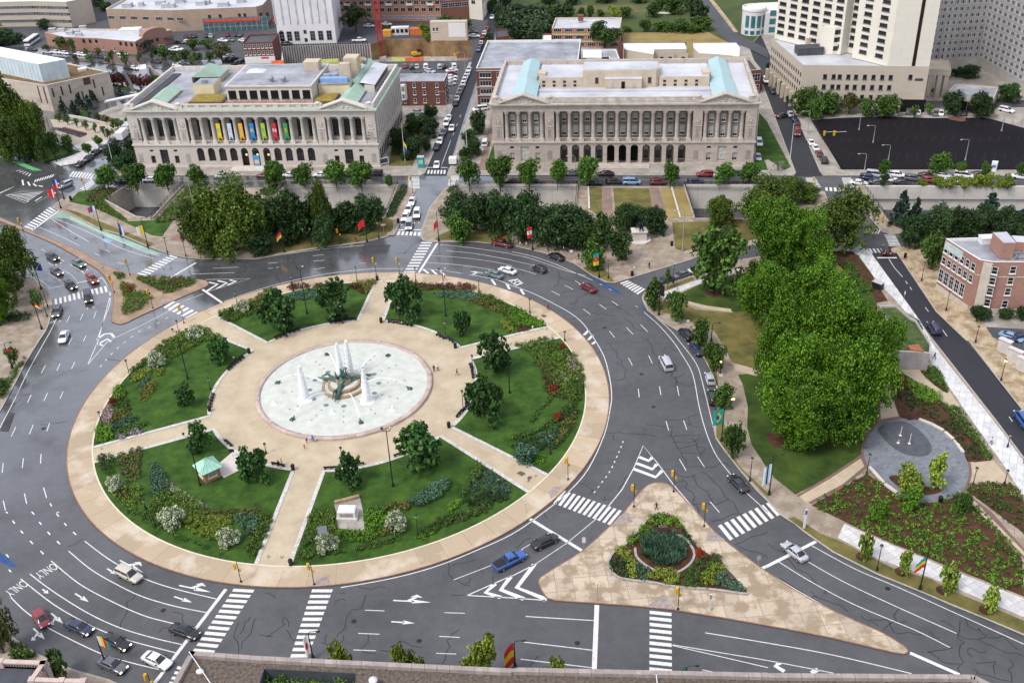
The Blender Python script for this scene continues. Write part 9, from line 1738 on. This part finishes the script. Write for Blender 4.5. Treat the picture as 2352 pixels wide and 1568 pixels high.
for s,l,w,h,m in (('23 660,362 660,228','white road sign by the left kerb of the triangular island',.6,1.2,None),('23 2255,532 2275,398','grey road sign by the right kerb of the triangular island',.6,.9,M_sil),('22 130,1568 125,1448','white road sign on the outer walk, lower right',.6,.9,None),('21 1613,1455 1617,1368','white road sign by the arc parking bay',.6,.6,None),('21 545,812 550,728','white square sign under the dark trees',.8,.7,None),('21 800,915 808,838','blue sign on the flag lamp at the blue lane corner',.7,1.3,M_bl),('22 1912,395 1912,295','white round sign beside the silver hatchback',.8,.7,None),('01 1525,985 1522,890','grey sign in the wet lane by the left zebra',.4,.8,M_sil),('01 965,965 938,880','grey sign on the left median',.5,.7,M_sil),('11 1180,615 1170,490','pink topped sign by the corner of the left tree clump',1.3,.5,mat('pink sign',(.7,.3,.25),.6,0)),('33 470,235 490,100','thin grey sign on the dry verge',.3,.5,M_sil),('21 1120,960 1127,880','small white sign on the side street corner',.4,.5,None),('31 1245,1195 1258,1105','white parking sign on the pale granite walk',.3,.9,None),('01 2125,0 2125,-10','x',.1,.1,None),('11 922,655 925,612','brown cabinet sign on the verge of the left clump',.5,1.2,mat('brown cabinet',(.12,.05,.04),.7,0)),('12 1650,80 1650,60','y',.1,.1,None),('02 2140,1060 2145,985','dark notice frame by the kiosk path',1.0,.8,M_blk)):
 if len(l)>2: sign(s,l,w,h,m)
b,t=tp('13 645,372 590,150'); p,H=_b(b,t); T=thing('panel_sign','dark tilted information panel in the bottom right bed','sign',tuple(p)); MB().tube([(0,0,0),(0,0,H-.3)],.05,6).build('post',M_blk,T); q=MB().box(-.8,.8,-.05,.05,-.65,.65).build('panel',mat('slate panel',(.13,.14,.17),.4,.2,1),T,None,(0,0,H-.3)); q.rotation_euler=(-.9,0,.2)
for s,l,c in (('23 1815,905 1835,752','white pillar on the front pavement of the triangular island',M_wtrim),('33 330,145 375,-25','white and blue pillar sign on the right verge by the zebra',M_wtrim),('31 932,410 945,315','white pillar sign with a blue panel by the right trench',M_wtrim),('23 785,812 790,655','thin steel post on the front pavement of the triangular island',M_sil)):
 b,t=tp(s); p,H=_b(b,t); T=thing('sign_pillar',l,'sign',tuple(p)); r_=.2 if c is M_wtrim else .05; MB().box(-r_,r_,-.08,.08,0,H).build('pillar',c,T); MB().box(-r_+.02,r_-.02,-.09,-.081,H*.75,H-.1).build('panel',M_bl if 'blue' in l else M_sil,T)
def pole(s,lab,cols=None):
 b,t=tp(s); p,H=_b(b,t); T=thing('flagpole',lab,'flagpole',tuple(p)); MB().tube([(0,0,0),(0,0,H)],[.13,.06],8).ball((0,0,H+.1),.13,8,6).build('pole',M_wtrim,T)
 if cols: MB().add([(.08,0,4),(1.0,-.4,2.7),(1.0,-.5,4.3),(.08,0,5.6)],[(0,1,2,3)]).add([(.08,-.02,5.6),(1.0,-.52,4.3),(.9,-.5,5.6),(.08,0,7)],[(0,1,2,3)],1).build('flag',[fm(c) for c in cols],T)
pole('10 1370,1485 1343,1165','white flagpole with a blue and yellow flag right of the library','by'); pole('10 1945,1462 1935,1160','white flagpole left of the court building'); pole('30 198,1505 240,1145','white flagpole right of the court building'); pole('00 1050,1545 985,1190','white flagpole left of the library')
sheet('paving',ccw(G('@12 720,1500 955,1437 985,1568 @13 1000,180 755,155 735,0')),.24,M_side,.1)
w=G('@13 845,45',.24)[0]; T=thing('stone_memorial','white stone memorial block on a paved square in the bottom right bed','memorial',(w.x,w.y,.24),-.08); MB().box(-1.9,1.9,-1.1,1.3,0,.5).build('base',M_limed,T); MB().box(-1.6,1.6,-.9,1.1,.503,1.9).box(-1.45,1.45,-.75,.95,1.903,2.05).build('block',mat('white marble',(.72,.72,.74),.5,.1,1),T); MB().box(-1.2,1.2,-.93,-.903,.8,1.6).build('inscription_panel',M_side,T)
wall('brown stone wall along the back of the memorial square','@12 725,1498 950,1440',.8,M_step,.6)
w=G('@21 1165,640',.17)[0]; T=thing('bronze_monument','dark bronze group on a pale stepped pedestal among the rounded trees','monument',tuple(w)); MB().prism([(3.4*math.cos(PI*k/4+.39),3.4*math.sin(PI*k/4+.39)) for k in range(8)],0,.5).build('step',M_conc,T); MB().box(-1.9,1.9,-1.4,1.4,.503,2.8).box(-2.1,2.1,-1.6,1.6,2.803,3.1).build('pedestal',M_limed,T); M_db=mat('black bronze',(.014,.018,.024),.4,.4,2,metal=.4)
skinfig('figure',{'a':(-1.2,0,4.4,.55),'b':(0,0,4.7,.6),'c':(1.1,0,4.7,.55),'n':(1.6,0,5.6,.32),'h':(2.1,0,5.9,.26),'r':(0,0,5.6,.38),'rc':(.1,0,6.4,.36),'rh':(.15,0,7.2,.22),'ra':(.7,.4,6.0,.12),'f1':(1.2,.4,3.9,.2),'g1':(1.5,.4,3.1,.12),'f2':(1.2,-.4,3.9,.2),'g2':(1.1,-.4,3.1,.12),'k1':(-1.2,.4,3.8,.24),'j1':(-1.4,.4,3.1,.13),'k2':(-1.2,-.4,3.8,.24),'j2':(-1.1,-.4,3.1,.13)},[('b','a'),('b','c'),('c','n'),('n','h'),('b','r'),('r','rc'),('rc','rh'),('rc','ra'),('c','f1'),('f1','g1'),('c','f2'),('f2','g2'),('a','k1'),('k1','j1'),('a','k2'),('k2','j2')],M_db,T,(0,0,0),-1.2)
w=G('@01 1775,598',.17)[0]; T=thing('bronze_monument','black bronze seated figures on a dark stele beside the brick paving','monument',tuple(w)); MB().box(-2.6,2.6,-1.8,1.8,0,.4).build('step',M_drk,T); MB().box(-1.9,-.3,-.8,.9,.403,5.4).build('stele',M_db,T); o=inst('figure',rec,T,(.6,0,.5),(0,0,-1.2),(.7,.7,.9),M_db); inst('figure',rec,T,(-1.1,0,5.3),(0,0,1.2),(.55,.55,.75),M_db)
w=G('@23 1382,215',.25)[0]; T=thing('granite_marker','brown granite marker block in the hedge of the triangular bed','memorial',(w.x,w.y,.25)); MB().box(-.75,.75,-.35,.35,0,2.2).build('block',mat('brown granite',(.10,.06,.055),.5,.25,3),T); MB().box(-.95,.95,-.5,.5,0,.3).build('base',M_drk,T)
w=G('@10 1520,1535',.17)[0]; T=thing('news_kiosk','teal green shelter box at the library corner of the cross street','kiosk',tuple(w),VROT); MB().box(-1,1,-.7,.7,0,3.4).build('panel',mat('teal box',(.03,.28,.28),.5,.1,1),T); MB().box(-1.1,1.1,-.8,.8,3.403,3.6).build('roof',M_unit,T); MB().box(-.7,.7,-.72,-.703,1.2,2.6).build('poster',mat('poster pale',(.3,.5,.5),.5,.4,2),T)
w=G('@10 1180,1520',.17)[0]; T=thing('notice_board','white notice board at the right front corner of the library','sign',tuple(w),.5); MB().box(-1.6,1.6,-.1,.1,.6,2.6).build('board',M_wtrim,T); MB().box(-1.3,1.3,-.12,-.103,.9,2.3).build('panel',M_drk,T)
for s,l in (('@30 515,1245','left'),('@30 605,1245','right')): w=G(s,.17)[0]; T=thing('ticket_machine','yellow ticket machine at the car park entrance, %s of the two'%l,'ticket machine',tuple(w)); MB().box(-.3,.3,-.3,.3,0,1.5).build('cabinet',M_yel,T); MB().tube([(.4,0,1.1),(4,0,1.15)],.06,6).build('barrier_arm',M_wtrim,T)
w=G('@31 1005,1080',.18)[0]; T=thing('utility_cabinet','dark green utility cabinet at the edge of the pale granite walk','cabinet',tuple(w),-.9); MB().box(-1.2,1.2,-.7,.7,0,1.7).build('body',M_pole,T); MB().box(-1.3,1.3,-.8,.8,1.703,1.8).build('lid',M_unit,T)
for i,(a,b) in enumerate((('@32 1385,725 1500,770','first'),('@32 1500,770 1610,830','second'),('@32 1620,840 1700,910','third'),('@32 1710,920 1790,1030','fourth'),('@32 930,1165 1060,1310','lower left'),('@32 1070,1320 1180,1400','lowest'))): wall('%s pale curved stone seat round the oval plaza'%b,a,.5,M_conc,.6,'stone_bench')
fence([at(p) for p in P('@30 390,1110 500,1290 700,1568')],1.6,.17,'dark chain fence along the left side of the empty car park'); fence([V(106,-4.4),V(180,-4.4)],1.2,.17,'dark railing along the front of the empty car park')
M_skin=mat('skin',(.42,.25,.17),.6,0); M_shoe=mat('shoe',(.03,.025,.025),.6,0); M_hair=mat('hair',(.03,.02,.015),.7,0)
def bodymesh(pose):
 J={'pelvis':(0,0,.95,.13),'waist':(0,0,1.12,.115),'chest':(.02,0,1.34,.145),'neck':(.03,0,1.50,.055),'head':(.05,0,1.60,.088),'top':(.05,0,1.70,.07),'nose':(.145,0,1.61,.018)}; E=[('pelvis','waist'),('waist','chest'),('chest','neck'),('neck','head'),('head','top'),('head','nose')]
 for s,k in ((1,'l'),(-1,'r')):
  f={'walk':.28*s,'stand':.03*s,'sit':0}[pose]; J['s'+k]=(.0,.18*s,1.42,.06); J['e'+k]=(-f*.5-.02,.25*s,1.14,.045); J['w'+k]=(-f*.6+.08,.25*s,.90,.032); J['p'+k]=(-f*.6+.10,.25*s,.84,.036)
  E+=[('chest','s'+k),('s'+k,'e'+k),('e'+k,'w'+k),('w'+k,'p'+k)]
  for i in range(4): J['f%d%s'%(i,k)]=(-f*.6+.07+.02*i,.25*s-.012,.755+.008*abs(i-1.5),.009); E.append(('p'+k,'f%d%s'%(i,k)))
  J['t'+k]=(-f*.6+.15,.235*s,.80,.011); E.append(('p'+k,'t'+k))
  if pose=='sit': J['pelvis']=(0,0,.55,.14); L=((.05,.1*s,.52,.1),(.45,.12*s,.52,.075),(.47,.12*s,.10,.05),(.6,.13*s,.05,.04))
  else: L=((0,.09*s,.88,.1),(f*.6+.06,.1*s,.5,.07),(f*1.1-.02,.1*s,.1,.048),(f*1.1+.13,.11*s,.05,.042))
  for n,v in zip(('h','k','a','o'),L): J[n+k]=v
  E+=[('pelvis','h'+k),('h'+k,'k'+k),('k'+k,'a'+k),('a'+k,'o'+k)]
 if pose=='sit':
  for n in list(J):
   if n[0] in 'wcsetpfn' and n not in('pelvis',) or n in('head','top'): x,y,z,r=J[n]; J[n]=(x,y,z-.40,r)
 dz=.40 if pose=='sit' else 0; me=skinfig('body',J,E,[M_skin,M_shoe],None,None); me.materials.clear()
 for m in (M_skin,M_skin,M_skin,M_shoe): me.materials.append(m)
 for p in me.polygons:
  c=p.center; z=c.z+dz; arm=abs(c.y)>.2 and z<1.38
  p.material_index=0 if z>1.49 or (arm and z<(1.0) and c.z>.3) else (1 if z>.98 else (3 if c.z<.09 else 2)); p.use_smooth=True
 return me
BM={p:bodymesh(p) for p in('walk','stand','sit')}; HAIR=MB().ball((.03,0,1.655),(.105,.095,.095),10,7).mesh('hair',[M_hair])
CLO=dict(w=(.7,.7,.72),k=(.015,.015,.018),r=(.4,.04,.04),b=(.05,.25,.6),n=(.03,.04,.09),g=(.2,.2,.2),t=(.35,.3,.22),s=(.42,.25,.17))
def person(s,pose,top,leg,rz,lab,sc=1.05,z=.17,grp=None):
 w=G(s,z)[0]; T=thing('person',lab,'person',(w.x,w.y,z),rz,grp); T.scale=(sc,)*3; o=inst('body',BM[pose],T)
 for i,c in ((1,top),(2,leg)): o.material_slots[i].link='OBJECT'; o.material_slots[i].material=mat('cloth '+c,CLO[c],.85,0)
 inst('hair',HAIR,T,(0,0,-.4 if pose=='sit' else 0))
for a in (('@12 1637,278','stand','k','k',1.2,'person in black standing right of the fountain'),('@12 1672,270','walk','w','k',1.6,'person in a white shirt and dark trousers right of the fountain'),('@12 1848,312','walk','k','k',-.4,'person in black walking alone toward the right benches'),('@12 470,935','stand','n','r',2.2,'child in dark clothes running by the front rim of the fountain',.8),('@12 447,985','stand','r','r',1.5,'small child in red on the plaza before the fountain',.65),('@12 522,905','sit','b','b',-1.6,'person in a bright blue top sitting on the fountain rim',1.0,.25),('@12 548,912','sit','w','n',-1.6,'child in white sitting on the fountain rim beside the blue top',.7,.35),('@12 240,1140','stand','g','g',.5,'person in grey standing by the bench left of the bottom path'),('@12 208,1138','sit','k','g',1.6,'person in black sitting on the bench left of the bottom path',1.0,.2),
 ('@21 330,1280','walk','r','k',2.0,'person in dark red walking on the upper right outer walk'),('@21 1260,898','stand','k','k',-1.5,'person in black standing at the side street corner'),('@21 75,700','walk','w','s',3.0,'runner in white beneath the dark tree row, left of the two'),('@21 132,705','walk','w','s',3.0,'runner in white beneath the dark tree row, right of the two'),('@21 612,815','stand','k','k',-1.4,'person in black under the corner tree'),('@21 475,742','walk','w','n',2.8,'person in a white top under the dark trees near the parked saloon'),('@21 330,745','stand','n','k',-1.5,'person in dark blue by the kerb under the trees'),('@22 1325,1545','walk','k','k',3.6,'person in black striding across the triangular island'),('@32 1525,165','walk','k','k',-1.2,'person in black on the pale granite walk by the pavilion'),('@32 2045,945','walk','w','n',-1.9,'person in a white shirt on the pale granite walk at the lower right'),('@01 865,440','walk','w','b',-.5,'person in white on the avenue verge path'),('@01 1772,628','stand','b','w',-1.0,'person in blue before the seated monument'),('@01 1378,1150','stand','w','k',-1.3,'person in a white shirt beside the median signal'),('@01 150,112','walk','k','n',1.0,'person in dark clothes on the far left corner'),('@11 1735,1012','walk','r','s',2.6,'person in red on the top outer walk'),('@11 1918,135','walk','w','w',3.1,'person in white on the long street pavement'),('@32 2350,1130','walk','r','n',-1.9,'person in red on the pale walk at the right edge'),('@21 555,1560' if 0 else '@20 555,1600','stand','k','k',-1.6,'person in black before the court arcade'),('@20 840,1600','walk','y' if 0 else 't','k',.3,'person in tan before the court arcade')): person(*a)
